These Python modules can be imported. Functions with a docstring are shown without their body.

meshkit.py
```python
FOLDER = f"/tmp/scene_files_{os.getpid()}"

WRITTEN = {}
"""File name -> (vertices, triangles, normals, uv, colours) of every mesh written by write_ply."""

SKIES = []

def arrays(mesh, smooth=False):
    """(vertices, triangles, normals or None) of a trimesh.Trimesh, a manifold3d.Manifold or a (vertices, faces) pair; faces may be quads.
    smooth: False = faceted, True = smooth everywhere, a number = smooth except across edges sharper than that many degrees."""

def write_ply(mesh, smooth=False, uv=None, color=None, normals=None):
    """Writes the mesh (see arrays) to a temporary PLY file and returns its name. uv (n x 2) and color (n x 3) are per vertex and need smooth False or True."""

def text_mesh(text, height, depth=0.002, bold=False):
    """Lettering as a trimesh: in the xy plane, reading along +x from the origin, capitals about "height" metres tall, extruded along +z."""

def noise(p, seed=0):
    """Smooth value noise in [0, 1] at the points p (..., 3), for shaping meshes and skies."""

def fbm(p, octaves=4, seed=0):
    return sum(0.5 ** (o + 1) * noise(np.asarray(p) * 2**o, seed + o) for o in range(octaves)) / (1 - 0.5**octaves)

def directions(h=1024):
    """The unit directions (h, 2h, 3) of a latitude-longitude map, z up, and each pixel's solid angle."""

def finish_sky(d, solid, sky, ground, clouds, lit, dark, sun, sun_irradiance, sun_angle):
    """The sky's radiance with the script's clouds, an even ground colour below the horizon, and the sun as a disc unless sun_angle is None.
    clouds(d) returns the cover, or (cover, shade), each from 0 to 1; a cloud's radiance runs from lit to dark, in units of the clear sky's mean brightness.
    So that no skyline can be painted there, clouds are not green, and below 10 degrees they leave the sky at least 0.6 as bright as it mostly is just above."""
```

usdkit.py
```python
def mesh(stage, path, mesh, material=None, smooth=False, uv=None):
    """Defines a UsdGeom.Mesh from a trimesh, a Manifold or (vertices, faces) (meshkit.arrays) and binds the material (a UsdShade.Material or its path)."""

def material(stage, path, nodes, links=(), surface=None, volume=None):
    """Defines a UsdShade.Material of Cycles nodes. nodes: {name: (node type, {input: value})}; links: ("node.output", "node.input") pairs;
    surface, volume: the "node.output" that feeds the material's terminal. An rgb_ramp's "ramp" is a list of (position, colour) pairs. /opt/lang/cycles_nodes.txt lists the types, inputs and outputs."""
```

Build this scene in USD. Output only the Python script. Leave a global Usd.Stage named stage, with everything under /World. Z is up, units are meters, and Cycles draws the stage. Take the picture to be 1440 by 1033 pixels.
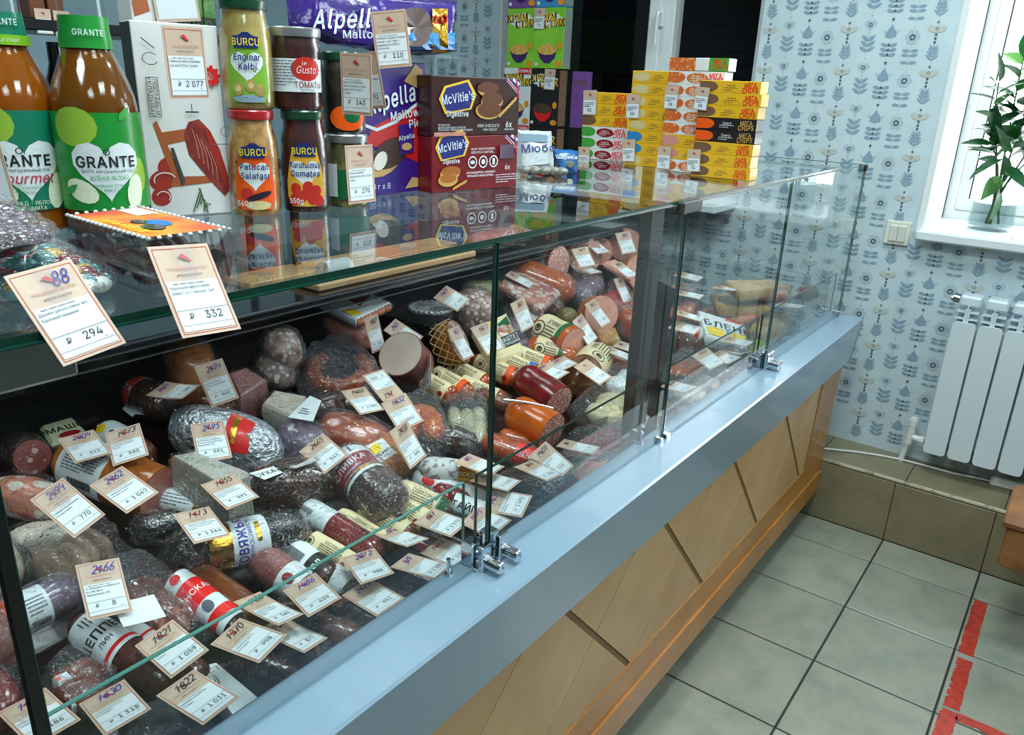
import math, random
import numpy as np, trimesh, manifold3d
import usdkit, meshkit
from shapely.geometry import Polygon, LineString, box as sbox
from pxr import Usd, UsdGeom, UsdLux, UsdShade, Gf, Sdf, Vt

stage = Usd.Stage.CreateInMemory()
UsdGeom.SetStageUpAxis(stage, 'Z'); UsdGeom.SetStageMetersPerUnit(stage, 1.0)
WORLD = UsdGeom.Xform.Define(stage, '/World'); stage.SetDefaultPrim(WORLD.GetPrim())
PI = math.pi
rng = random.Random(7)

# ---------------------------------------------------------------- camera, light, exposure
FPX, YAW, PITCH, ROLL, CAM = 1102.1, 0.63188, -0.34666, 0.03822, np.array([0, 0, 1.55])
def cam_rows():
    f = np.array([math.cos(PITCH)*math.cos(YAW), math.cos(PITCH)*math.sin(YAW), math.sin(PITCH)])
    r = np.cross(f, [0, 0, 1]); r /= np.linalg.norm(r); u = np.cross(r, f)
    c, s = math.cos(ROLL), math.sin(ROLL)
    return np.array([c*r+s*u, -s*r+c*u, f])
CM = cam_rows()
cam = UsdGeom.Camera.Define(stage, '/World/camera')
cam.CreateHorizontalApertureAttr(36.0); cam.CreateVerticalApertureAttr(36.0*1033/1440)
cam.CreateFocalLengthAttr(36.0*FPX/1440); cam.CreateClippingRangeAttr((0.02, 200))
EXPOSURE = -0.25
cam.CreateExposureAttr(EXPOSURE)
m4 = np.eye(4); m4[0, :3], m4[1, :3], m4[2, :3], m4[3, :3] = CM[0], CM[1], -CM[2], CAM
UsdGeom.Xformable(cam).AddTransformOp().Set(Gf.Matrix4d(*m4.ravel().tolist()))
COOL = Gf.Vec3f(0.80, 0.97, 1.0)
# ceiling panels of the shop: (x, y, size x, size y, intensity)
for i, (x, y, sx, sy, k) in enumerate(((0.7, 0.42, .6, .6, 27.0), (2.1, 0.42, .6, .6, 24.0), (-.7, 0.42, .6, .6, 16.0), (0.7, -.95, .6, .6, 14.0), (2.1, -.95, .6, .6, 11.0), (-.7, -.95, .6, .6, 9.0), (0.7, 1.9, .6, .6, 12.0), (2.1, 1.9, .6, .6, 6.0))):
    l = UsdLux.RectLight.Define(stage, '/World/ceiling_panel_light%s' % ('' if not i else '_%03d' % i))
    l.CreateWidthAttr(sx); l.CreateHeightAttr(sy); l.CreateIntensityAttr(k); l.CreateColorAttr(COOL)
    UsdGeom.Xformable(l).AddTranslateOp().Set(Gf.Vec3d(x, y, 2.735))
dome = UsdLux.DomeLight.Define(stage, '/World/overcast_sky')
dome.CreateIntensityAttr(3.2); dome.CreateColorAttr(Gf.Vec3f(0.93, 0.98, 1.0))

# ---------------------------------------------------------------- projection on the places of things
def ray(px, py): return CM.T @ np.array([(px-720)/FPX, -(py-516.5)/FPX, 1.0])
def on_x(px, py, x): d = ray(px, py); return CAM + d*(x/d[0])
def on_y(px, py, y): d = ray(px, py); return CAM + d*(y/d[1])
def on_z(px, py, z): d = ray(px, py); return CAM + d*((z-CAM[2])/d[2])
def depth(p): return float(CM[2] @ (np.asarray(p)-CAM))
def bed(y): return .66+.25*(y-.72)
def at(px, py, lift):                                  # a point above the sloping bed of the counter
    d = ray(px, py)
    t = (.66+.25*(CAM[1]-.72)+lift-CAM[2])/(d[2]-.25*d[1])
    return CAM+d*t

# ---------------------------------------------------------------- materials
def lin(c):
    c = np.asarray(c, float)/255
    return tuple(np.where(c <= .04045, c/12.92, ((c+.055)/1.055)**2.4))
MATS = {}
SAT = [1.0]
def sat(c):
    c = np.asarray(c, float); g = c@np.array([.3, .59, .11]); return np.clip(g+(c-g)*SAT[0], 0, 255)
def mat(name, rgb=None, rough=.5, metal=0, n=None, v=None, b=None, coat=0, trans=0, spec=.5, trl=0, emit=0, ior=1.5):
    """n=(scale, rgb2, low, high) noise tint; v=(scale, rgb2, radius) specks; b=(scale, strength, distance) bump."""
    if name in MATS: return MATS[name]
    if rgb is not None: rgb = sat(rgb)
    if n: n = (n[0], sat(n[1]), n[2], n[3])
    N = {'p': ('principled_bsdf', dict(base_color=lin(rgb), roughness=float(rough), metallic=float(metal), coat_weight=float(coat), transmission_weight=float(trans), specular_ior_level=float(spec), ior=float(ior)))}
    L = []
    if n or v or b: N['tc'] = ('texture_coordinate', {})
    src = None
    if n:
        N['nt'] = ('noise_texture', dict(scale=float(n[0]), detail=4.0, roughness=.6)); L.append(('tc.object', 'nt.vector'))
        N['nr'] = ('rgb_ramp', {'ramp': [(0, lin(rgb)), (n[2], lin(rgb)), (n[3], lin(n[1])), (1, lin(n[1]))]}); L.append(('nt.fac', 'nr.fac')); src = 'nr.color'
    if v:
        N['vt'] = ('voronoi_texture', dict(scale=float(v[0]), randomness=1.0)); L.append(('tc.object', 'vt.vector'))
        N['vr'] = ('rgb_ramp', {'ramp': [(0, (1, 1, 1)), (v[2]*.8, (1, 1, 1)), (v[2], (0, 0, 0)), (1, (0, 0, 0))]}); L.append(('vt.distance', 'vr.fac'))
        N['vm'] = ('mix', dict(color1=lin(rgb), color2=lin(v[1]))); L.append(('vr.color', 'vm.fac'))
        if src: L.append((src, 'vm.color1'))
        src = 'vm.color'
    if src: L.append((src, 'p.base_color'))
    if b:
        N['bt'] = ('noise_texture', dict(scale=float(b[0]), detail=3.0)); L.append(('tc.object', 'bt.vector'))
        N['bp'] = ('bump', dict(strength=float(b[1]), distance=float(b[2]))); L += [('bt.fac', 'bp.height'), ('bp.normal', 'p.normal')]
        if coat: L.append(('bp.normal', 'p.coat_normal'))
    surf = 'p.BSDF'
    if trl:
        N['tl'] = ('translucent_bsdf', dict(color=lin(rgb))); N['mx'] = ('mix_closure', dict(fac=float(trl)))
        L += [('p.BSDF', 'mx.closure1'), ('tl.BSDF', 'mx.closure2')]; surf = 'mx.closure'
    MATS[name] = usdkit.material(stage, '/World/Looks/'+name, N, L, surface=surf)
    return MATS[name]
def clear_mat(name, tint, ior, gloss_rough, haze=0, hazecol=(230, 235, 240), bump=None):
    if name in MATS: return MATS[name]
    N = {'t': ('transparent_bsdf', dict(color=tint)), 'g': ('glossy_bsdf', dict(color=(1, 1, 1), roughness=float(gloss_rough))),
         'f': ('fresnel', dict(IOR=float(ior))), 'm': ('mix_closure', {})}
    N['ge'] = ('geometry', {}); N['fm'] = ('mix_float', dict(b=0.0))          # the far side of a sheet is seen without a second mirror
    L = [('ge.backfacing', 'fm.fac'), ('f.fac', 'fm.a'), ('fm.result', 'm.fac'), ('t.BSDF', 'm.closure1'), ('g.BSDF', 'm.closure2')]
    surf = 'm.closure'
    if bump:                                              # creases that glint
        N['tc'] = ('texture_coordinate', {}); N['bt'] = ('noise_texture', dict(scale=float(bump[0]), detail=2.0, roughness=.55, distortion=1.4)); N['bp'] = ('bump', dict(strength=float(bump[1]), distance=float(bump[2])))
        L += [('tc.object', 'bt.vector'), ('bt.fac', 'bp.height'), ('bp.normal', 'g.normal'), ('bp.normal', 'f.normal')]
    if haze:
        N['d'] = ('diffuse_bsdf', dict(color=lin(hazecol))); N['m2'] = ('mix_closure', dict(fac=float(haze)))
        L += [('m.closure', 'm2.closure1'), ('d.BSDF', 'm2.closure2')]; surf = 'm2.closure'
    MATS[name] = usdkit.material(stage, '/World/Looks/'+name, N, L, surface=surf)
    return MATS[name]

# ---------------------------------------------------------------- scene tree helpers
COUNT = {}
def path_for(parent, name):
    k = (parent, name); c = COUNT.get(k, 0); COUNT[k] = c+1
    return '%s/%s' % (parent, name if c == 0 else '%s_%03d' % (name, c))
BASE = {}
def thing(name, label, cat, base=(0, 0, 0), group=None, kind=None):
    p = path_for('/World', name)
    x = UsdGeom.Xform.Define(stage, p); base = np.asarray(base, float)
    x.AddTranslateOp().Set(Gf.Vec3d(*map(float, base))); BASE[p] = base
    q = x.GetPrim(); q.SetCustomDataByKey('label', label)
    if cat: q.SetCustomDataByKey('category', cat)
    if group: q.SetCustomDataByKey('group', group)
    if kind: q.SetCustomDataByKey('kind', kind)
    return p
def obj(parent, name, mesh, m, label=None, smooth=35, kind=None):
    """One Mesh prim under parent (a path); mesh in world coordinates."""
    v, f = (np.asarray(mesh[0], float), np.asarray(mesh[1], int)) if isinstance(mesh, tuple) else meshkit.arrays(mesh)[:2]
    top = '/'.join(parent.split('/')[:3]); base = BASE.get(top, np.zeros(3))
    p = path_for(parent, name)
    me = usdkit.mesh(stage, p, (v-base, f), m if not isinstance(m, str) else MATS[m], smooth=smooth)
    q = me.GetPrim()
    if label: q.SetCustomDataByKey('label', label)
    if kind: q.SetCustomDataByKey('kind', kind)
    return p
def struct(name, mesh, m, smooth=False):
    v, f = mesh if isinstance(mesh, tuple) else meshkit.arrays(mesh)[:2]
    p = path_for('/World', name); me = usdkit.mesh(stage, p, (v, f), MATS[m], smooth=smooth)
    me.GetPrim().SetCustomDataByKey('kind', 'structure'); BASE[p] = np.zeros(3)
    return p

# ---------------------------------------------------------------- geometry helpers
def cat(ms):
    vs, fs, o = [], [], 0
    for v, f in ms:
        v = np.asarray(v, float); f = np.asarray(f, int)
        if f.ndim == 2 and f.shape[1] == 4: f = np.vstack([f[:, [0, 1, 2]], f[:, [0, 2, 3]]])
        vs.append(v); fs.append(f+o); o += len(v)
    return np.vstack(vs), np.vstack(fs)
def hull(p):
    m = manifold3d.Manifold.hull_points(np.asarray(p, float)).to_mesh()
    return np.array(m.vert_properties[:, :3], float), np.array(m.tri_verts, int)
def obox(c, U, V, W, bev=0.0):
    """Box with centre c and half-axis vectors U, V, W, edges chamfered by bev metres."""
    c, U, V, W = (np.asarray(a, float) for a in (c, U, V, W)); P = []
    l = [max(np.linalg.norm(a), 1e-9) for a in (U, V, W)]; bev = min(bev, .45*min(l))
    for s in np.ndindex(2, 2, 2):
        s = np.array(s)*2-1
        if bev <= 0: P.append(c+U*s[0]+V*s[1]+W*s[2]); continue
        for k in range(3):
            g = [1-(bev/l[j])*(j != k) for j in range(3)]
            P.append(c+U*s[0]*g[0]+V*s[1]*g[1]+W*s[2]*g[2])
    return hull(P)
def bx(x0, x1, y0, y1, z0, z1, bev=0.0):
    return obox(((x0+x1)/2, (y0+y1)/2, (z0+z1)/2), ((x1-x0)/2, 0, 0), (0, (y1-y0)/2, 0), (0, 0, (z1-z0)/2), bev)
def unit(a): a = np.asarray(a, float); return a/max(np.linalg.norm(a), 1e-12)
def frames(path):
    path = np.asarray(path, float); t = np.gradient(path, axis=0); t /= np.maximum(np.linalg.norm(t, axis=1, keepdims=True), 1e-12)
    up = np.array([0, 0, 1.0])
    if abs(t[:, 2]).max() > .92: up = np.array([1.0, .3, 0])
    s = np.cross(t, up); s /= np.maximum(np.linalg.norm(s, axis=1, keepdims=True), 1e-12)
    return t, s, np.cross(s, t)
def tube(path, r, n=14, cap=True, a0=0, a1=2*PI):
    path = np.asarray(path, float); r = np.broadcast_to(np.asarray(r, float), (len(path),)); t, s, u = frames(path)
    full = a1-a0 > 6.28; k = n if full else n+1
    an = a0+(a1-a0)*np.arange(k)/n
    V = (path[:, None]+r[:, None, None]*(np.cos(an)[None, :, None]*u[:, None]+np.sin(an)[None, :, None]*s[:, None])).reshape(-1, 3)
    F = []
    for i in range(len(path)-1):
        for j in range(n):
            a, b = i*k+j, i*k+(j+1) % k
            F += [(a, b, b+k), (a, b+k, a+k)]
    if cap and full:
        for i, fl in ((0, 1), (len(path)-1, 0)):
            c = len(V); V = np.vstack([V, path[i]])
            for j in range(n):
                a, b = i*k+j, i*k+(j+1) % k
                F.append((c, b, a) if fl else (c, a, b))
    return V, np.array(F)
def lathe(prof, c, n=24):
    prof = np.asarray(prof, float); an = 2*PI*np.arange(n)/n
    V = np.stack([prof[:, 0, None]*np.cos(an), prof[:, 0, None]*np.sin(an), np.repeat(prof[:, 1, None], n, 1)], -1).reshape(-1, 3)+np.asarray(c, float)
    F = []
    for i in range(len(prof)-1):
        for j in range(n):
            a, b = i*n+j, i*n+(j+1) % n
            F += [(a, b, b+n), (a, b+n, a+n)]
    return V, np.array(F)
ICO = {k: trimesh.creation.icosphere(k) for k in (1, 2, 3, 4)}
def blob(c, A, B, C, amp=.12, fr=1.6, seed=0, k=3, sq=1.0):
    d = np.array(ICO[k].vertices); f = np.array(ICO[k].faces)
    w = np.sign(d)*np.abs(d)**sq; w *= (1+amp*2*(meshkit.fbm(d*fr+seed*3.7+20, 3, seed)-.5))[:, None]
    return np.asarray(c)+w[:, :1]*np.asarray(A)+w[:, 1:2]*np.asarray(B)+w[:, 2:]*np.asarray(C), f
def ext(poly, O, U, V, h):
    """Polygon in the plane (O; U, V unit vectors) extruded by h along U x V."""
    m = trimesh.creation.extrude_polygon(poly, h, engine='earcut'); v = np.array(m.vertices); W = np.cross(U, V)
    return np.asarray(O)+v[:, :1]*np.asarray(U)+v[:, 1:2]*np.asarray(V)+v[:, 2:]*W, np.array(m.faces)
def film_mesh(P, off=.004, amp=.006, seed=0, l=None):
    P = np.asarray(P, float); c = P.mean(0)
    if len(P) > 400: P = P[np.linspace(0, len(P)-1, 400).astype(int)]
    P = np.vstack([P+off*s for s in np.array([[1, 0, 0], [-1, 0, 0], [0, 1, 0], [0, -1, 0], [0, 0, 1], [0, 0, -.3]])])
    m = manifold3d.Manifold.hull_points(P)
    if l is None: l = max(.0075, .10*float(np.linalg.norm(np.ptp(P, axis=0)))/2)
    m = m.refine_to_length(l).to_mesh(); v = np.array(m.vert_properties[:, :3], float); f = np.array(m.tri_verts, int)
    d = v-c; d /= np.maximum(np.linalg.norm(d, axis=1, keepdims=True), 1e-9)
    q = meshkit.fbm(v*34+seed*11.3+50, 3, seed); q2 = meshkit.fbm(v*[70, 90, 60]+seed*5.1+90, 2, seed+1)
    return v+d*(amp*(1-2*np.abs(q-.5)*2.6+.5*(1-4*np.abs(q2-.5))))[:, None], f

# ---------------------------------------------------------------- flat print: shapes in 2D that a map lays on a surface
GL = {}
def glyph(ch, bold):
    k = (ch, bold)
    if k not in GL:
        try:
            m = meshkit.text_mesh(ch, 1.0, .05, bold); v = np.array(m.vertices); f = np.array(m.faces)
            up = np.array(m.face_normals)[:, 2] > .9; f = f[up]; f = f[v[f][:, :, 2].min(1) > .01]
            u, i = np.unique(f, return_inverse=True); GL[k] = (v[u][:, :2], i.reshape(f.shape), float(v[:, 0].max())+.10)
        except Exception:
            GL[k] = (np.zeros((0, 2)), np.zeros((0, 3), int), .5)
    return GL[k]
def text(s, h, x=0, y=0, al='c', rot=0, shear=0, bold=False, sx=1.0):
    vs, fs, o, w = [], [], 0, 0.0
    for ch in s:
        if ch == ' ': w += .38; continue
        v, f, a = glyph(ch, bold); vs.append(v+[w, 0]); fs.append(f+o); o += len(v); w += a
    if not vs: return np.zeros((0, 2)), np.zeros((0, 3), int)
    v = np.vstack(vs)*h; v[:, 0] *= sx; f = np.vstack(fs); v[:, 0] -= {'c': w*h*sx/2, 'l': 0, 'r': w*h*sx}[al]; v[:, 0] += shear*v[:, 1]
    if al == 'c': v[:, 1] -= h/2
    c, q = math.cos(rot), math.sin(rot)
    return v@np.array([[c, q], [-q, c]])+[x, y], f
def rect(x0, y0, x1, y1, nx=1, ny=1):
    X, Y = np.meshgrid(np.linspace(x0, x1, nx+1), np.linspace(y0, y1, ny+1)); v = np.c_[X.ravel(), Y.ravel()]; F = []
    for j in range(ny):
        for i in range(nx):
            a = j*(nx+1)+i; F += [(a, a+1, a+nx+2), (a, a+nx+2, a+nx+1)]
    return v, np.array(F)
def fan(p): p = np.asarray(p, float); n = len(p); return np.vstack([p, p.mean(0)]), np.array([(i, (i+1) % n, n) for i in range(n)])
def poly(p):
    v, f = trimesh.creation.triangulate_polygon(Polygon(p), engine='earcut'); return np.asarray(v), np.asarray(f)
def ell(x, y, a, b=None, rot=0, n=14):
    b = b or a; t = 2*PI*np.arange(n)/n; p = np.c_[a*np.cos(t), b*np.sin(t)]; c, s = math.cos(rot), math.sin(rot)
    return fan(p@np.array([[c, s], [-s, c]])+[x, y])
def ring(x, y, a, b, n=14):
    t = 2*PI*np.arange(n)/n; o = np.c_[np.cos(t), np.sin(t)]; v = np.vstack([o*a, o*b])+[x, y]
    return v, np.array([q for i in range(n) for q in ((i, (i+1) % n, n+(i+1) % n), (i, n+(i+1) % n, n+i))])
def stroke(p, w):
    p = np.asarray(p, float); t = np.gradient(p, axis=0); t /= np.maximum(np.linalg.norm(t, axis=1, keepdims=True), 1e-9); q = np.c_[-t[:, 1], t[:, 0]]*w/2
    n = len(p); v = np.vstack([p+q, p-q]); return v, np.array([k for i in range(n-1) for k in ((i, i+1, n+i+1), (i, n+i+1, n+i))])
def heart(x, y, s, n=22):
    t = 2*PI*np.arange(n)/n
    return fan(np.c_[16*np.sin(t)**3, 13*np.cos(t)-5*np.cos(2*t)-2*np.cos(3*t)-np.cos(4*t)]*s/17+[x, y])
def border(x0, y0, x1, y1, w):
    return cat2([rect(x0, y0, x1, y0+w, 4), rect(x0, y1-w, x1, y1, 4), rect(x0, y0, x0+w, y1, 1, 4), rect(x1-w, y0, x1, y1, 1, 4)])
def cat2(ms):
    ms = [m for m in ms if len(m[0])]
    vs, fs, o = [], [], 0
    for v, f in ms: vs.append(np.asarray(v)); fs.append(np.asarray(f)+o); o += len(v)
    return np.vstack(vs), np.vstack(fs)
JOINED = ('lettering', 'print', 'text', 'handwriting', 'barcode', 'frame_line', 'title', 'shop_name', 'herb', 'ear_of', 'badge')
def decal(parent, mp, items, step=.00035, n0=.0004):
    """items: (part name, material, shape or list of shapes); later ones lie on top. On a curved surface the shapes are cut fine enough to follow it."""
    made = {}; root = parent
    for i, (nm, m, sh) in enumerate(items):
        parent = made.get('paper' if nm == 'printed_text' else 'label', root) if root.count('/') == 2 else root     # print belongs to the label it stands on
        sh = [q for q in (sh if isinstance(sh, list) else [sh]) if len(q[0])]; out = []
        for j, (v, f) in enumerate(sh):
            sub = getattr(mp, 'sub', 0)
            if sub and np.ptp(v, axis=0).max() > sub:
                v3, f = trimesh.remesh.subdivide_to_size(np.c_[v, np.zeros(len(v))], f, sub, max_iter=12); v = v3[:, :2]
            out.append((mp(v[:, 0], v[:, 1], n0+i*step+min(j, 12)*2e-5), f))
        if not out: continue
        if len(out) == 1 or any(k in nm for k in JOINED) or len(out) > 8: made[nm] = obj(parent, nm, cat(out), m, smooth=False, kind='stuff' if len(out) > 8 and not any(k in nm for k in JOINED) else None)
        else:
            for o in out: obj(parent, nm, o, m, smooth=False)
def bunion(ms):
    r = None
    for v, f in ms:
        q = manifold3d.Manifold(manifold3d.Mesh(np.asarray(v, np.float32), np.asarray(f, np.uint32))); r = q if r is None else r+q
    q = r.to_mesh(); return np.array(q.vert_properties[:, :3], float), np.array(q.tri_verts, int)
def plane_map(O, U, V):
    O = np.asarray(O, float); U, V = unit(U), unit(V); N = np.cross(U, V)
    return lambda u, v, n: O+np.outer(u, U)+np.outer(v, V)+n*N
def cyl_map(c, r, th0):
    """u: arc length to the right as seen from outside, v: height."""
    c = np.asarray(c, float)
    def f(u, v, n):
        th = th0+u/r; return np.c_[c[0]+(r+n)*np.cos(th), c[1]+(r+n)*np.sin(th), c[2]+v]
    f.sub = r*.28; return f
def tube_map(path, r, th0):
    """u along the tube from its middle, v around it; th0 turns the middle of the print from the top towards the side."""
    path = np.asarray(path, float); t, s, uu = frames(path); L = np.r_[0, np.cumsum(np.linalg.norm(np.diff(path, axis=0), axis=1))]
    def f(u, v, n):
        q = np.clip(u+L[-1]/2, 0, L[-1]); I = lambda a: np.stack([np.interp(q, L, a[:, k]) for k in range(3)], 1)
        R = np.interp(q, L, r)
        an = th0+v/np.maximum(R, 1e-4)*-1
        return I(path)+(R+n)[:, None]*(np.cos(an)[:, None]*I(uu)+np.sin(an)[:, None]*I(s))
    f.sub = float(np.max(r))*.35; return f

# ---------------------------------------------------------------- colours
mat('wall_paper', (203, 219, 224), .75, n=(7, (192, 208, 215), .35, .7))
mat('leaf_blue', (136, 162, 180), .75); mat('leaf_pale', (176, 194, 204), .75); mat('dot_dark', (84, 97, 112), .75); mat('flower_beige', (192, 195, 188), .75)
mat('plaster_white', (232, 234, 233), .6, b=(60, .05, .002)); mat('plaster_teal', (150, 176, 186), .7); mat('plastic_white', (235, 238, 238), .3, coat=.2)
mat('sill_white', (226, 233, 236), .3, coat=.3)
mat('tile_floor', (150, 150, 135), .24, n=(9, (130, 136, 122), .42, .7), v=(34, (96, 94, 84), .06), coat=.15)
mat('tile_floor_b', (155, 155, 140), .24, n=(7, (134, 140, 126), .42, .7), v=(27, (100, 98, 88), .05), coat=.15)
mat('grout', (52, 50, 46), .9); mat('tile_plinth', (138, 128, 100), .3, n=(8, (122, 112, 86), .4, .7)); mat('plinth_trim', (182, 172, 146), .5, n=(30, (140, 128, 104), .5, .6))
mat('tape_red', (186, 52, 32), .5, n=(40, (160, 40, 24), .45, .6))
mat('wood_oak', (206, 166, 118), .4, n=(5, (192, 150, 102), .35, .65), coat=.1); mat('wood_oak_b', (210, 171, 124), .4, n=(6, (196, 155, 107), .35, .65), coat=.1)
mat('wood_frame', (196, 130, 54), .35, n=(6, (176, 112, 40), .35, .65), coat=.25); mat('wood_inlay', (128, 92, 44), .5); mat('wood_gap', (70, 46, 22), .8)
mat('ledge_paint', (136, 160, 178), .24, coat=.5, b=(260, .02, .0006)); mat('ledge_dark', (86, 100, 120), .35, coat=.2)
mat('black_metal', (16, 17, 20), .35); mat('black_gloss', (20, 22, 26), .15, coat=.6); mat('bed_tray', (40, 22, 22), .3, coat=.4, n=(6, (24, 16, 18), .4, .6)); mat('post_metal', (62, 60, 56), .42, metal=.15)
mat('chrome', (205, 210, 216), .12, metal=1); mat('steel', (150, 152, 154), .28, metal=1); mat('alu_line', (120, 124, 132), .3, metal=.9)
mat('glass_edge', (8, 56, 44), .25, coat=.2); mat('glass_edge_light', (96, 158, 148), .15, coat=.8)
clear_mat('pane_glass', (.975, .988, .985), 1.34, 0.0); clear_mat('window_glass', (.97, .98, .98), 1.45, 0.0); clear_mat('shelf_glass', (.975, .988, .985), 1.52, 0.0)
clear_mat('film', (.985, .985, .985), 1.42, .05, .006, bump=(70, 1.0, .015)); clear_mat('bag_film', (.97, .97, .98), 1.47, .06, .035, (226, 229, 240), bump=(46, 1.0, .018)); clear_mat('clamshell', (.95, .955, .96), 1.45, .06, .02)
clear_mat('clear_glass', (.96, .97, .97), 1.5, .02)
mat('radiator_white', (214, 226, 232), .35, coat=.3); mat('shadow_grey', (60, 66, 72), .7); mat('cable_white', (225, 225, 220), .4)
mat('ceiling_white', (176, 180, 180), .8)

# ---------------------------------------------------------------- the shop: floor, walls, windows
floor = struct('floor', bx(-2.1, 3.2, -2.1, 3.4, -.06, -.004), 'grout')
k = 0
for i in range(13):
    for j in range(-5, 5):
        x1, y1 = 2.897-.19-.3267*(i-1), .05+.3205*(j+1)
        x0, y0 = x1-.3267, y1-.3205
        if i == 0: x0, x1 = 2.707, 2.897
        if y0 > .75 or x1 < .2: continue
        g = .0030; k += 1
        obj(floor, 'tile', obox(((x0+x1)/2, (y0+y1)/2, -.004), ((x1-x0)/2-g, 0, 0), (0, (y1-y0)/2-g, 0), (0, 0, .004), .0012), 'tile_floor' if (i*3+j*5) % 4 else 'tile_floor_b', smooth=False)
# worn red marking tape on the floor
tape = thing('floor_tape', 'worn red adhesive tape marking stuck on the floor tiles, ragged at its edges', 'tape', (2.3, 0, 0))
def ragged(a, b, w, seed):
    r = random.Random(seed); a, b = np.array(a), np.array(b); d = b-a; n = max(6, int(np.linalg.norm(d)/.007)); q = unit([-d[1], d[0]]); P, Q = [], []
    for i in range(n+1):
        t = i/n; e = r.choice([0, 0, 0, .002, .004, .007])
        P.append(a+d*t+q*(w/2-e*r.random())); Q.append(a+d*t-q*(w/2-e*r.random()*1.4))
    return Polygon([tuple(p) for p in P]+[tuple(p) for p in Q[::-1]]).buffer(0)
for s, (a, b, w) in enumerate((((2.70, .022), (2.372, .021), .042), ((2.345, .017), (2.10, .016), .041), ((2.088, .018), (1.70, .02), .043), ((2.075, .0), (2.072, -.60), .036))):
    g = ragged(a, b, w, s+3)
    for gg in getattr(g, 'geoms', [g]): obj(tape, 'strip', ext(gg, (0, 0, .0004), (1, 0, 0), (0, 1, 0), .0006), 'tape_red', smooth=False)

WX, WT = 3.15, .50
DW, BW = (1.195, 2.45, 1.115, 2.45), (-.85, .512, 1.095, 2.5)       # openings: y0, y1, z0, z1
def wall_parts():
    ys = [-2.1, BW[0], BW[1], DW[0], DW[1], 3.4]; out = []
    for a, b, op in ((ys[0], ys[1], None), (ys[1], ys[2], BW), (ys[2], ys[3], None), (ys[3], ys[4], DW), (ys[4], ys[5], None)):
        if op is None: out.append(bx(WX, WX+WT, a, b, -.06, 2.8))
        else: out += [bx(WX, WX+WT, a, b, -.06, op[2]), bx(WX, WX+WT, a, b, op[3], 2.8)]
    return cat(out)
wall_back = struct('wall_back', wall_parts(), 'wall_paper')
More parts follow.
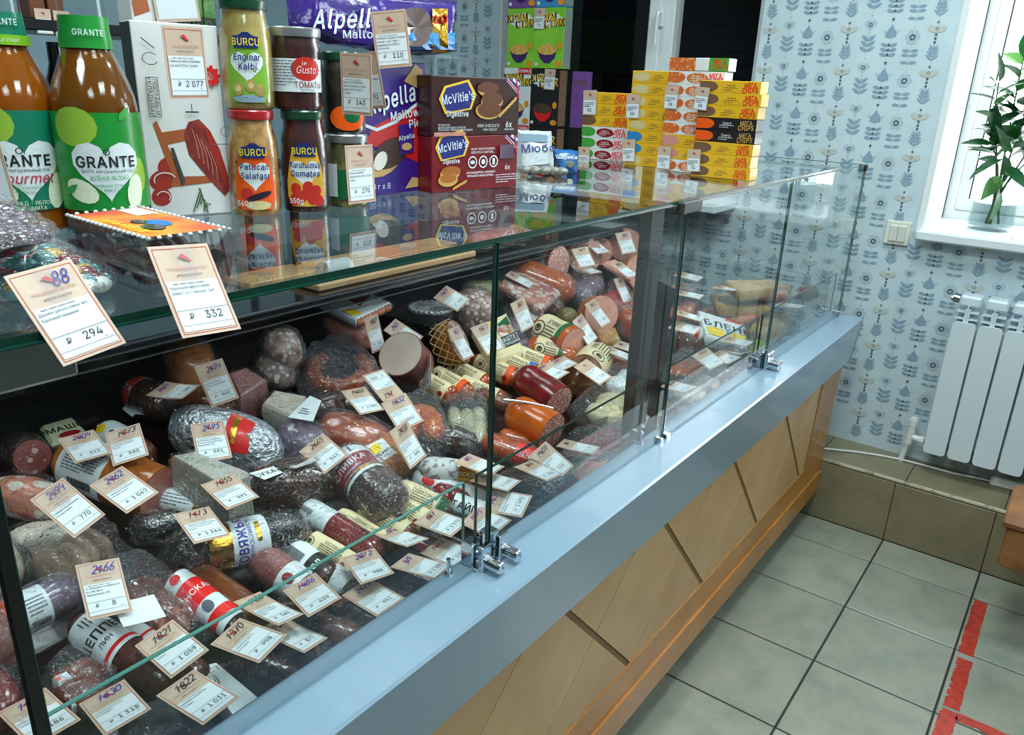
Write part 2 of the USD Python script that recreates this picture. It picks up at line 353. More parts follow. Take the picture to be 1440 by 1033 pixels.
# printed wallpaper: four kinds of flower columns
PR = {'leaf_blue': [], 'leaf_pale': [], 'dot_dark': [], 'flower_beige': []}
def leaf2(x, y, l, w, rot):
    t = np.linspace(0, 1, 6); u = np.r_[t*l, t[::-1][1:-1]*l]; ww = np.sin(PI*t**.8)*w/2; q = np.r_[ww, -ww[::-1][1:-1]]
    c, s = math.cos(rot), math.sin(rot); p = np.c_[u*c-q*s+x, u*s+q*c+y]; return fan(p)
def motif(kind, y, z):
    A = PR
    if kind == 0:
        for i in range(3):
            for s in (-1, 1): A['leaf_blue'].append(leaf2(y, z+.012+.017*i, .031, .0125, PI/2-s*(1.02-.08*i)))
        A['leaf_blue'].append(stroke([(y, z+.005), (y, z+.062)], .0022)); A['leaf_pale'].append(heart(y, z+.098, .0225)); A['dot_dark'].append(ring(y, z+.099, .0068, .0042)); A['leaf_pale'] += [ell(y, z+.072, .0035), ell(y, z+.128, .003)]
    elif kind == 1:
        for i in range(4):
            for s in (-1, 1): A['leaf_blue'].append(leaf2(y, z+.004+.0105*i, .030-.002*i, .0075, PI/2-s*(.85-.08*i)))
        A['leaf_blue'].append(stroke([(y, z), (y, z+.055)], .002))
        for q in (.061, .073, .085): A['dot_dark'].append(ell(y, z+q, .0042, n=9))
        for s in (-1, 1): A['flower_beige'].append(ell(y+s*.015, z+.103, .0155, .0100, s*.5))
        A['flower_beige'].append(ell(y, z+.097, .010, .008)); A['dot_dark'].append(ring(y, z+.104, .0052, .0036)); A['dot_dark'].append(ell(y, z+.124, .0035, n=9))
    elif kind == 2:
        for q in (.012, .036, .05):
            for s in (-1, 1): A['leaf_blue'].append(ell(y+s*.0135, z+q+.002, .0125, .0052, s*.12, n=10))
        A['leaf_pale'].append(stroke([(y, z), (y, z+.075)], .002))
        for i in range(6): A['leaf_pale'].append(ell(y+.0145*math.cos(i*PI/3), z+.095+.0145*math.sin(i*PI/3), .0105, n=9))
        A['dot_dark'].append(ring(y, z+.095, .0098, .0048)); A['leaf_pale'] += [ell(y, z+.125, .003)]
    else:
        for q in (.01, .026, .042):
            for s in (-1, 1): A['leaf_blue'].append(ell(y+s*.015, z+q, .0125, .0058, s*.28, n=10))
            A['dot_dark'].append(ell(y, z+q, .0046, n=9))
        t = np.array([(-.019, .068), (-.010, .066), (0, .062), (.010, .066), (.019, .068), (.016, .084), (.006, .098), (0, .108), (-.006, .098), (-.016, .084)]); A['leaf_blue'].append(fan(t+[y, z]))
        A['leaf_pale'] += [leaf2(y+s*.014, z+.078, .02, .008, PI/2-s*.9) for s in (-1, 1)]; A['dot_dark'].append(ell(y, z+.124, .0045, n=9))
    A['leaf_pale'].append(stroke([(y, z+.0), (y, z+.1405)], .0012))
for c in range(-14, 36):
    y = .801+.0718*c; kind = c % 4; off = (.034, .130-.0975, .0795-.034, .112-.083)[kind]
    for r in range(-1, 13):
        z = .25+.1405*r+(.037, .018, .0, .0285)[kind]
        inside = lambda op: op[0]-.012 < y < op[1]+.012 and op[2]-.10 < z < op[3]
        if z < .252 or inside(DW) or inside(BW): continue
        motif(kind, y, z)
wmap = lambda u, v, n: np.c_[np.full(len(u), WX-n), u, v]
for i, (mk, nm) in enumerate((('leaf_pale', 'stem_print'), ('leaf_blue', 'leaf_print'), ('flower_beige', 'petal_print'), ('dot_dark', 'dot_print'))):
    obj(wall_back, nm, cat([(wmap(v[:, 0], v[:, 1], .0006+.0004*i+(j % 13)*2.5e-5), f) for j, (v, f) in enumerate(PR[mk])]), mk, smooth=False, kind='stuff')
wall_left = struct('wall_left', bx(-2.1, 3.15, 3.3, 3.4, -.06, 2.8), 'plaster_teal')
mat('shop_wall', (112, 116, 114), .8)
struct('wall_right', bx(-2.1, 3.65, -2.2, -2.1, -.06, 2.8), 'shop_wall')
struct('wall_front', bx(-2.2, -2.1, -2.2, 3.4, -.06, 2.8), 'shop_wall')
struct('ceiling', bx(-2.2, 3.65, -2.2, 3.4, 2.76, 2.86), 'ceiling_white')
# tiled plinth along the wall
trim = struct('trim_1', bx(2.906, 3.15, -2.1, 3.3, 0, .238), 'grout')
ye = [.69, .372, .05, -.272, -.594, -.916]
for a, b in zip(ye[:-1], ye[1:]):
    obj(trim, 'face_tile', obox((2.903, (a+b)/2, .117), (.005, 0, 0), (0, (a-b)/2-.0012, 0), (0, 0, .117), .001), 'tile_plinth', smooth=False)
ye = [.98, .66, .345, .03, -.285, -.6]
for a, b in zip(ye[:-1], ye[1:]):
    obj(trim, 'top_tile', obox((3.03, (a+b)/2, .242), (.12, 0, 0), (0, (a-b)/2-.0012, 0), (0, 0, .004), .001), 'tile_plinth', smooth=False)
obj(trim, 'corner_strip', tube([(2.905, y, .243) for y in np.linspace(1.0, .02, 14)], .0075, 8), 'plinth_trim')
# the bright window on the right
w1 = struct('window_1', bunion([bx(3.53, 3.60, BW[0], BW[0]+.07, BW[2], BW[3]), bx(3.53, 3.60, BW[1]-.035, BW[1], BW[2], BW[3]), bx(3.53, 3.60, BW[0], BW[1], BW[2], BW[2]+.05), bx(3.53, 3.60, BW[0], BW[1], BW[3]-.06, BW[3])]), 'plastic_white')
obj(w1, 'sash', bunion([bx(3.545, 3.59, BW[1]-.085, BW[1]-.04, BW[2]+.05, BW[3]-.06, .006), bx(3.545, 3.59, BW[0]+.07, BW[1]-.04, BW[2]+.05, BW[2]+.10, .006)]), 'plastic_white')
obj(w1, 'gasket', cat([bx(3.542, 3.546, BW[1]-.09, BW[1]-.085, BW[2]+.1, BW[3]-.06), bx(3.52, 3.531, BW[1]-.012, BW[1]-.008, BW[2], BW[3])]), 'shadow_grey', smooth=False)
obj(w1, 'pane', bx(3.563, 3.569, BW[0]+.07, BW[1]-.085, BW[2]+.1, BW[3]-.06), 'window_glass', smooth=False)
obj(w1, 'window_sill', obox((3.31, (BW[0]+BW[1])/2, 1.0985), (.225, 0, 0), (0, (BW[1]-BW[0])/2+.0, 0), (0, 0, .0175), .006), 'sill_white', smooth=False)
obj(w1, 'reveal', bunion([bx(3.149, 3.53, BW[1]-.010, BW[1]-.0005, BW[2], BW[3]), bx(3.143, 3.152, BW[1]-.012, BW[1]+.010, BW[2]-.01, BW[3])]), 'plaster_white', smooth=False)
# the dark window on the left
w2 = struct('window_2', bunion([bx(3.30, 3.37, DW[0]+.02, DW[0]+.07, DW[2], DW[3]), bx(3.30, 3.37, DW[1]-.07, DW[1]-.02, DW[2], DW[3]), bx(3.30, 3.37, DW[0]+.02, DW[1]-.02, DW[2], DW[2]+.06), bx(3.30, 3.37, DW[0]+.02, DW[1]-.02, DW[3]-.06, DW[3])]), 'plastic_white')
obj(w2, 'mullion', bunion([bx(3.292, 3.375, 1.630, 1.700, DW[2], DW[3], .006), bx(3.288, 3.37, 1.690, 1.754, DW[2], DW[3], .008)]), 'plastic_white', smooth=False)
obj(w2, 'pane', bx(3.335, 3.341, DW[0]+.07, 1.63, DW[2]+.06, DW[3]-.06), 'window_glass', smooth=False); obj(w2, 'pane', bx(3.335, 3.341, 1.754, DW[1]-.07, DW[2]+.06, DW[3]-.06), 'window_glass', smooth=False)
obj(w2, 'handle', cat([bx(3.272, 3.29, 1.675, 1.703, 1.80, 1.87, .005), tube([(3.272, 1.689, 1.855), (3.255, 1.689, 1.855), (3.25, 1.689, 1.84), (3.25, 1.69, 1.73)], .0085, 10)]), 'plastic_white')
obj(w2, 'reveal', bx(3.15, 3.30, DW[1]-.010, DW[1]-.0005, DW[2], DW[3]), 'plaster_white', smooth=False)
obj(w2, 'window_sill', obox((3.12, (DW[0]+DW[1])/2, 1.118), (.19, 0, 0), (0, .62, 0), (0, 0, .016), .005), 'sill_white', smooth=False)
sh = thing('roller_shutter', 'black slatted roller shutter closed outside the dark left-hand window', 'shutter', (3.5, 1.8, 1.135))
mat('shutter_black', (4, 5, 6), .85, spec=.1)
obj(sh, 'back_sheet', bx(3.512, 3.52, DW[0]+.004, DW[1]-.004, 1.12, 2.446), 'shutter_black', smooth=False)
for i in range(24): obj(sh, 'slat', obox((3.5, (DW[0]+DW[1])/2, 1.146+.054*i), (.007, 0, 0), (0, .62, 0), (0, 0, .0262), .004), 'shutter_black', smooth=False)

# ---------------------------------------------------------------- the refrigerated counter
CX0, CX1 = -.45, 2.895
counter = thing('display_counter', 'glass-fronted refrigerated deli counter with oak front panel and grey-blue ledge', 'display counter', (1.2, 1.0, 0))
def ex_prof(p, x0, x1):                                     # profile in (y, z) extruded along x
    return ext(Polygon(p), (x0, 0, 0), (0, 1, 0), (0, 0, 1), x1-x0)
obj(counter, 'ledge', ex_prof([(.588, .812), (.592, .816), (.665, .816), (.667, .811), (.673, .811), (.675, .816), (.706, .8135), (.706, .66), (.61, .655), (.606, .655)], CX0, CX1), 'ledge_paint', smooth=False)
obj(counter, 'inner_apron', ex_prof([(.7065, .812), (.709, .812), (.713, .655), (.7065, .655)], CX0, CX1), 'ledge_dark', smooth=False)
obj(counter, 'end_cap', ext(Polygon([(.5865, .8175), (.68, .8175), (.68, .65), (.604, .652)]), (CX1, 0, 0), (0, 1, 0), (0, 0, 1), .006), 'ledge_paint', smooth=False)
obj(counter, 'carcass', cat([bx(CX0, CX1, .665, 1.5, .10, .60), bx(CX0+.05, CX1-.05, .72, 1.45, 0, .10)]), 'black_metal', smooth=False)
# oak front: leaning plane, boards set in a herringbone between dark inlay strips
PA, PB = np.array([0, .625, .655]), np.array([0, .640, .112]); PU = unit(PB-PA); PV = -PU; PX = np.array([1.0, 0, 0])
zof = lambda z: (.655-z)/abs(PU[2])
panel = obj(counter, 'front_panel', obox(PA+PU*.272+[(CX0+CX1)/2, .022, 0], ((CX1-CX0)/2, 0, 0), PU*.27, np.cross(PU, PX)*.010), 'wood_gap', smooth=False)
O = PA+np.array([0, .012, 0])                               # board plane origin, coordinates (x, -distance down)
region = sbox(CX0, -zof(.286), 2.662, 0)
cuts, strips = [], []
for k in range(-3, 5):
    x = 1.034+.4105*k
    st = LineString([(x-.02, .021), (x+.342, -zof(.288)), (x+.36, -zof(.27))]).buffer(.0058, cap_style=2); strips.append(st); cuts.append(LineString([(x-.02, .021), (x+.36, -zof(.27))]).buffer(.0066, cap_style=2))
    cuts.append(LineString([(x+.36, .022), (x-.075, -zof(.27))]).buffer(.0011, cap_style=2))
from shapely.ops import unary_union
N_OUT = np.cross(PX, PV)                                    # towards the customer
rest = region.difference(unary_union(cuts))
for i, g in enumerate(sorted(rest.geoms, key=lambda q: q.centroid.x)):
    if g.area > 2e-4: obj(panel, 'board', ext(g.buffer(-.0002), O, PX, PV, .0078), 'wood_oak' if i % 3 else 'wood_oak_b', smooth=False)
for st in strips:
    g = st.intersection(region)
    if g.area > 1e-4: obj(panel, 'inlay_strip', ext(g, O, PX, PV, .0060), 'wood_inlay', smooth=False)
obj(panel, 'bottom_rail', cat([ext(sbox(CX0, -zof(.112), CX1, -zof(.20)), O, PX, PV, .018), ext(sbox(CX0, -zof(.20), CX1, -zof(.287)), O, PX, PV, .011)]), 'wood_frame', smooth=False)
obj(panel, 'stile', ext(sbox(2.664, -zof(.287), CX1, 0), O, PX, PV, .011), 'wood_frame', smooth=False)
# inside: sloping bed, dark back, rear worktop
obj(counter, 'bed_tray', ex_prof([(.714, .646), (1.60, bed(1.60)-.012), (1.60, bed(1.60)-.03), (.714, .61)], CX0, CX1-.01), 'bed_tray', smooth=False)
obj(counter, 'back_panel', bx(CX0, CX1-.01, 1.60, 1.615, .6, 1.02), 'black_gloss', smooth=False)
obj(counter, 'rear_worktop', cat([bx(CX0, CX1-.01, 1.435, 2.0, 1.035, 1.06, .002)]), 'black_gloss', smooth=False)
obj(counter, 'edge_profile', cat([bx(CX0, CX1-.01, 1.430, 1.435, 1.054, 1.058), bx(CX0, CX1-.01, 1.430, 1.435, 1.040, 1.043), bx(CX0, CX1-.01, 1.431, 1.435, 1.020, 1.023)]), 'alu_line', smooth=False)
obj(counter, 'rear_body', bx(CX0, CX1-.01, 1.615, 1.98, .1, 1.035), 'black_metal', smooth=False)
# panes
def pane(name, x0, x1, y, z0, z1, th=.006, edge=('glass_edge', 'glass_edge'), m='pane_glass'):
    p = obj(counter, name, bx(x0+.0015, x1-.0015, y, y+th, z0, z1-.0015), m, smooth=False)
    obj(p, 'polished_edge', cat([bx(x0, x1, y, y+th, z1-.0014, z1), bx(x0, x0+.0013, y, y+th, z0, z1), bx(x1-.0013, x1, y, y+th, z0, z1)]), edge[0], smooth=False)
    return p
JX = [.207, .868, 1.490, 2.135, 2.893]
for a, b in zip([CX0]+JX[:-1], JX): pane('front_pane', a+.0025, b-.0025, .668, .812, 1.338)
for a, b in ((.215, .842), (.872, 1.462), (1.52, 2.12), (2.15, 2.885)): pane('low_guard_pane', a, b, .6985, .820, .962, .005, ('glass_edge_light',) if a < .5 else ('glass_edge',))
pe = obj(counter, 'end_pane', bx(2.887, 2.893, .676, 1.30, .818, 1.336), 'pane_glass', smooth=False)
obj(pe, 'polished_edge', cat([bx(2.887, 2.893, .676, 1.30, 1.3365, 1.338), bx(2.887, 2.893, .674, .6755, .818, 1.338)]), 'glass_edge', smooth=False)
SZ = 1.345
sg = obj(counter, 'top_shelf_glass', bx(CX0, 2.60, .676, 1.36, SZ-.009, SZ), 'shelf_glass', smooth=False)
obj(sg, 'polished_edge', cat([bx(CX0, 2.60, .674, .6758, SZ-.009, SZ), bx(CX0, 2.60, 1.3602, 1.362, SZ-.009, SZ), bx(2.6002, 2.602, .676, 1.36, SZ-.009, SZ)]), 'glass_edge', smooth=False)
obj(counter, 'post', bx(1.432, 1.490, .716, .742, .655, SZ-.009, .002), 'post_metal', smooth=False)
obj(counter, 'joint_gasket', bx(.198, .2075, .664, .676, .816, 1.33), 'black_metal', smooth=False)
for x in (.22, 2.58): obj(counter, 'shelf_support', bx(x-.01, x+.01, 1.30, 1.34, 1.06, SZ-.009), 'post_metal', smooth=False)
obj(counter, 'shelf_bracket', bx(.205, .30, .70, .725, 1.29, SZ-.010, .003), 'steel', smooth=False)
obj(counter, 'top_bracket', cat([bx(1.455, 1.545, .660, .690, 1.318, 1.343, .003)]), 'post_metal', smooth=False)
def clamp(x):
    b = obj(counter, 'clamp', cat([bx(x-.012, x+.012, .655, .666, .814, .862, .002), bx(x-.012, x+.012, .676, .700, .814, .858, .002), bx(x-.012, x+.012, .655, .70, .812, .818, .001)]), 'chrome', smooth=False)
    obj(b, 'lock_barrel', cat([lathe([(0, 0), (.0098, 0), (.0105, .0015), (.0105, .028), (.009, .030), (.0045, .0302), (.0045, .0285), (0, .0285)], (0, 0, 0), 18)]) and (lambda vf: (np.c_[vf[0][:, 0]+x, .655-vf[0][:, 2], vf[0][:, 1]+.832], vf[1]))(lathe([(0, 0), (.0098, 0), (.0105, .0015), (.0105, .028), (.009, .030), (.0045, .0302), (.0045, .0285), (0, .0285)], (0, 0, 0), 18)), 'chrome')
    obj(b, 'screw', tube([(x+.014, .66, .824), (x+.020, .66, .824)], .004, 8), 'chrome')
for x in (.848, .893, 2.123, 2.148): clamp(x)
for x in (.80, 1.44, 1.55, 2.09): obj(counter, 'pane_pin', cat([tube([(x, .695, .815), (x, .695, .845)], .004, 8), tube([(x, .695, .815), (x, .695, .819)], .007, 8)]), 'chrome')
obj(counter, 'hinge_clip', bx(1.468, 1.482, .66, .68, .812, .826, .002), 'chrome', smooth=False); obj(counter, 'hinge_clip', bx(1.497, 1.517, .66, .68, .812, .826, .002), 'chrome', smooth=False)
obj(counter, 'corner_clip', bx(2.868, 2.894, .664, .690, .815, .832, .002), 'chrome', smooth=False); obj(counter, 'corner_clip', bx(2.868, 2.896, .664, .69, 1.315, 1.338, .003), 'black_metal', smooth=False)

# ---------------------------------------------------------------- along the wall: radiator, valve, cable, switch, vase
rad = thing('radiator', 'white aluminium panel radiator under the bright window', 'radiator', (3.08, .1, .32))
for i in range(7):
    y = .325-.0802*i-.036
    def rr(hw, z0, z1, r, x, th):
        pts = sbox(-hw+r, z0+r, hw-r, z1-r).buffer(r, quad_segs=4)
        return ext(pts, (x, y, 0), (0, 1, 0), (0, 0, 1), th)
    s = obj(rad, 'section', cat([rr(.0362, .335, .835, .014, 3.015, .012), bx(3.027, 3.10, y-.008, y+.008, .36, .88), bx(3.04, 3.10, y-.036, y+.036, .33, .372, .006)]), 'radiator_white', smooth=40)
    obj(s, 'top_collector', cat([obox((3.068, y, .905), (.034, 0, 0), (0, .0335, 0), (0, 0, .019), .007), bx(3.022, 3.026, y-.002, y+.002, .835, .90), bx(3.03, 3.10, y-.034, y+.034, .842, .848), bx(3.03, 3.10, y-.034, y+.034, .866, .871)]), 'radiator_white', smooth=False)
obj(rad, 'plug', cat([tube([(3.068, .325, .905), (3.068, .345, .905)], .016, 12), tube([(3.068, .345, .905), (3.068, .352, .905)], .011, 8)]), 'steel')
obj(rad, 'back_fins', bx(3.06, 3.09, -.235, .32, .37, .86), 'radiator_white', smooth=False)
vl = thing('radiator_valve', 'white plastic radiator valve with its pipe rising from the plinth', 'valve', (3.08, .39, .25))
obj(vl, 'pipe', tube([(3.09, .398, .246), (3.09, .392, .30), (3.085, .385, .345)], .0105, 12), 'plastic_white')
obj(vl, 'body', cat([tube([(3.085, .386, .325), (3.082, .382, .40)], .0145, 12), tube([(3.083, .383, .355), (3.08, .338, .352)], .0125, 12), tube([(3.08, .35, .352), (3.08, .334, .352)], .016, 8)]), 'plastic_white')
obj(vl, 'knob', cat([tube([(3.082, .382, .40), (3.082, .381, .425)], .0165, 9), tube([(3.082, .381, .425), (3.082, .381, .432)], .013, 9)]), 'plastic_white')
obj(vl, 'union_nut', tube([(3.08, .334, .352), (3.08, .320, .352)], .013, 6), 'steel', smooth=False)
cb = thing('power_cable', 'thin white power cable lying along the top of the tiled plinth', 'cable', (3.05, .4, .246))
cp = [(2.96, .70), (2.988, .645), (3.033, .558), (3.070, .481), (3.083, .398), (3.088, .325), (3.096, .219), (3.108, .128), (3.112, .09)]
obj(cb, 'wire', tube([(x, y, .2505+.004*math.sin(i*2.1)**2) for i, (x, y) in enumerate(cp)], .0042, 8), 'cable_white')
obj(cb, 'connector', obox((3.105, .045, .262), (.014, 0, 0), (.004, -.055, 0), (0, 0, .016), .006), 'plastic_white', smooth=False)
bn = thing('wooden_bench', 'brown wooden bench end showing at the right edge beside the plinth', 'bench', (2.6, -.3, 0))
mat('bench_wood', (150, 98, 52), .5, n=(9, (120, 74, 36), .4, .6))
obj(bn, 'seat', bx(2.45, 2.72, -.75, .010, .275, .405, .006), 'bench_wood', smooth=False); obj(bn, 'top_board', bx(2.44, 2.73, -.75, .022, .4055, .425, .004), 'bench_wood', smooth=False)
for x in (2.48, 2.69): obj(bn, 'leg', bx(x-.018, x+.018, -.62, -.58, 0, .275), 'bench_wood', smooth=False)
sw = thing('light_switch', 'white double-rocker light switch on the wallpapered wall', 'switch', (3.15, .578, 1.09))
mat('switch_cream', (226, 226, 214), .35, coat=.3); mat('switch_cream_b', (214, 214, 204), .35, coat=.3)
obj(sw, 'frame_plate', obox((3.142, .579, 1.090), (.0075, 0, 0), (0, .042, 0), (0, 0, .043), .008), 'switch_cream', smooth=False)
for s in (-1, 1): obj(sw, 'rocker', obox((3.1325, .577-s*.0145, 1.0895), (.005, 0, .0012), (0, .0137, 0), (0, 0, .0285), .003), 'switch_cream_b', smooth=False)
# vase with leafy branches
VX, VY, VZ = 3.33, .315, 1.116
vs = thing('glass_vase', 'clear flared glass vase with water on the window sill', 'vase', (VX, VY, VZ))
clear_mat('vase_glass', (.84, .88, .88), 1.55, 0.02)
obj(vs, 'glass_wall', lathe([(.0, .003), (.070, 0), (.076, .012), (.073, .06), (.067, .12), (.069, .17), (.077, .22), (.086, .250), (.083, .251), (.074, .22), (.066, .17), (.064, .12), (.070, .06), (.072, .016), (0, .014)], (VX, VY, VZ), 32), 'vase_glass')
clear_mat('water', (.90, .95, .96), 1.33, 0.0, .05)
obj(vs, 'water', lathe([(0, .015), (.069, .017), (.068, .06), (.065, .095), (0, .095)], (VX, VY, VZ), 28), 'water')
mat('leaf_a', (24, 78, 36), .3, trl=.12); mat('leaf_b', (36, 98, 42), .3, trl=.15); mat('leaf_c', (84, 142, 56), .35, trl=.25); mat('stem', (74, 92, 60), .6)
def leaf3(p, d, l, w, roll, m, par):
    d = unit(d); s = unit(np.cross(d, [0, 0, 1])+np.array([.001, 0, 0])); nn = np.cross(s, d); s, nn = s*math.cos(roll)+nn*math.sin(roll), nn*math.cos(roll)-s*math.sin(roll)
    V, F, n = [], [], 7
    for i in range(n):
        t = i/(n-1); ww = w/2*math.sin(PI*min(1, t**.75*.98+.01))
        mid = np.asarray(p)+d*l*t-nn*l*.18*t*t
        V += [mid-s*ww+nn*ww*.35, mid, mid+s*ww+nn*ww*.35]
    for i in range(n-1):
        a = 3*i; F += [(a, a+1, a+4), (a, a+4, a+3), (a+1, a+2, a+5), (a+1, a+5, a+4)]
    obj(par, 'leaf', (np.array(V), np.array(F)), m, smooth=True)
BRL = ['leftmost branch, leaning out over the window reveal', 'short branch drooping low to the left of the vase', 'tallest upright branch with pale tip leaves', 'branch bending to the right out of the frame', 'central branch with broad dark leaves', 'branch hanging leaves in front of the vase glass', 'right-hand low branch behind the vase rim']
BR = [((-.05, .070, .50), 12), ((-.03, .055, .33), 9), ((.02, .02, .58), 14), ((-.02, -.13, .52), 14), ((-.03, -.03, .44), 14), ((-.095, -.01, .15), 6), ((.02, -.15, .36), 11)]
for b, ((dx, dy, dz), nl) in enumerate(BR):
    r = random.Random(b+11); o = np.array([VX+r.uniform(-.02, .02), VY+r.uniform(-.025, .025), VZ+.02]); top = np.array([VX+dx, VY+dy, VZ+dz])
    neck = np.array([VX+dx*.25, VY+dy*.25, VZ+.20]);
    if dz < .2: P = [o, neck+[-.03, 0, .03], np.array([VX-.08, VY, VZ+.262]), top]
    else: P = [o, neck, (neck+top)/2+[0, dy*.1, .01], top]
    from scipy.interpolate import CubicSpline
    cs = CubicSpline(np.linspace(0, 1, len(P)), np.array(P)); tt = np.linspace(0, 1, 16); Q = cs(tt)
    br = thing('leafy_branch', 'green '+BRL[b], 'branch', tuple(o))
    obj(br, 'stem', tube(Q, np.linspace(.0042, .002, 16), 6), 'stem')
    for q in range(nl):
        t = .46+.54*q/(nl-1) if dz > .2 else .55+.45*q/(nl-1); p = cs(t); tan = unit(cs(min(t+.03, 1.0))-cs(t-.03)); a = q*2.4+b
        side = unit(np.cross(tan, [math.cos(a), math.sin(a), .2])); d = tan*(.55 if q < nl-1 else 1.2)+side*(.9 if q < nl-1 else .1)
        leaf3(p, d, r.uniform(.095, .130)*(.8 if b < 2 else 1), r.uniform(.044, .058)*(.85 if b < 2 else 1), r.uniform(-.7, .7), r.choice(['leaf_a', 'leaf_a', 'leaf_b', 'leaf_c' if q > nl-4 else 'leaf_b']), br)

# ---------------------------------------------------------------- meats and packs on the bed of the counter
SAT[0] = 1.32
mat('smoked_tan', (168, 112, 62), .32, n=(14, (128, 76, 40), .4, .65), coat=.5, b=(40, .25, .004)); mat('smoked_brown', (112, 68, 40), .3, n=(16, (74, 42, 26), .4, .65), coat=.6, b=(36, .4, .006))
mat('smoked_dark', (62, 36, 28), .22, n=(18, (30, 18, 16), .42, .62), coat=.8, b=(48, .5, .008)); mat('black_sausage', (34, 32, 34), .22, n=(20, (18, 17, 19), .4, .6), coat=.9, b=(60, .7, .009))
mat('salami_red', (110, 26, 30), .25, n=(24, (84, 18, 24), .4, .6), coat=.7, b=(30, .3, .005)); mat('salami_brown', (92, 48, 34), .3, n=(70, (140, 92, 76), .52, .62), coat=.6, b=(80, .35, .004))
mat('salami_dark', (74, 40, 34), .3, n=(60, (48, 26, 24), .45, .6), coat=.6, b=(70, .35, .004)); mat('frankfurter', (194, 132, 104), .3, n=(18, (180, 112, 84), .4, .6), coat=.6)
mat('sausage_orange', (178, 96, 38), .25, n=(10, (150, 76, 28), .4, .65), coat=.7, b=(26, .2, .004)); mat('sausage_rust', (158, 82, 44), .28, n=(12, (126, 60, 32), .4, .65), coat=.6, b=(30, .3, .005))
mat('ring_brown', (142, 82, 50), .3, n=(26, (104, 54, 34), .42, .62), coat=.6, b=(70, .6, .006)); mat('pale_sausage', (178, 178, 152), .3, n=(8, (160, 158, 132), .4, .6), coat=.6)
mat('white_mould', (196, 196, 196), .6, n=(90, (122, 112, 112), .5, .6), b=(90, .4, .003)); mat('lard_white', (214, 206, 194), .4, n=(10, (196, 172, 158), .45, .65), coat=.3)
mat('lard_grey', (176, 172, 164), .4, n=(7, (140, 140, 128), .4, .65), coat=.4, b=(90, .25, .002)); mat('liver_pink', (142, 96, 92), .35, n=(30, (124, 80, 78), .4, .6), coat=.3)
mat('cut_pink', (216, 168, 154), .45, n=(50, (206, 154, 142), .4, .6), coat=.1); mat('cut_mortadella', (206, 158, 148), .45, v=(75, (236, 218, 208), .34), coat=.1); mat('cut_salami', (176, 126, 116), .5, v=(170, (222, 204, 194), .42), n=(90, (148, 96, 90), .45, .6))
mat('cut_beige', (206, 190, 178), .5, n=(16, (196, 178, 166), .4, .6)); mat('cut_marbled', (120, 66, 62), .45, v=(46, (196, 168, 160), .26)); mat('jellied', (164, 142, 132), .35, v=(60, (212, 202, 194), .40), n=(40, (120, 92, 84), .42, .6), coat=.4)
mat('net_ham', (150, 100, 40), .35, n=(12, (108, 66, 26), .4, .65), coat=.4, b=(30, .4, .006)); mat('net_cream', (206, 190, 150), .7); mat('ham_skin', (176, 118, 72), .35, n=(9, (150, 94, 56), .4, .6), coat=.4)
mat('foil', (212, 216, 222), .26, metal=.72, b=(75, 1.0, .012)); mat('foil_smooth', (212, 216, 222), .3, metal=.7, b=(120, .4, .004)); mat('gold_foil', (196, 158, 82), .25, metal=1, b=(90, .4, .004))
mat('label_white', (226, 232, 234), .4, coat=.2); mat('label_cream', (226, 212, 178), .45, coat=.15); mat('label_red', (196, 34, 34), .4, coat=.2); mat('label_maroon', (122, 22, 38), .4, coat=.2); mat('label_green', (28, 92, 58), .4); mat('label_blue', (44, 110, 168), .4); mat('label_yellow', (232, 204, 40), .4); mat('label_black', (34, 32, 32), .4); mat('label_purple', (70, 34, 104), .4)
mat('label_orange', (214, 96, 34), .4); mat('label_sage', (172, 178, 150), .45); mat('kraft', (126, 104, 84), .7, b=(60, .3, .003)); mat('ink_black', (26, 26, 30), .6); mat('ink_grey', (96, 100, 108), .6); mat('ink_blue', (44, 42, 132), .5); mat('ink_red', (188, 40, 36), .6); mat('ink_brown', (112, 80, 52), .6)
mat('bacon', (198, 140, 120), .4, v=(40, (228, 214, 200), .5), n=(18, (160, 84, 74), .45, .6), coat=.4); mat('cheese_pale', (206, 180, 128), .45, n=(14, (176, 138, 84), .4, .65), coat=.3); mat('pastry', (176, 128, 66), .5, n=(22, (206, 180, 130), .45, .6), coat=.2); mat('olive_wrap', (136, 124, 84), .35, n=(9, (112, 98, 62), .4, .6), coat=.4)
mat('apple_green', (168, 184, 60), .3, coat=.5); mat('pork_pink', (196, 146, 134), .38, n=(13, (170, 110, 102), .42, .62), coat=.4); mat('raw_grey', (168, 148, 128), .4, n=(12, (120, 98, 82), .4, .62), coat=.4); mat('pack_violet', (112, 96, 112), .3, n=(9, (86, 70, 84), .4, .6), coat=.5)

SAT[0] = 1.0
SEED = [100]
def nseed(): SEED[0] += 1; return SEED[0]
def wrap(p, P, m='film', off=.003, amp=.005, l=None, name='wrap_film'): obj(p, name, film_mesh(P, off, amp, nseed(), l), m, smooth=True)
def camth(path):
    t, s, u = frames(path); i = len(path)//2; c = unit(CAM-np.asarray(path)[i]); return math.atan2(c@s[i], c@u[i])
def barcode(x, y, w, h, seed=1):
    r = random.Random(seed); out = []; a = x
    while a < x+w: b = r.uniform(.02, .07)*w; out.append(rect(a, y, min(a+b*.6, x+w), y+h)); a += b
    return out
def lines(x0, y0, w, n, lh, seed=0, t=.34):
    """Rows of tiny illegible print."""
    r = random.Random(seed); out = []
    for i in range(n):
        x = x0
        while x < x0+w*(1 if i < n-1 else .6):
            b = min(r.uniform(.06, .2)*w, x0+w-x); out.append(rect(x, y0-i*lh, x+b, y0-i*lh+lh*t)); x += b+.03*w
            if b < .01*w: break
    return out
